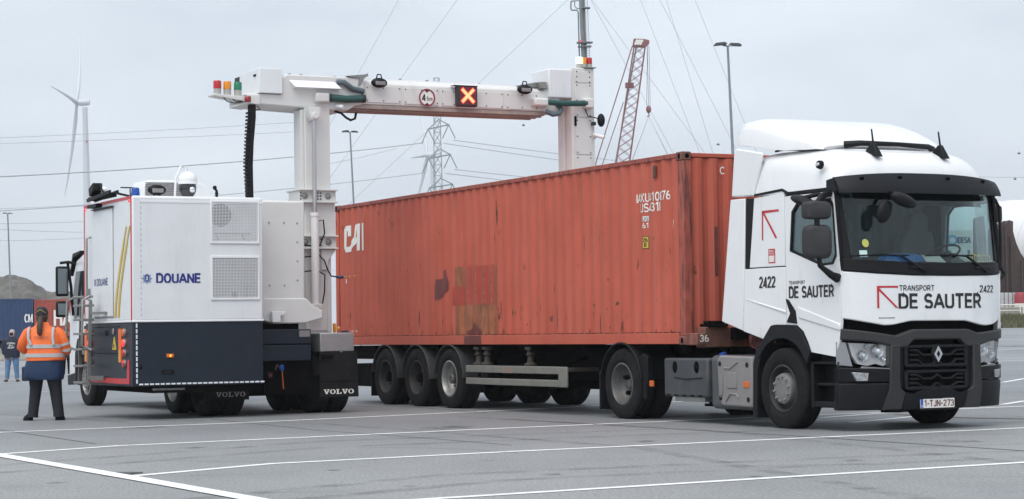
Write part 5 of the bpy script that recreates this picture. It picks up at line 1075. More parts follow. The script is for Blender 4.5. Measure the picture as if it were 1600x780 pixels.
mb.bar((-8.40, -5.74, 3.39), (-7.15, -5.74, 3.45), .03, .05); mb.bar((-8.40, -5.62, 3.39), (-7.15, -5.62, 3.45), .03, .05); part('light_bar', mb, BLACKP, RK)
mb = MB(); mb.bar((-8.2, -5.70, 3.50), (-7.95, -5.70, 3.58), .16, .14); part('work_lamp', mb, BLACKP, RK, bevel=.02)
mb = MB(); mb.tube([(-7.95, -5.68, 3.58), (-7.8, -5.7, 3.60), (-7.65, -5.7, 3.45), (-7.3, -5.6, 3.44), (-7.0, -5.5, 3.38)], .018, 6); part('cable', mb, BLACKP, RK)
mb = MB(); mb.sphere((-7.75, -5.66, 3.52), (.06, .05, .05)); part('work_camera', mb, WHITE, RK)
mb = MB(); mb.box(-8.5, -8.0, -5.72, -5.60, 3.27, 3.32); part('door_closer', mb, BLACKP, RK)
for u in (-6.60, -9.0):
    mb = MB(); mb.sphere((u + .06, LV - .01, 3.27), (.012, .012, .022)); part('top_marker', mb, REDLIT, SCN)
# --- white shielding box between cabin and column
mb = MB(); mb.box(-9.0, -7.0, -3.50, -2.65, 1.50, 3.35); SH = part('shield_box', mb, WHITE2, SCN, bevel=.03)
mb = MB(); mb.prism([(-3.45, 1.50), (-3.2, 1.42), (-2.66, 1.42), (-2.50, 1.46), (-2.36, 1.50), (-2.36, 1.62), (-2.52, 1.70), (-2.62, 1.80), (-2.66, 1.82), (-3.45, 1.82)], 'vz', -7.6, -6.985); part('shield_foot', mb, WHITE2, SH, bevel=.02)
mb = MB(); mb.prism([(-3.26, 1.44), (-3.12, 1.44), (-3.12, 1.54), (-3.04, 1.56), (-3.04, 1.61), (-3.26, 1.61)], 'vz', -6.97, -6.85); part('lifting_hook', mb, WHITE, SH, bevel=.01)
mb = MB()
for v, z in ((-3.25, 3.0), (-3.0, 3.0), (-2.78, 3.0), (-2.78, 2.7), (-2.78, 2.4), (-2.78, 2.1), (-3.0, 2.02), (-3.25, 2.02)): mb.sphere((-6.995, v, z), (.01, .014, .014), 6, 4)
part('bolt', mb, TANKGREY, SH)
mb = MB(); mb.box(-8.3, -7.05, -3.30, -2.75, 1.31, 1.42); part('turntable', mb, CHASSIS, SCN)
# ================================================================ gantry of the scanner lorry
GU = -8.30                                     # rear plane of the gantry
def gv(v): return v
K0, K1, KD = -2.12, -1.67, .95                 # column 1
mb = MB(); mb.box(GU - .36, GU - .0, K0, K1, 1.27, 4.99); COL = part('gantry_column', mb, WHITE2, SCN, bevel=.015)
mb = MB(); mb.box(GU - .34, GU - .02, K0 - .06, K0, 3.0, 4.95); part('column_rail', mb, WHITE2, COL, bevel=.01)
mb = MB(); mb.box(GU - .42, GU + .02, K0 - .02, K1 + .065, 2.62, 3.46); mb.box(GU - .42, GU + .018, K0 - .02, K1 - .08, 1.3, 2.618); part('column_lower_sleeve', mb, WHITE2, COL, bevel=.015)
for z in (3.42, 2.66):
    mb = MB()
    for zz in (z, z + .20): mb.box(GU - .5, GU + .12, K0 - .14, K1 + .085, zz - .012, zz + .012)
    mb.box(GU - .45, GU + .05, K0 - .12, K1 + .07, z + .012, z + .188); q = part('column_collar', mb, WHITE2, COL, bevel=.004)
    for v in (K0 - .03, K1 - .07):
        m_ = MB(); m_.lathe((GU + .05, v, z + .1), (1, 0, 0), [(.055, 0), (.05, .015), (.02, .03), (.001, .03)], 14); part('collar_bolt', m_, STEPGREY, q)
    m_ = MB()
    for v in (K0 - .10, K0 + .20, K0 + .25):
        for dz in (.05, .1, .15): m_.sphere((GU + .053, v, z + dz), (.01, .015, .015), 6, 4)
    part('small_bolt', m_, MIDGREY, q)
mb = MB(); mb.prism([(K1 - .20, 2.64), (K1 + .07, 2.64), (K1 - .08, 2.46), (K1 - .08, 2.3), (K1 - .20, 2.3)], 'vz', GU - .5, GU + .06); part('column_gusset', mb, WHITE2, COL, bevel=.01)
CV = -2.02
mb = MB(); mb.cyl((GU + .16, CV, 1.72), (GU + .16, CV, 3.22), .065, n=18); mb.lathe((GU + .16, CV, 3.18), (0, 0, 1), [(.075, 0), (.075, .06), (.001, .06)], 18); cyl_ = part('hydraulic_cylinder', mb, WHITE, COL)
mb = MB(); mb.cyl((GU + .16, CV, 3.2), (GU + .16, CV, 4.80), .034, n=14); part('piston_rod', mb, STEEL, cyl_)
mb = MB(); mb.prism([(CV - .10, 4.97), (CV + .10, 4.97), (CV + .09, 4.82), (CV + .05, 4.76), (CV - .05, 4.76), (CV - .09, 4.82)], 'vz', GU + .05, GU + .22); mb.cyl((GU + .05, CV, 4.83), (GU + .26, CV, 4.83), .055, n=16); part('cylinder_clevis', mb, WHITE2, cyl_, bevel=.006)
mb = MB(); mb.cyl((GU + .05, CV, 1.70), (GU + .26, CV, 1.70), .05, n=16); mb.box(GU - .0, GU + .22, CV - .1, CV + .1, 1.62, 1.74); part('cylinder_foot', mb, WHITE2, cyl_, bevel=.01)
for P in ([(.1, CV + .06, 3.10), (.18, CV + .14, 3.12), (.16, CV + .17, 2.9), (.16, CV + .08, 2.70), (.1, CV - .1, 2.70), (.05, CV - .3, 2.73)], [(.1, CV - .3, 2.26), (.1, CV + .05, 2.30), (.15, CV + .17, 2.22), (.18, CV + .15, 1.95), (.16, CV + .12, 1.75)], [(.1, CV - .3, 2.50), (.1, CV + .1, 2.54), (.12, CV + .18, 2.45), (.16, CV + .22, 2.30), (.2, CV + .26, 2.2), (.22, CV + .38, 2.18)]):
    mb = MB(); mb.tube([(GU + a, b, c_) for a, b, c_ in P], .012, 6); part('hydraulic_hose', mb, BLACKP, COL)
mb = MB(); mb.sphere((GU + .2, CV + .42, 2.18), (.04, .07, .03)); part('blue_sensor', mb, mat('dull_blue', (.03, .05, .11), .5), COL)
mb = MB(); mb.sphere((GU + .6, -1.80, 1.33), (.03, .035, .04)); mb.box(GU + .5, GU + .6, -1.87, -1.84, 1.27, 1.42); part('yellow_valve', mb, AMBER, COL, bevel=.01)
mb = MB(); mb.box(GU + .5, GU + .6, -1.72, -1.62, 1.27, 1.30); part('blue_valve', mb, mat('dull_blue', (.03, .05, .11), .5), COL)
# beam
ZB0, ZB1 = 5.08, 5.52
mb = MB(); mb.prism([(GU - .62, ZB0), (GU - .05, ZB0), (GU - .05, ZB1 - .085), (GU - .16, ZB1), (GU - .62, ZB1)], 'uz', -1.05, 2.70); BM = part('gantry_beam', mb, WHITE2, SCN, bevel=.02)
mb = MB(); mb.prism([(-.98, ZB1 - .005), (2.62, ZB1 - .015), (2.62, ZB1 + .012), (-.98, ZB1 + .02)], 'vz', GU - .63, GU - .17); part('beam_top_plate', mb, WHITE, BM, bevel=.005)
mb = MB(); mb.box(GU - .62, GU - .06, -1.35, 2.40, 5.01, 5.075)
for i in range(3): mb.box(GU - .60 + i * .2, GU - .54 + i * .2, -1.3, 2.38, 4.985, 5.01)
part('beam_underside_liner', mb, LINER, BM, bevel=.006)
for i, (v0, v1) in enumerate(((-1.0, -.36), (-.30, .34), (.40, .86), (.92, 1.58), (1.64, 2.25))):
    mb = MB(); z0, z1 = 5.12 - .004 * i, 5.395 - .004 * i; mb.box(GU - .05, GU - .035, v0, v1, z0, z1); q = part('beam_panel', mb, WHITE2, BM, bevel=.004)
    m_ = MB()
    for a in (.04, .5, .96):
        for z in (z0 + .03, z1 - .03): m_.sphere((GU - .033, lerp(v0, v1, a), z), (.008, .012, .012), 6, 4)
    part('panel_screw', m_, MIDGREY, q)
# left head of the beam
mb = MB(); mb.prism([(-3.12, 5.02), (-1.75, 4.96), (-1.35, 4.96), (-1.20, 5.05), (-1.05, 5.08), (-1.05, 5.52), (-2.42, 5.52), (-2.50, 5.46), (-2.50, 5.18), (-3.12, 5.18)], 'vz', GU - .85, GU); HD = part('beam_head', mb, WHITE2, BM, bevel=.02)
mb = MB(); mb.prism([(-3.12, 5.02), (-2.9, 5.0), (-2.9, 5.14), (-3.12, 5.16)], 'vz', GU - .86, GU + .02); part('head_end_plate', mb, WHITE2, HD, bevel=.006)
mb = MB(); mb.add([(GU - .10, -2.44, 5.528), (GU - .10, -1.62, 5.528), (GU + .13, -1.50, 5.30), (GU + .13, -2.32, 5.30), (GU - .4, -2.44, 5.53), (GU - .4, -1.62, 5.53), (GU - .1, -1.50, 5.28), (GU - .1, -2.32, 5.28)], [(0, 1, 2, 3), (4, 7, 6, 5), (0, 4, 5, 1), (1, 5, 6, 2), (2, 6, 7, 3), (3, 7, 4, 0)]); part('sloping_cover', mb, WHITE, HD, bevel=.01)
mb = MB(); mb.box(GU - .9, GU + .06, -2.92, -2.52, 5.19, 5.60); part('control_box', mb, WHITE3, HD, bevel=.01)
mb = MB(); mb.box(GU - 1.12, GU - .9, -2.93, -2.55, 5.20, 5.56); part('fan_housing', mb, MIDGREY, HD, bevel=.01)
mb = MB(); mb.box(GU - .2, GU - .1, -2.935, -2.92, 5.48, 5.51); part('box_label', mb, CHASSIS, HD)
mb = MB(); mb.prism([(-3.66, 5.13), (-3.10, 5.05), (-3.10, 5.13), (-3.66, 5.16)], 'vz', GU - .35, GU - .05); q = part('beacon_bracket', mb, WHITE2, HD, bevel=.005)
def beacon(par, c, m_, r=.065, h=.13):
    b = MB(); b.cyl((c[0], c[1], c[2] - .10), c, r * .95, n=16); o = part('beacon', b, mat('beacon_base', (.42, .41, .38), .5), par); b = MB(); b.lathe(c, (0, 0, 1), [(r, 0), (r, h - .01), (r * .9, h), (.001, h)], 18); part('beacon_lens', b, m_, o); return o
for v, m_ in ((-3.57, mat('red_beacon', (.45, .02, .025), .25)), (-3.40, AMBER), (-3.22, GREENL)): beacon(HD, (GU - .15, v, 5.25 + (v + 3.57) * -.03), m_)
mb = MB(); mb.cyl((GU - .02, -3.13, 5.08), (GU + .04, -3.08, 5.08), .05, n=16); part('red_button', mb, mat('dark_red_knob', (.28, .02, .02), .35), HD)
mb = MB(); mb.tube([(GU - .1, -3.5, 5.12), (GU - .1, -3.42, 5.04), (GU - .1, -3.3, 5.02), (GU - .1, -3.15, 5.05)], .009, 5); mb.tube([(GU - .1, -3.35, 5.1), (GU - .1, -3.28, 5.05), (GU - .1, -3.18, 5.06)], .009, 5); part('beacon_cable', mb, BLACKP, HD)
mb = MB(); pp = [(GU - .1, -3.00, 5.0), (GU - .1, -3.0, 4.8), (GU - .1, -3.04, 4.4), (GU - .1, -3.06, 4.0), (GU - .1, -3.05, 3.3)]; mb.tube(pp, .07, 8); part('cable_chain', mb, BLACKP, HD)
for i in range(26):
    z = 4.85 - i * .058; v = -3.0 - .06 * (1 - abs(z - 4.0) / 1.0)
    m_ = MB(); m_.box(GU - .15, GU - .03, v - .082, v - .03, z, z + .03); part('chain_link', m_, DKGREY, HD)
mb = MB(); mb.tube([(GU - .3, -2.85, 5.02), (GU - .3, -2.78, 4.96), (GU - .3, -2.9, 4.93), (GU - .3, -2.98, 4.97)], .012, 5); part('chain_cable', mb, BLACKP, HD)
mb = MB(); mb.tube([(GU + .05, -1.70, 5.155), (GU + .07, -1.4, 5.14), (GU + .03, -1.08, 5.165)], .062, 12); hs = part('flexible_hose', mb, HOSE, BM, smooth=60)
mb = MB(); mb.cyl((GU + .05, -1.71, 5.156), (GU + .05, -1.67, 5.155), .068, n=16); mb.cyl((GU + .03, -1.10, 5.165), (GU + .03, -1.05, 5.167), .070, n=16); part('hose_clamp', mb, MIDGREY, hs)
mb = MB(); mb.box(GU - .1, GU + .10, -1.95, -1.70, 5.07, 5.23); part('hose_box', mb, WHITE2, BM, bevel=.03)
mb = MB(); mb.tube([(GU + .0, -1.54, 5.43), (GU + .06, -1.44, 5.42), (GU + .05, -1.28, 5.32), (GU + .02, -1.07, 5.29)], .048, 12); part('flexible_hose', mb, HOSEG, BM, smooth=60)
mb = MB(); mb.prism([(-1.36, 5.54), (-1.02, 5.58), (-.98, 5.60), (-.98, 5.55), (-1.04, 5.52), (-1.12, 5.40), (-1.16, 5.38), (-1.14, 5.50), (-1.3, 5.52)], 'vz', GU - .1, GU + .02); part('hinge_bracket', mb, STEPGREY, BM, bevel=.005)
mb = MB(); mb.tube([(GU - .1, -1.55, 4.95), (GU - .05, -1.45, 4.92), (GU, -1.38, 4.84), (GU, -1.30, 4.80), (GU, -1.22, 4.83), (GU, -1.2, 4.93)], .022, 6); part('pipe_loop', mb, BLACKP, BM)
mb = MB(); mb.cyl((GU + .0, -1.56, 5.03), (GU + .12, -1.48, 5.0), .035, n=12); part('sensor', mb, WHITE, BM)
for v, z in ((-2.30, 5.545), (-2.10, 5.545), (-1.5, 5.54), (-.3, 5.545), (1.2, 5.53), (.2, 5.545)): mb = MB(); mb.sphere((GU - .2, v, z), (.03, .03, .02), 8, 4); part('lifting_eye', mb, TANKGREY, BM)
flood('flood_lamp', BM, (GU + .06, -.80, 5.44)); flood('flood_lamp', BM, (GU + .06, 1.95, 5.44))
# height sign and cross signal
mb = MB(); SV, SZ = .13 - .015, 5.235
mb.lathe((GU - .03, SV, SZ), (1, 0, 0), [(.152, 0), (.150, .012), (.001, .012)], 36); HS = part('height_limit_sign', mb, PAINTW, BM)
mb = MB(); mb.lathe((GU - .015, SV, SZ), (1, 0, 0), [(.152, 0), (.152, .004), (.127, .004), (.127, 0)], 36, close=True); part('sign_ring', mb, mat('sign_dark_red', (.24, .02, .04), .4), HS)
for sg in (1, -1): flat2('sign_arrow', [[(SV - .05, SZ + sg * .128), (SV + .05, SZ + sg * .128), (SV, SZ + sg * .085)]], INK, HS, lambda a, b: (GU - .013, a, b))
letter('4', INK, HS, on_face(SV - .09, SV - .03, SZ - .055, SZ + .06, GU - .013), .02); letter('6m', INK, HS, on_face(SV - .005, SV + .10, SZ - .05, SZ + .03, GU - .013), -.05)
XV, XZ = .835, 5.285
mb = MB(); mb.box(GU - .04, GU + .09, XV - .185, XV + .185, XZ - .18, XZ + .17); XS = part('lane_signal', mb, mat('signal_black', (.03, .02, .025), .5), BM, bevel=.012)
mb = MB(); mb.box(GU + .09, GU + .093, XV - .15, XV + .15, XZ - .15, XZ + .15); part('signal_face', mb, mat('signal_glow', (.07, .012, .018), .4, emit=.06, ecol=(.6, .03, .05)), XS, smooth=0)
mb = MB(); mb.box(GU - .05, GU + .10, XV - .26, XV + .19, XZ + .165, XZ + .175); part('signal_hood', mb, BLACKP, XS)
for w, m_, x in ((.038, mat('signal_red_edge', (.9, .04, .04), .4, emit=.5), .095), (.024, mat('signal_cross', (.9, .40, .16), .4, emit=.62, ecol=(1, .48, .20)), .097)):
    mb = MB()
    for sg in (1, -1):
        L_ = .135 if w > .03 else .125; d = Vector((0, .707, .707 * sg)); n_ = Vector((0, -.707 * sg, .707)); c_ = Vector((GU + x + (.001 if sg > 0 else 0), XV, XZ))
        mb.add([c_ - d * L_ * 1.25 - n_ * w, c_ + d * L_ * 1.25 - n_ * w, c_ + d * L_ * 1.25 + n_ * w, c_ - d * L_ * 1.25 + n_ * w], [(0, 1, 2, 3)])
    part('signal_cross_stroke', mb, m_, XS, smooth=0)
# column 2 on the far side of the container
Q0, Q1 = 2.92, 3.38
mb = MB(); mb.box(GU - .50, GU - .02, Q0, Q1, .9, 5.88); C2 = part('outer_column', mb, WHITE2, SCN, bevel=.015)
mb = MB(); mb.box(GU - .65, GU + .0, 2.46, Q0, 5.33, 5.84); part('column_side_box', mb, WHITE3, C2, bevel=.02)
mb = MB(); mb.box(GU - .45, GU - .25, Q0 - .05, Q0, 3.3, 5.33); part('column_inner_flange', mb, WHITE2, C2, bevel=.01)
for z0, z1 in ((5.62, 5.82), (5.01, 5.60), (4.35, 4.98), (3.7, 4.32)):
    mb = MB(); mb.box(GU - .02, GU - .005, Q0 + .07, Q1 - .07, z0, z1); q = part('column_panel', mb, WHITE2, C2, bevel=.004); m_ = MB()
    for v in (Q0 + .10, Q1 - .10):
        for t in (.05, .5, .95): m_.sphere((GU - .003, v, lerp(z0, z1, t)), (.008, .013, .013), 6, 4)
    part('panel_screw', m_, MIDGREY, q)
mb = MB(); mb.box(GU - .02, GU + .0, Q0 + .05, Q0 + .085, 4.85, 5.02); part('column_slot', mb, CHASSIS, C2)
mb = MB(); mb.tube([(GU + .1, 2.38, 5.235), (GU + .12, 2.65, 5.22), (GU + .12, 2.95, 5.23), (GU + .08, 3.16, 5.245)], .052, 12); part('flexible_hose', mb, HOSE, C2, smooth=60)
mb = MB(); mb.box(GU - .05, GU + .12, 2.12, 2.40, 5.16, 5.30); part('hose_box', mb, WHITE2, BM, bevel=.03)
mb = MB(); mb.box(GU - .02, GU + .12, 3.12, 3.30, 5.16, 5.33); part('hose_box', mb, WHITE2, C2, bevel=.02)
mb = MB(); mb.tube([(GU + .04, 2.36, 5.08), (GU + .1, 2.48, 5.02), (GU + .1, 2.60, 5.04), (GU + .08, 2.66, 5.12), (GU, 2.62, 5.2)], .045, 10); part('flexible_hose', mb, HOSEG, C2, smooth=60)
mb = MB(); mb.prism([(1.9, 5.53), (2.25, 5.60), (2.5, 5.60), (2.5, 5.50), (1.9, 5.51)], 'vz', GU - .5, GU - .1); mb.box(GU - .15, GU - .0, 2.28, 2.42, 5.48, 5.60); part('fold_joint', mb, STEPGREY, BM, bevel=.01)
mb = MB(); mb.box(GU - .3, GU + .02, Q0 + .25, Q1 + .03, 5.885, 5.90); q = part('beacon_shelf', mb, STEPGREY, C2)
for v, m_ in ((3.14, GRLIT), (3.23, AMBER), (3.34, mat('red_beacon', (.62, .02, .03), .25))): beacon(C2, (GU - .12, v, 5.97), m_, .055, .11)
mb = MB(); mb.tube([(GU, 3.18, 5.15), (GU + .06, 3.20, 5.02), (GU + .08, 3.32, 5.0), (GU + .1, 3.38, 4.98)], .01, 5); part('lamp_cable', mb, BLACKP, C2)
mb = MB(); mb.sphere((GU + .12, 3.43, 4.95), (.07, .07, .12), 12, 8); q = part('flood_lamp', mb, BLACKP, C2, smooth=60)
mb = MB(); mb.box(GU + .02, GU + .10, 3.28, 3.34, 4.86, 4.92); part('lamp_bracket', mb, MIDGREY, q)
mb = MB(); mb.cyl((GU + .02, 3.34, 4.70), (GU + .2, 3.44, 4.64), .035, n=12); part('security_camera', mb, WHITE, C2)
mb = MB(); mb.tube([(GU, 3.36, 4.64), (GU, 3.43, 4.70)], .02, 6); part('camera_bracket', mb, WHITE, C2)
# ================================================================ people
def skin_body(name, V, E, m, parent, sub=2):
    me = bpy.data.meshes.new(name); me.from_pydata([v[:3] for v in V], E, []); me.materials.append(m)
    o = bpy.data.objects.new(name, me); link(o, parent)
    s = o.modifiers.new('skin', 'SKIN'); s.use_smooth_shade = True
    for i, d in enumerate(me.skin_vertices[0].data):
        r = V[i][3]; d.radius = (r, r) if not isinstance(r, tuple) else r; d.use_root = (i == 0)
    u = o.modifiers.new('sub', 'SUBSURF'); u.levels = sub; u.render_levels = sub
    return o
def rings(mb, S, n=22, sq=.8):
    """S: (cx, cy, z, rx, ry)"""
    R = []
    for cx, cy, z, rx, ry in S:
        ring = []
        for i in range(n):
            a = 2 * pi * i / n; c, s = cos(a), sin(a); w = 1 + .035 * noise.noise(Vector((c * 2 + cx, s * 2, z * 7)))
            ring.append((cx + rx * w * abs(c) ** sq * (1 if c > 0 else -1), cy + ry * w * abs(s) ** sq * (1 if s > 0 else -1), z))
        R.append(ring)
    return mb.loft(R)
def limb(mb, P, n=12, squash=1.): # P: (x,y,z,r)
    return mb.tube([p[:3] for p in P], [p[3] for p in P], n)
SKINM = mat('skin', (.50, .29, .21), .55, var=.08)
def hand_nodes(V, E, wrist, d, side, r=.010):
    """five fingers from a palm; wrist index, d = direction of the hand, side = thumb side"""
    d = Vector(d).normalized(); w = Vector(V[wrist][:3]); sd = Vector(side).normalized(); nn = d.cross(sd)
    palm = w + d * .05; V.append((*palm, .026)); pi_ = len(V) - 1; E.append((wrist, pi_))
    V.append((*(palm + d * .035), .028)); pe = len(V) - 1; E.append((pi_, pe))
    for k, L_ in enumerate((.065, .078, .072, .055)):
        b = palm + d * .05 + sd * (.028 - .019 * k); V.append((*b, r)); i0 = len(V) - 1; E.append((pe, i0))
        V.append((*(b + d * L_ * .5 + nn * .008), r * .95)); V.append((*(b + d * L_ * .85 + nn * .03), r * .8)); E += [(i0, i0 + 1), (i0 + 1, i0 + 2)]
    t = palm + sd * .035 + d * .0; V.append((*t, .012)); V.append((*(t + sd * .02 + d * .035), .011)); V.append((*(t + sd * .02 + d * .06 + nn * .01), .009)); k = len(V) - 3; E += [(pi_, k), (k, k + 1), (k + 1, k + 2)]
def body(parent, hip, spine, neck, head, sh, el, wr, kn, an, toe, m=SKINM, face=1):
    """joint positions; face = sign of the y direction the person looks to"""
    V = [(*hip, .12)]; E = []
    def add(p, r, par): V.append((*p, r)); E.append((par, len(V) - 1)); return len(V) - 1
    s1 = add(spine, .125, 0); s2 = add(((spine[0] + neck[0]) / 2, (spine[1] + neck[1]) / 2, neck[2] - .12), .13, s1); n0 = add(neck, .055, s2)
    hx, hy, hz = head; h0 = add((hx, hy, hz - .075), .06, n0); h1 = add((hx, hy, hz), (.078), h0); h2 = add((hx, hy, hz + .065), .066, h1)
    add((hx, hy + face * .085, hz - .02), .012, h1)
    for q in (-1, 1): add((hx + q * .078, hy, hz - .01), .014, h1)
    W_ = []
    for k in (0, 1):
        a = add(sh[k], .055, s2); b = add(el[k], .042, a); c_ = add(wr[k], .026, b); W_.append(c_)
    for k in (0, 1):
        a = add(((hip[0] + kn[k][0]) / 2 + (kn[k][0] - hip[0]) * .2, hip[1], hip[2] - .10), .085, 0); b = add(kn[k], .06, a); c_ = add(an[k], .04, b); add(toe[k], .035, c_)
    for k in (0, 1):
        d = Vector(wr[k]) - Vector(el[k]); hand_nodes(V, E, W_[k], d, (1 if wr[k][0] < 0 else -1, .2, .3))
    return skin_body('body', V, E, m, parent)
ORJ = mat('orange_hi_vis', (.88, .17, .035), .6, var=.1, scale=8, bump=.3, bscale=18, dirt=[((.45, .08, .02), .5, .8, .4, (8, 8, 4))])
BLJ = mat('navy_jacket', (.006, .026, .075), .65, var=.2, scale=8, bump=.4, bscale=16)
TROU = mat('dark_navy_trousers', (.005, .006, .012), .75, var=.25, scale=10, bump=.4, bscale=20)
REFL = mat('silver_reflective_tape', (.42, .44, .45), .4, var=.1)
g = gp(69, 657)
OF = root_w('person', (g.x, g.y, 0), 0, 'person seen from behind in orange high-visibility jacket, dark cap and ponytail', 'person')
body(OF, (0, 0, .88), (.01, 0, 1.05), (-.02, .02, 1.42), (-.03, .04, 1.55), ((-.21, 0, 1.34), (.21, 0, 1.33)), ((-.33, .04, 1.10), (.33, .03, 1.07)), ((-.28, .26, 1.08), (.24, .27, 1.04)), ((-.13, .04, .48), (.17, .02, .46)), ((-.17, .0, .09), (.23, -.03, .09)), ((-.24, .12, .05), (.22, .12, .05)))
mb = MB(); rings(mb, [(.005, 0, .615, .285, .19), (.0, 0, .66, .305, .205), (0, 0, .74, .30, .20), (.01, 0, .86, .285, .195), (.02, 0, .98, .26, .18)], 28); part('jacket_skirt', mb, BLJ, OF, smooth=70)
mb = MB(); rings(mb, [(.02, 0, .905, .285, .20), (.03, 0, .93, .295, .205), (.02, 0, 1.05, .265, .19), (.0, 0, 1.2, .255, .18), (-.005, 0, 1.32, .25, .16), (-.01, 0, 1.39, .19, .12), (-.02, .01, 1.44, .105, .085), (-.02, .01, 1.485, .085, .08)])
JK = part('hi_vis_jacket', mb, ORJ, OF, smooth=70)
for k, P in enumerate(([(-.17, 0, 1.36, .08), (-.235, 0, 1.32, .088), (-.305, .01, 1.20, .085), (-.335, .04, 1.11, .083), (-.33, .14, 1.08, .075), (-.30, .24, 1.09, .06)], [(.17, 0, 1.35, .08), (.235, 0, 1.31, .086), (.30, .01, 1.17, .083), (.33, .04, 1.07, .082), (.31, .14, 1.05, .075), (.26, .25, 1.04, .06)])):
    mb = MB(); limb(mb, P, 16); part('sleeve', mb, ORJ, JK, smooth=70)
    if k: mb = MB(); limb(mb, [(.300, .008, 1.165, .088), (.31, .012, 1.13, .088)], 16); part('reflective_band', mb, REFL, JK, smooth=70)
    if k: mb = MB(); limb(mb, [(.329, .03, 1.09, .087), (.331, .04, 1.05, .087)], 16); part('reflective_band', mb, REFL, JK, smooth=70)
for z, rx, ry in ((1.12, .270, .197), (.985, .295, .209)):
    mb = MB(); rings(mb, [(.02 - .01 * (z > 1.1), 0, z - .028, rx, ry), (.02 - .01 * (z > 1.1), 0, z + .028, rx - .006, ry - .003)]); part('reflective_band', mb, REFL, JK, smooth=70)
for x0, x1 in ((-.20, -.15), (.17, .19)):
    mb = MB(); mb.tube([(x1, -.187, 1.14), (x0 * .9 + x1 * .1, -.178, 1.24), (x0, -.150, 1.34), (x0, -.10, 1.40)], .024, 8); mb.v = [(x, y + .012, z) for x, y, z in mb.v]; part('reflective_brace', mb, REFL, JK, smooth=70)
letter('DOUANE', mat('faded_grey_lettering', (.38, .14, .10), .6), JK, lambda a, b: (lerp(-.105, .12, a), -.192, lerp(1.235, 1.275, b)), .01)
for P in ([(-.10, 0, .86, .135), (-.12, .01, .66, .115), (-.13, .03, .48, .092), (-.15, .01, .28, .082), (-.165, -.01, .11, .078), (-.17, -.01, .05, .082)], [(.12, 0, .86, .14), (.15, 0, .66, .118), (.175, .01, .46, .095), (.20, -.01, .28, .085), (.225, -.03, .13, .08), (.228, -.03, .055, .084)]):
    mb = MB(); limb(mb, P, 16); part('trouser_leg', mb, TROU, OF, smooth=70)
for x, y, dx in ((-.19, .0, -.13), (.23, -.02, .0)):
    mb = MB(); mb.loft([[(x + dx * t + w * a, y + (.16 if dx == 0 else .07) * t + (.045 if dx else 0) * a * 0 + b * 0 - .06, z) for a in (-1, 1)] if False else [(x + dx * t + .05 * w * cos(q), y + (.17 if dx == 0 else .06) * t + .05 * w * sin(q), z) for q in [2 * pi * i / 12 for i in range(12)]] for t, w, z in ((.45, 1.5, 0.0), (.45, 1.55, .03), (.35, 1.3, .07), (.1, 1.1, .10), (0, .9, .13))]); part('shoe', mb, BLACKP, OF, smooth=60)
HAIR = mat('brown_hair', (.045, .028, .02), .6, var=.3, scale=25, bump=.5, bscale=60)
mb = MB(); mb.sphere((-.03, .025, 1.56), (.088, .098, .105), 16, 10); part('hair', mb, HAIR, OF, smooth=70)
mb = MB(); mb.tube([(-.025, -.06, 1.57), (-.02, -.12, 1.52), (-.02, -.19, 1.42), (-.015, -.215, 1.32), (-.01, -.215, 1.28)], [.03, .042, .045, .038, .014], 10); part('ponytail', mb, HAIR, OF, smooth=70)
mb = MB(); mb.loft([[(-.035 + rx * cos(q), .03 + .105 * sy * sin(q), z + .02 * abs(cos(q))) for q in [2 * pi * i / 16 for i in range(16)]] for rx, sy, z in ((.098, 1, 1.585), (.096, 1.05, 1.62), (.082, .9, 1.665), (.055, .75, 1.695), (.02, .5, 1.705))]); CAPM = part('cap', mb, mat('dark_cap_cloth', (.012, .014, .025), .7), OF, smooth=60)
mb = MB(); mb.tube([(-.12, -.02, 1.62), (-.085, -.065, 1.645), (-.035, -.082, 1.675)], .004, 5); mb.tube([(.05, -.02, 1.62), (.015, -.065, 1.645), (-.035, -.082, 1.675)], .004, 5); part('cap_piping', mb, GOLD, CAPM)
mb = MB(); mb.box(-.33, -.22, -.06, .1, .60, .82); part('side_bag', mb, BLJ, OF, bevel=.03, seg=3)

# man in the distance facing us
g = gp(19, 596.5); JEANS = mat('blue_jeans', (.10, .19, .33), .75, var=.2, scale=10); SWE = mat('navy_sweater', (.012, .018, .04), .8, var=.15)
MN = root_w('person', (g.x, g.y, 0), 0, 'man in navy sweater with white letters, blue jeans and black face mask', 'person')
body(MN, (0, 0, .80), (0, 0, .95), (0, 0, 1.28), (0, -.01, 1.41), ((-.19, 0, 1.22), (.19, 0, 1.22)), ((-.25, 0, .98), (.27, -.03, 1.0)), ((-.21, -.03, .76), (.31, .12, .93)), ((-.12, -.01, .43), (.13, -.01, .43)), ((-.14, 0, .08), (.16, 0, .08)), ((-.17, -.13, .04), (.22, -.10, .04)), face=-1)
mb = MB(); rings(mb, [(0, 0, .70, .215, .15), (0, 0, .76, .225, .155), (0, 0, .95, .225, .155), (0, 0, 1.12, .225, .145), (0, 0, 1.22, .215, .125), (0, 0, 1.28, .13, .09), (0, 0, 1.32, .07, .065)]); SW = part('sweater', mb, SWE, MN, smooth=70)
for P in ([(-.15, 0, 1.22, .07), (-.21, 0, 1.18, .078), (-.25, 0, .98, .07), (-.225, -.02, .83, .058), (-.215, -.03, .79, .045)], [(.15, 0, 1.22, .07), (.21, 0, 1.18, .078), (.265, -.02, 1.0, .07), (.29, .06, .96, .055), (.30, .10, .94, .045)]):
    mb = MB(); limb(mb, P, 14); part('sleeve', mb, SWE, SW, smooth=70)
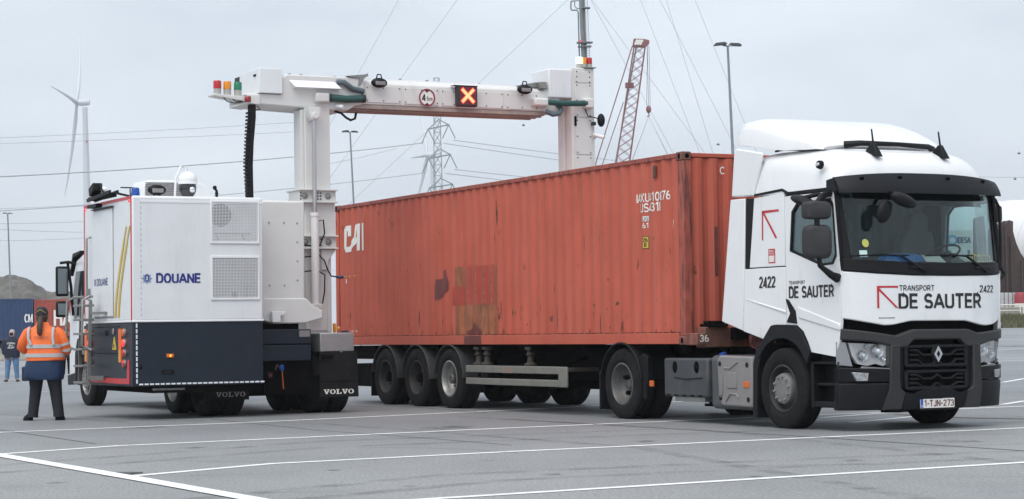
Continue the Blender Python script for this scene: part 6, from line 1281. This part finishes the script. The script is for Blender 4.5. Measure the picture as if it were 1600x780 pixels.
letter('TOMMY', PAINTW, SW, lambda a, b: (lerp(-.12, .13, a), -.158, lerp(1.10, 1.15, b) - .1 * (a - .5) ** 2), .02); letter('BLU', PAINTW, SW, lambda a, b: (lerp(-.05, .06, a), -.162, lerp(1.035, 1.08, b)), .02); letter('JEAN', PAINTW, SW, lambda a, b: (lerp(-.10, .10, a), -.164, lerp(.96, 1.015, b) + .08 * (a - .5) ** 2), .02)
for s_ in (-1, 1):
    mb = MB(); limb(mb, [(s_ * .09, 0, .76, .105), (s_ * .11, 0, .6, .092), (s_ * .125, -.01, .43, .075), (s_ * .14, 0, .22, .065), (s_ * .15, 0, .08, .062)], 14); part('trouser_leg', mb, JEANS, MN, smooth=70)
    mb = MB(); mb.sphere((s_ * .17 + .01, -.07, .035), (.055, .12, .045), 10, 6); part('shoe', mb, mat('brown_shoe', (.07, .045, .035), .6), MN, smooth=60)
mb = MB(); mb.sphere((0, -.075, 1.385), (.055, .04, .045), 10, 8); part('face_mask', mb, BLACKP, MN, smooth=60)
mb = MB(); mb.sphere((0, .012, 1.45), (.082, .09, .075), 12, 8); part('hair', mb, mat('grey_hair', (.42, .38, .35), .7), MN, smooth=60)
for s_ in (-1, 1):
    mb = MB(); mb.sphere((s_ * .03, -.083, 1.43), .01, 6, 4); part('eye', mb, CHASSIS, MN)
mb = MB(); limb(mb, [(0, 0, 1.28, .075), (0, 0, 1.315, .072)], 12); part('collar', mb, PAINTW, SW)
# third person, mostly hidden behind the officer
g = gp(104, 589); PB_ = root_w('person', (g.x, g.y, 0), 0, 'person in dark coat mostly hidden behind the orange-jacketed person', 'person')
body(PB_, (0, 0, .82), (0, 0, .98), (0, 0, 1.32), (0, -.01, 1.45), ((-.19, 0, 1.26), (.19, 0, 1.26)), ((-.25, 0, 1.0), (.25, 0, 1.0)), ((-.22, -.05, .78), (.22, -.05, .78)), ((-.1, 0, .43), (.1, 0, .43)), ((-.11, 0, .08), (.11, 0, .08)), ((-.12, -.12, .04), (.12, -.12, .04)), face=-1)
mb = MB(); rings(mb, [(0, 0, .62, .21, .15), (0, 0, .9, .22, .155), (0, 0, 1.15, .225, .145), (0, 0, 1.27, .20, .12), (0, 0, 1.33, .08, .07)]); CT = part('coat', mb, TROU, PB_, smooth=70)
for s_ in (-1, 1):
    mb = MB(); limb(mb, [(s_ * .16, 0, 1.26, .07), (s_ * .22, 0, 1.2, .075), (s_ * .25, 0, 1.0, .07), (s_ * .225, -.04, .82, .055)], 12); part('sleeve', mb, TROU, CT, smooth=70)
    mb = MB(); limb(mb, [(s_ * .09, 0, .8, .1), (s_ * .1, 0, .43, .075), (s_ * .11, 0, .08, .06)], 12); part('trouser_leg', mb, CHASSIS, PB_, smooth=70)
    mb = MB(); mb.sphere((s_ * .12, -.06, .04), (.05, .12, .045), 10, 6); part('shoe', mb, PAINTW, PB_, smooth=60)
mb = MB(); mb.sphere((0, .012, 1.49), (.085, .095, .08), 12, 8); part('hair', mb, HAIR, PB_, smooth=60)

# ================================================================ left background
CONC = mat('weathered_concrete', (.30, .29, .26), .85, var=.15, scale=2, bump=.3, bscale=12, dirt=[((.13, .125, .11), .5, .75, .6, (1.2, 1.2, .5))])
for i in range(6):
    a = gp(-75 + i * 52, 564.5 - .2 * i); a = Vector((a.x, 121.5 + (i % 2) * .05, 0))
    mb = MB(); mb.prism([(-.30, 0), (.30, 0), (.28, .18), (.16, .32), (.11, .72), (-.11, .72), (-.16, .32), (-.28, .18)], 'vz', -.97, .97)
    o = part('concrete_barrier', mb, CONC, None, bevel=.02); o.location = a; tag(o, 'grey concrete barrier block before the stored containers, %s from the left' % ('first second third fourth fifth sixth'.split()[i]), 'barrier', 'concrete barriers along the far left edge of the yard')
def far_container(x0px, x1px, ytop, Y, zb, m_, label, nm='shipping_container'):
    A = wp(x0px, ytop, Y); B = wp(x1px, ytop, Y); zt = A.z; Lx = B.x - A.x
    r = root_w(nm, (A.x, Y, zb), 0, label, 'shipping container')
    H = zt - zb; mb = MB(); X = breaks(.1, Lx - .1); vs = []
    for z in (.16, H - .12):
        for x in X: vs.append((x, corr(x), z))
    n = len(X); mb.add(vs, [(i, i + 1, n + i + 1, n + i) for i in range(n - 1)]); part('side_panel', mb, m_, r, smooth=0)
    for nme, b in (('bottom_rail', (0.1, Lx - .1, -.01, .08, 0.0, .158)), ('top_rail', (.1, Lx - .1, -.01, .08, H - .12, H)), ('corner_post', (0, .1, -.012, .14, 0, H)), ('corner_post', (Lx - .1, Lx, -.012, .14, 0, H)), ('roof_panel', (.05, Lx - .05, .05, 2.4, H - .06, H - .02)), ('end_wall', (.02, .06, .1, 2.4, .02, H - .06)), ('end_wall', (Lx - .06, Lx - .02, .1, 2.4, .02, H - .06)), ('rear_panel', (.05, Lx - .05, 2.4, 2.44, .02, H - .02))):
        mb = MB(); mb.box(*b); part(nme, mb, m_, r)
    return r, Lx, H
BLUEC = mat('blue_container_paint', (.012, .04, .115), .5, var=.12, dirt=[((.03, .07, .15), .5, .8, .4, (1, 1, .3))]); REDC = mat('red_container_paint', (.33, .06, .04), .55, var=.12, dirt=[((.18, .04, .03), .5, .8, .5, (1, 1, .3))])
r1, Lx, H = far_container(-229, 52, 470.5, 141, 1.2, BLUEC, 'dark blue container with white letters, behind the man in the navy sweater')
letter('CM', PAINTW, r1, lambda a, b: (lerp(Lx - .58, Lx - .06, a), -.02, lerp(H * .42, H * .62, b)), .0)
r2, Lx, H = far_container(53.5, 334, 468.5, 141, 1.2, REDC, 'orange-red container with white HAMBURG lettering beyond the scanner lorry cab')
letter('HAMBURG SÜD', PAINTW, r2, lambda a, b: (lerp(1.35, 7.8, a), -.02, lerp(H * .34, H * .73, b)), .0)
for i, x in enumerate((-229, 53.5)):
    A = wp(x, 470, 141); r = root_w('semi_trailer', (A.x, 141, 0), 0, ['dark trailer chassis under the far blue container', 'dark trailer chassis under the far orange red container'][i], 'trailer')
    mb = MB(); mb.box(0, 12, .1, 2.3, .85, 1.18); mb.box(1.0, 9.5, -.05, .1, .55, .95); part('frame', mb, CHASSIS, r)
    for u in (1.2, 2.5, 3.8, 9.5, 10.8):
        mb = MB(); mb.lathe((u, .0, .5), (0, -1, 0), [(.25, .0), (.5, 0), (.5, -.35), (.25, -.35)], 20, True); part('wheel', mb, RUBBER, r)
# spoil heap
mb = MB(); vs = []; nx, ny = 150, 26
CREST = [(-200, 436), (-60, 432), (0, 428), (25, 426.5), (46, 435), (58, 444), (71, 452), (82, 454), (100, 452), (120, 457), (150, 463), (210, 480), (260, 500), (300, 528)]
for j in range(ny):
    t = j / (ny - 1)
    for i in range(nx):
        px = lerp(-200, 300, i / (nx - 1)); cy = tab(px, CREST)[0]; top = wp(px, cy, 262).z - .3; Y = lerp(244, 285, t); X = wp(px, cy, 262).x * Y / 262
        prof = sm(min(1, (t) / .42)) if t < .42 else 1 - sm((t - .42) / .58); nz_ = noise.fractal(Vector((X * .35, Y * .35, 0)), .8, 2.1, 6) * .55
        vs.append((X, Y, max(-.2, top * prof + nz_ * min(1, prof * 3))))
mb.add(vs, [(j * nx + i, j * nx + i + 1, (j + 1) * nx + i + 1, (j + 1) * nx + i) for j in range(ny - 1) for i in range(nx - 1)])
struct('spoil_heap', mb, mat('grey_rubble', (.105, .098, .09), .95, var=.35, scale=.6, dirt=[((.22, .21, .20), .5, .7, .6, (.8, .8, 2.5)), ((.06, .06, .06), .55, .7, .6, (1.5, 1.5, 1.5))]), smooth=20)

# ================================================================ lamp posts
POLE = mat('galvanised_pole', (.24, .27, .29), .5, metal=.3, var=.05)
def lamp_post(top, base, Y, label, w=.11, heads=2, s=1.):
    A = wp(*base, Y); A.z = 0 if zg(A.x, A.y) < .01 else zg(A.x, A.y); B = wp(*top, Y); r = root_w('street_lamp', A, 0, label, 'street lamp', 'yard floodlight posts')
    t = B - A; mb = MB(); mb.cyl((0, 0, 0), t, w, w * .6, 12); part('pole', mb, POLE, r)
    for k in (-1, 1):
        mb = MB(); c = t + Vector((k * .48 * s, .2 * k, .10 * s)); mb.tube([t, t + Vector((k * .2 * s, 0, .02)), c - Vector((k * .1, 0, .05))], .05 * s, 6); a = part('lamp_arm', mb, POLE, r)
        mb = MB(); mb.prism([(-.42, -.05), (-.3, .08), (.25, .10), (.42, .0), (.38, -.07), (-.38, -.08)], 'uz', -.22, .22); mb.v = [(c.x + x * s, c.y + y, c.z + (z + .08 * x * -k) * s) for x, y, z in mb.v]; part('lamp_head', mb, mat('lamp_head_grey', (.05, .06, .065), .5), a, bevel=.02)
lamp_post((1137, 72), (1158.5, 521), 130, 'tall twin-headed floodlight post rising behind the container and the white lorry roof', .12, s=1.0)
lamp_post((547, 207), (564, 530), 163, 'grey twin-headed lamp post standing between the gantry column and the pylon', .10, s=.7)
lamp_post((12, 334), (20, 540), 180, 'thin lamp post at the far left edge in front of the rubble heap', .10, s=.4)
# ================================================================ wind turbines
TWH = mat('turbine_white', (.58, .61, .64), .5, var=.02)
def turbine(Y, base, top, hub, tips, nac, label, wb, wt):
    P = lambda q: wp(*q, Y); A = P(base); A.z = 0; r = root_w('wind_turbine', A, 0, label, 'wind turbine', 'wind turbines on the horizon'); R = lambda q: P(q) - A
    mb = MB(); t = R(top); mb.loft([mb.ring(lambda_ , (0, 0, 1), rr, 20) for lambda_, rr in ((Vector((0, 0, 0)), wb), (t * .5, (wb + wt) / 2), (t, wt))]); part('tower', mb, TWH, r, smooth=60)
    h = R(hub); n = R(nac); sc = Y / F_PX
    mb = MB(); d = (n - h).normalized(); mb.loft([mb.ring(h + (n - h) * a, n - h, q * sc, 12) for a, q in ((-.05, 1.5), (.05, 4.2), (.3, 5.2), (.8, 5.0), (1, 4.0))]); part('nacelle', mb, TWH, r, smooth=60)
    for tp, dep in tips:
        e = wp(*tp, Y + dep) - A; mb = MB(); rg = []; ax = (e - h); up = ax.normalized(); sd_ = up.cross(Vector((.25, 1, 0))).normalized(); th = up.cross(sd_)
        for a, c_, q in ((0, 1.3, 1.1), (.06, 1.3, 1.0), (.2, 2.5, .7), (.5, 1.7, .4), (.8, 1.0, .22), (1, .3, .1)):
            bend = (n - h).normalized() * (-3.0 * a * a) * sc * 3
            ce = h + ax * a + bend; rg.append([ce + sd_ * (c_ * cos(2 * pi * i / 10)) * .55 * sc / .276 * .7 + th * (q * sin(2 * pi * i / 10)) for i in range(10)])
        mb.loft(rg); part('blade', mb, TWH, r, smooth=60)
turbine(900, (141, 540), (132.8, 168), (120, 161), (((133, 48), 25), ((88, 134), -36), ((110, 306), 10)), (140, 160), 'white wind turbine standing on the horizon at the left, one blade pointing straight up', 2.3, 1.05)
mb = MB(); A = wp(135.8, 221, 898); mb.sphere(A, .5, 8, 6); o = part('warning_light', mb, REDLAMP, bpy.data.objects['wind_turbine']); o.location = -bpy.data.objects['wind_turbine'].location
turbine(1300, (684, 540), (676, 246), (667, 243), (((662, 165), 25), ((650, 246), -36), ((657, 320), 10)), (681, 241), 'faint distant wind turbine directly behind the lattice pylon', 2.6, 1.5)
# ================================================================ pylon, mast, crane
GALV = mat('galvanised_lattice', (.20, .215, .225), .6, metal=.2, var=.1)
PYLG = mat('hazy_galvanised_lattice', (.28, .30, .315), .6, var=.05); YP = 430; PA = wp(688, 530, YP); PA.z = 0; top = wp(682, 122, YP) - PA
PY = root_w('lattice_pylon', PA, 0, 'grey lattice high-voltage pylon seen under the gantry beam', 'pylon')
def lat(mb, lv, w=.14, pan=None):
    """lv: list of (centre, half width); four legs with X bracing"""
    for (c0, h0), (c1, h1) in zip(lv[:-1], lv[1:]):
        q0 = [c0 + Vector((x * h0, y * h0, 0)) for x, y in ((-1, -1), (1, -1), (1, 1), (-1, 1))]; q1 = [c1 + Vector((x * h1, y * h1, 0)) for x, y in ((-1, -1), (1, -1), (1, 1), (-1, 1))]
        for i in range(4):
            j = (i + 1) % 4; mb.bar(q0[i], q1[i], w, w); mb.bar(q0[i], q1[j], w * .6, w * .6); mb.bar(q0[j], q1[i], w * .6, w * .6); mb.bar(q1[i], q1[j], w * .6, w * .6)
    return mb
n = 24; lv = []
for i in range(n + 1):
    t = i / n; hw = lerp(3.4, .9, min(1, t / .5)) if t < .5 else lerp(.9, .55, (t - .5) / .5); lv.append((top * t, hw))
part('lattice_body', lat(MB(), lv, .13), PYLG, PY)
ARMS = []
for (xl, yl), (xr, yr) in (((669, 202), (701, 195)), ((670, 248), (703.5, 241.5)), ((671, 294), (707, 288))):
    a = wp(xl, yl, YP - 6) - PA; b = wp(xr, yr, YP + 6) - PA; mb = MB(); mb.bar(a, b, .35, .25); m_ = (a + b) / 2 + Vector((0, 0, 1.6)); mb.bar(a, m_, .15, .15); mb.bar(b, m_, .15, .15)
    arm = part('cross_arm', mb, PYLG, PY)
    for e, s_ in ((a, -1), (b, 1)):
        for k in (-1, 1):
            mb = MB(); f = e + Vector((k * 1.35 + s_ * .0, 0, -2.9)); mb.tube([e, f], .10, 5); part('insulator_string', mb, mat('insulator', (.18, .21, .22), .4), arm)
            if k * s_ > 0: ARMS.append(PA + f)
            else: ARMS.append(PA + f)
WIRE = mat('power_cable', (.36, .38, .40), .6)
def wire(P, r, label, cat='cable', name='power_line', grp='overhead power lines', sag=0.):
    a, b = P; Q = [a.lerp(b, i / 14) - Vector((0, 0, sag * 4 * (i / 14) * (1 - i / 14))) for i in range(15)]
    mb = MB(); mb.tube(Q, r, 4); o = part(name, mb, WIRE, None); tag(o, label, cat, grp); return o
U = 'power cable '
wire((wp(-60, 279, 300), wp(661, 223.5, YP)), .085, U + 'behind the scanner lorry roof, rising to the upper arm of the pylon', sag=.8)
wire((wp(-60, 333, 300), wp(661, 270.5, YP)), .06, U + 'to the left of the pylon, ending at its middle arm', sag=.8)
for x0, y0, x1, y1, s_ in ((708, 219, 1160, 271, 'from the upper pylon arm to the right, upper strand'), (693, 224, 1160, 285, 'from the upper pylon arm to the right, lower strand'), (710, 265, 1160, 305, 'from the middle pylon arm, upper strand above the container'), (696, 271, 1160, 318, 'from the middle pylon arm, lower strand above the container')):
    wire((wp(x0, y0, YP), wp(x1, y1, 700)), .07, U + s_, sag=.5)
for x0, y0, x1, y1, s_ in ((-60, 218, 480, 190, 'faint high strand left of the gantry'), (-60, 226, 480, 205, 'faint strand just under the highest one left of the gantry'), (-60, 327, 150, 319, 'low at the left, meeting the cabin roof corner'), (-60, 349, 135, 346, 'low at the left, level with the cabin door top'), (-60, 354, 135, 363, 'low at the left, sloping down behind the cabin'), (-60, 376, 135, 372, 'lowest at the left above the rubble heap'), (1470, 275, 1700, 276, 'level at the right above the white tank'), (1470, 336, 1700, 337, 'low at the right skimming the white tank'), (620, 232, 480, 262, 'faint short strand between gantry column and pylon')):
    wire((wp(x0, y0, 520), wp(x1, y1, 560)), .055, U + s_, sag=.3)
# telecom mast with ladder and pipes
YM = 215; MA = wp(918, 530, YM); MA.z = 0; mt = wp(897, -480, YM) - MA; MS = root_w('steel_mast', MA, 0, 'tall guyed steel mast with ladder and pipes rising above the outer gantry column', 'mast')
K = lambda x, y, dy=0: Vector(wp(x, y, YM + dy)) - MA
def along(x100, y):  # x on the mast axis for pixel row y
    return x100 + (y - 95) * .043
mb = MB(); mb.tube([K(along(911.5, y), y) for y in (520, 300, 95, 0, -200, -480)], .20, 10); part('main_tube', mb, GALV, MS)
mb = MB(); mb.tube([K(along(915.5, y), y, .5) for y in (520, 95, -480)], .17, 8); part('rear_tube', mb, mat('pale_steel', (.30, .32, .33), .5), MS)
mb = MB(); mb.tube([K(905.5, 95), K(903.5, 20), K(902, 16), K(893, 16), K(892, 14), K(892, 3), K(893, 2), K(903, 1), K(904, -20)], .085, 6); mb.tube([K(907, 520), K(905.5, 95)], .085, 6); mb.tube([K(898, 1), K(898, 10), K(901, 13), K(907, 14)], .06, 6); part('side_pipe', mb, GALV, MS)
mb = MB()
for dx in (0, 4.2): mb.bar(K(along(917.6 + dx, 520), 520), K(along(917.6 + dx, -300), -300), .05, .05)
for i in range(110): y = 108 - i * 3.6; mb.bar(K(along(917.6, y), y), K(along(921.8, y), y), .04, .04)
part('mast_ladder', mb, mat('pale_steel', (.30, .32, .33), .5), MS)
for y, x0, x1 in ((13, 908, 922), (67, 901, 926), (73, 903, 924), (-60, 900, 922)):
    mb = MB(); a = K(x0, y); b = K(x1, y); mb.box(a.x, b.x, a.y - .5, a.y + .5, a.z - .05, a.z + .05); part('platform', mb, GALV, MS)
mb = MB(); mb.sphere(K(907, 64, -.3), .10, 8, 6); part('warning_light', mb, REDLIT, MS)
for i, (x0, y0, x1, y1) in enumerate(((623, 0, 558, 118), (714, 0, 627, 122), (887, 0, 751, 127), (1001, 0, 1093, 239), (1031, 0, 1141, 215), (1041, 0, 1114, 239), (1086, 0, 1162, 189), (925, 0, 984, 80), (927, 7, 977, 100))):
    s_ = (x1 - x0) / (y1 - y0); q = .12; yt = y0 - (x0 - 903) / s_ if s_ else 0; ya = 524
    top_ = wp(903, yt, YM); an = wp(x0 + s_ * (ya - y0), ya, YM + (i % 3 - 1) * 8)
    wire((an, top_), .019, ['leftmost guy wire slanting up from behind the left gantry column', 'guy wire slanting up left of the height sign', 'guy wire rising just right of the red cross signal to the mast', 'guy wire right of the crane, second steepest of the right fan', 'guy wire crossing the others above the container corner', 'steepest guy wire of the right fan', 'rightmost guy wire beside the tall lamp post', 'low guy wire from the mast towards the crane head', 'guy wire just left of the one reaching the crane head'][i], 'guy wire', 'guy_wire', 'guy wires of the steel mast')
# crawler crane boom with hook
YC = 325; RC = mat('faded_red_lattice', (.23, .075, .08), .6, var=.2); CA = wp(950, 520, YC); CA.z = 0
CR = root_w('lattice_crane', CA, 0, 'red lattice crane boom with hook block and slings, behind the container front corner', 'crane')
K = lambda x, y, dy=0: Vector(wp(x, y, YC + dy)) - CA
mb = MB(); n = 30; A0, A1 = K(999.5, 72), K(937, 505); D = (K(1010.7, 71) - K(989, 69)).length / 2
for i in range(n):
    a, b = i / n, (i + 1) / n; p, q = A0.lerp(A1, a), A0.lerp(A1, b)
    w0, w1 = lerp(D * .8, D * 1.15, a), lerp(D * .8, D * 1.15, b)
    P4 = lambda c, w: [c + Vector((x * w, y * w, 0)) for x, y in ((-1, -1), (1, -1), (1, 1), (-1, 1))]
    u0, u1 = P4(p, w0), P4(q, w1)
    for k in range(4):
        j = (k + 1) % 4; mb.bar(u0[k], u1[k], .16, .16); mb.bar(u0[k], u1[j], .07, .07); mb.bar(u0[j], u1[k], .07, .07)
part('boom', mb, RC, CR)
mb = MB(); mb.tube([K(994.5, 72), K(953.5, 300)], .14, 6); part('boom_ladder', mb, GALV, CR)
mb = MB(); mb.prism([(K(*p).x, K(*p).z) for p in ((988, 73), (990, 61.5), (1006, 62), (1014, 64), (1014, 69), (1008, 74))], 'uz', -.8, .8); q = part('boom_head', mb, RC, CR)
for x in (992, 996, 1000): mb = MB(); mb.bar(K(x, 70, -.85), K(x + 4, 62, -.85), .04, .35); part('white_stripe', mb, PAINTW, q)
mb = MB(); a = K(977, 130); b = K(990, 137); mb.box(a.x, b.x, -.8, .8, b.z, a.z); part('boom_joint', mb, RC, CR)
mb = MB()
for x in (1009.5, 1012.5, 1015): mb.tube([K(1011.5 if x < 1011 else x - 1, 72), K(x + 1, 165)], .045, 4)
part('hoist_rope', mb, WIRE, CR)
mb = MB(); mb.sphere(K(1013.5, 171), (.42, .3, .62), 10, 8); mb.tube([K(1013.5, 177), K(1014.5, 181), K(1013, 183), K(1011.5, 181)], .10, 6); part('hook_block', mb, RC, CR)
mb = MB(); mb.tube([K(988, 250), K(1013.5, 182), K(1043, 241)], .06, 4); mb.tube([K(988, 250), K(960, 325)], .06, 4); mb.tube([K(1043, 241), K(1075, 305)], .06, 4); part('sling', mb, WIRE, CR)
mb = MB(); mb.tube([K(988, 72), K(930, 258), K(850, 515)], .09, 4); mb.tube([K(974, 160), K(941, 258), K(860, 500)], .07, 4); part('pendant_line', mb, mat('pendant_red', (.25, .12, .13), .6), CR)
# ================================================================ right background: pressure vessel, fences
YT = 190; TWT = mat('vessel_white', (.72, .73, .74), .4, var=.03, dirt=[((.5, .49, .47), .5, .8, .3, (.3, .3, .3))])
c0 = wp(1440, 401, YT + 6); c1 = wp(1690, 396, YT - 14); RT = wp(1500, 318, YT).z - wp(1500, 400, YT).z
TK = root_w('pressure_vessel', ((c0.x + c1.x) / 2, YT, 1.1), 0, 'huge white cylindrical pressure vessel lying on brown saddles behind the lorry cab', 'tank'); O_ = Vector(TK.location)
mb = MB(); ax = c1 - c0; mb.loft([mb.ring(c0 - O_ + ax * a, ax, RT * q, 48) for a, q in ((-.12, .02), (-.11, .3), (-.08, .65), (-.04, .88), (0, 1), (1, 1), (1.05, .8), (1.09, .4), (1.1, .02))]); part('vessel_shell', mb, TWT, TK, smooth=60)
for a in (.05, .32, .60, .88):
    mb = MB(); mb.lathe(c0 - O_ + ax * a, ax, [(RT, -.06), (RT + .05, -.05), (RT + .05, .05), (RT, .06)], 48); part('weld_band', mb, TWT, TK, smooth=60)
BRS = mat('brown_saddle_steel', (.055, .033, .03), .75, var=.25, dirt=[((.16, .12, .10), .55, .75, .5, (.8, .8, .2))])
axn = ax.normalized(); sx = Vector((axn.y, -axn.x, 0))
for k, (fa, W2) in enumerate(((.30, 2.0),)):
    C = c0 - O_ + ax * fa; e1 = Vector((-sx.x, -sx.y, 0)) if sx.y > 0 else sx; pts = []
    for i in range(19):
        a = pi + pi * i / 18 ; pts.append((cos(a) * (RT + .06), sin(a) * (RT + .06)))
    outer = [(-RT - .1, -C.z), (RT + .1, -C.z)] ; hi = .45 * RT
    P = [(-RT - .9, hi), (-RT - .06, hi)] + [p for p in pts] + [(RT + .06, hi), (RT + .9, hi), (RT + .9, -C.z), (-RT - .9, -C.z)]
    mb = MB(); n = len(P); base = [C + e1 * p[0] + Vector((0, 0, p[1])) for p in P]; T = [tuple(t) for t in tessellate_polygon([[Vector((p[0], p[1], 0)) for p in P]])]
    A_ = [b - axn * W2 * .5 for b in base]; B_ = [b + axn * W2 * .5 for b in base]
    mb.add(A_ + B_, T + [tuple(reversed([i + n for i in t])) for t in T] + [(i, (i + 1) % n, (i + 1) % n + n, i + n) for i in range(n)]); part('saddle', mb, BRS, TK, smooth=0)
YS = YT - RT - 14.0
for px_ in ([(1558, 470), (1560, 352), (1566, 347), (1570, 345), (1572, 350), (1577, 344), (1583, 346), (1583, 362), (1588, 380), (1595, 396), (1604, 408), (1620, 422), (1650, 438), (1690, 446), (1690, 470)], [(1527, 470), (1527, 340), (1537, 337), (1541, 380), (1542, 470)]):
    P = [wp(x, y, YS) - O_ for x, y in px_]; mb = MB(); mb.prism([(p.x, p.z) for p in P], 'uz', YS - O_.y, YS - O_.y + 1.6); q = part('saddle', mb, BRS, TK, smooth=0)
    for x in ((1563, 1573, 1581, 1597, 1612) if len(px_) > 6 else (1530,)):
        a_ = wp(x, 468, YS) - O_; b_ = wp(x, 352 if x < 1580 else 390 + (x - 1597) * 1.2, YS) - O_; mb = MB(); mb.box(a_.x - .06, a_.x + .06, YS - O_.y - .35, YS - O_.y, a_.z, b_.z if x != 1597 else b_.z - .9); part('saddle_rib', mb, BRS, q, smooth=0)
# sign board on the vessel
SG = wp(1499, 375, YT - RT - 7.5); sg = root_w('sign_board', SG, 0, 'white sign board with blue globe and IDESA lettering, seen through the windscreen', 'sign'); mb = MB(); q = (YT - RT - 7.5) / F_PX; mb.box(-20 * q, 20 * q, 0, .1, -16 * q, 15 * q); part('board', mb, PAINTW, sg); SB = mat('sign_blue', (.008, .04, .16), .5)
mb = MB(); mb.lathe((-11 * q, -.01, 0), (0, -1, 0), [(8 * q, 0), (8 * q, .02), (5 * q, .02), (5 * q, 0)], 24, True); part('globe_ring', mb, mat('sign_sky_blue', (.08, .35, .60), .5), sg); letter('IDESA', SB, sg, lambda a, b: (lerp(-3 * q, 17 * q, a), -.03, lerp(-5 * q, 4 * q, b)), .04)
mb = MB()
for x in (-15 * q, 15 * q): mb.box(x - .1, x + .1, .1, .3, -SG.z + 1, 15 * q)
part('sign_post', mb, GALV, sg)
# verge, low wall, railing, white crates
zv = lambda x, y, Y: wp(x, y, Y)
A, B = wp(1380, 514, 151), wp(1720, 512.5, 151)
mb = MB(); mb.prism([(150.5, .9), (152, 1.5), (154, 1.85), (200, 1.9), (330, 1.9), (330, .5), (150.5, .5)], 'vz', A.x - 6, B.x + 8); mb.v = [(x, y, z) for x, y, z in mb.v]
struct('grass_verge_ground', mb, mat('verge_soil', (.10, .085, .055), .95, var=.35, scale=.9))
mb = MB(); random.seed(3)
for i in range(9000):
    x = random.uniform(A.x - 5, B.x + 7); y = random.uniform(150.6, 155.5); z = tab(y, [(150.5, .95), (152, 1.5), (154, 1.85), (156, 1.86)])[0]; h = random.uniform(.12, .42); w = random.uniform(.02, .05); l = random.uniform(-.12, .12)
    mb.add([(x - w, y, z - .05), (x + w, y, z - .05), (x + l, y + l * .5, z + h)], [(0, 1, 2)])
o = part('verge_grass', mb, mat('dry_grass', (.085, .09, .038), .8, var=.45, scale=2.5), None, smooth=0); o['kind'] = 'stuff'
mb = MB(); a, b = wp(1400, 492, 158), wp(1720, 491, 158); mb.box(a.x, b.x, 158, 158.4, 1.85, wp(1580, 480, 158).z); o = part('low_wall', mb, CONC, None, bevel=.03); tag(o, 'low pale concrete wall along the verge behind the white lorry bumper', 'wall')
RL = root_w('guard_railing', (wp(1400, 490, 156).x, 156, 1.86), 0, 'white tubular railing in front of the low concrete wall on the verge', 'railing'); x0 = RL.location.x
zt = wp(1575, 476.5, 156).z - 1.86
for i in range(6):
    a = wp(1410 + i * 63, 480, 156).x - x0; b = wp(1410 + i * 63 + 58, 480, 156).x - x0
    mb = MB(); mb.tube([(a, 0, 0), (a, 0, zt - .2), (a + .15, 0, zt), (b - .15, 0, zt), (b, 0, zt - .2), (b, 0, 0)], .05, 6); mb.tube([(a, 0, zt * .55), (b, 0, zt * .55)], .035, 6); part('rail_frame', mb, PAINTW, RL)
cr_ = root_w('storage_crates', (wp(1562, 476, 166).x, 166, 1.9), 0, 'row of white ribbed storage crates beneath the brown saddle at the right edge', 'crate'); zt = wp(1575, 457.5, 166).z - 1.9; wz = wp(1588, 460, 166).x - wp(1562, 460, 166).x
mb = MB(); mb.box(-wz * 2, wz, 0, 1, 0, zt); part('crate_body', mb, mat('crate_white', (.55, .57, .60), .5, var=.1, dirt=[((.3, .3, .3), .5, .7, .5, (2, 2, 6))]), cr_, bevel=.03)
for i in range(12): mb = MB(); x = -wz * 2 + i * wz * 3 / 12; mb.box(x, x + .08, -.03, 0, 0, zt); part('crate_rib', mb, TANKGREY, cr_)
o = root_w('red_drum', (wp(1596, 476, 165).x, 165, 1.9), 0, 'red and white banded drum beside the white crates at the right picture edge', 'drum'); r_ = .55
mb = MB(); mb.lathe((0, 0, 0), (0, 0, 1), [(r_, 0), (r_, zt * .35), (r_ + .03, zt * .36), (r_, zt * .37), (r_, zt * .9), (r_ * .8, zt), (.01, zt)], 24); part('drum_body', mb, mat('drum_red', (.30, .03, .04), .5), o); mb = MB(); mb.lathe((0, 0, 0), (0, 0, 1), [(r_ + .01, zt * .36), (r_ + .01, zt * .55)], 24); part('drum_band', mb, PAINTW, o)
mb = MB(); mb.box(wp(1400, 470, 215).x, wp(1760, 470, 215).x, 215, 216, 1.9, wp(1580, 446, 215).z); o = part('rust_brown_shed', mb, BRS, None); tag(o, 'long dark brown steel wall behind the white crates, under the vessel', 'wall')
# gulls
for i, (x, y) in enumerate(((1592, 240), (1586, 280), (1122, 226), (818, 196))):
    p = wp(x, y, 120); r = root_w('bird', p, 0, ['small dark gull high at the right picture edge', 'small dark gull lower at the right above the vessel', 'tiny bird just left of the tall lamp post', 'tiny bird under the gantry beam right of the pylon'][i], 'bird', 'birds in the sky'); mb = MB(); mb.sphere((0, 0, 0), (.10, .05, .045), 8, 6); part('bird_body', mb, GALV, r)
    for s_ in (-1, 1): mb = MB(); mb.add([(-.05, 0, .02), (.05, 0, .02), (.02, s_ * .1, .10), (-.02, s_ * .22, .05), (-.05, 0, .0), (.05, 0, .0), (.02, s_ * .1, .08), (-.02, s_ * .22, .045)], [(0, 1, 2, 3), (7, 6, 5, 4), (0, 4, 5, 1), (2, 6, 7, 3)]); part('bird_wing', mb, GALV, r)
# ================================================================ haze
HZ = bpy.data.materials.new('haze'); HZ.use_nodes = True; t = HZ.node_tree; t.nodes.clear()
pv = t.nodes.new('ShaderNodeVolumePrincipled'); pv.inputs['Density'].default_value = HAZE_D; pv.inputs['Color'].default_value = (.93, .96, 1, 1)
ou = t.nodes.new('ShaderNodeOutputMaterial'); t.links.new(pv.outputs[0], ou.inputs['Volume'])
mb = MB(); mb.box(-2600, 2600, -100, 2700, -1.5, 135)
if HAZE_D > 0:
    o = part('haze', mb, HZ, None, smooth=0); o['kind'] = 'stuff'
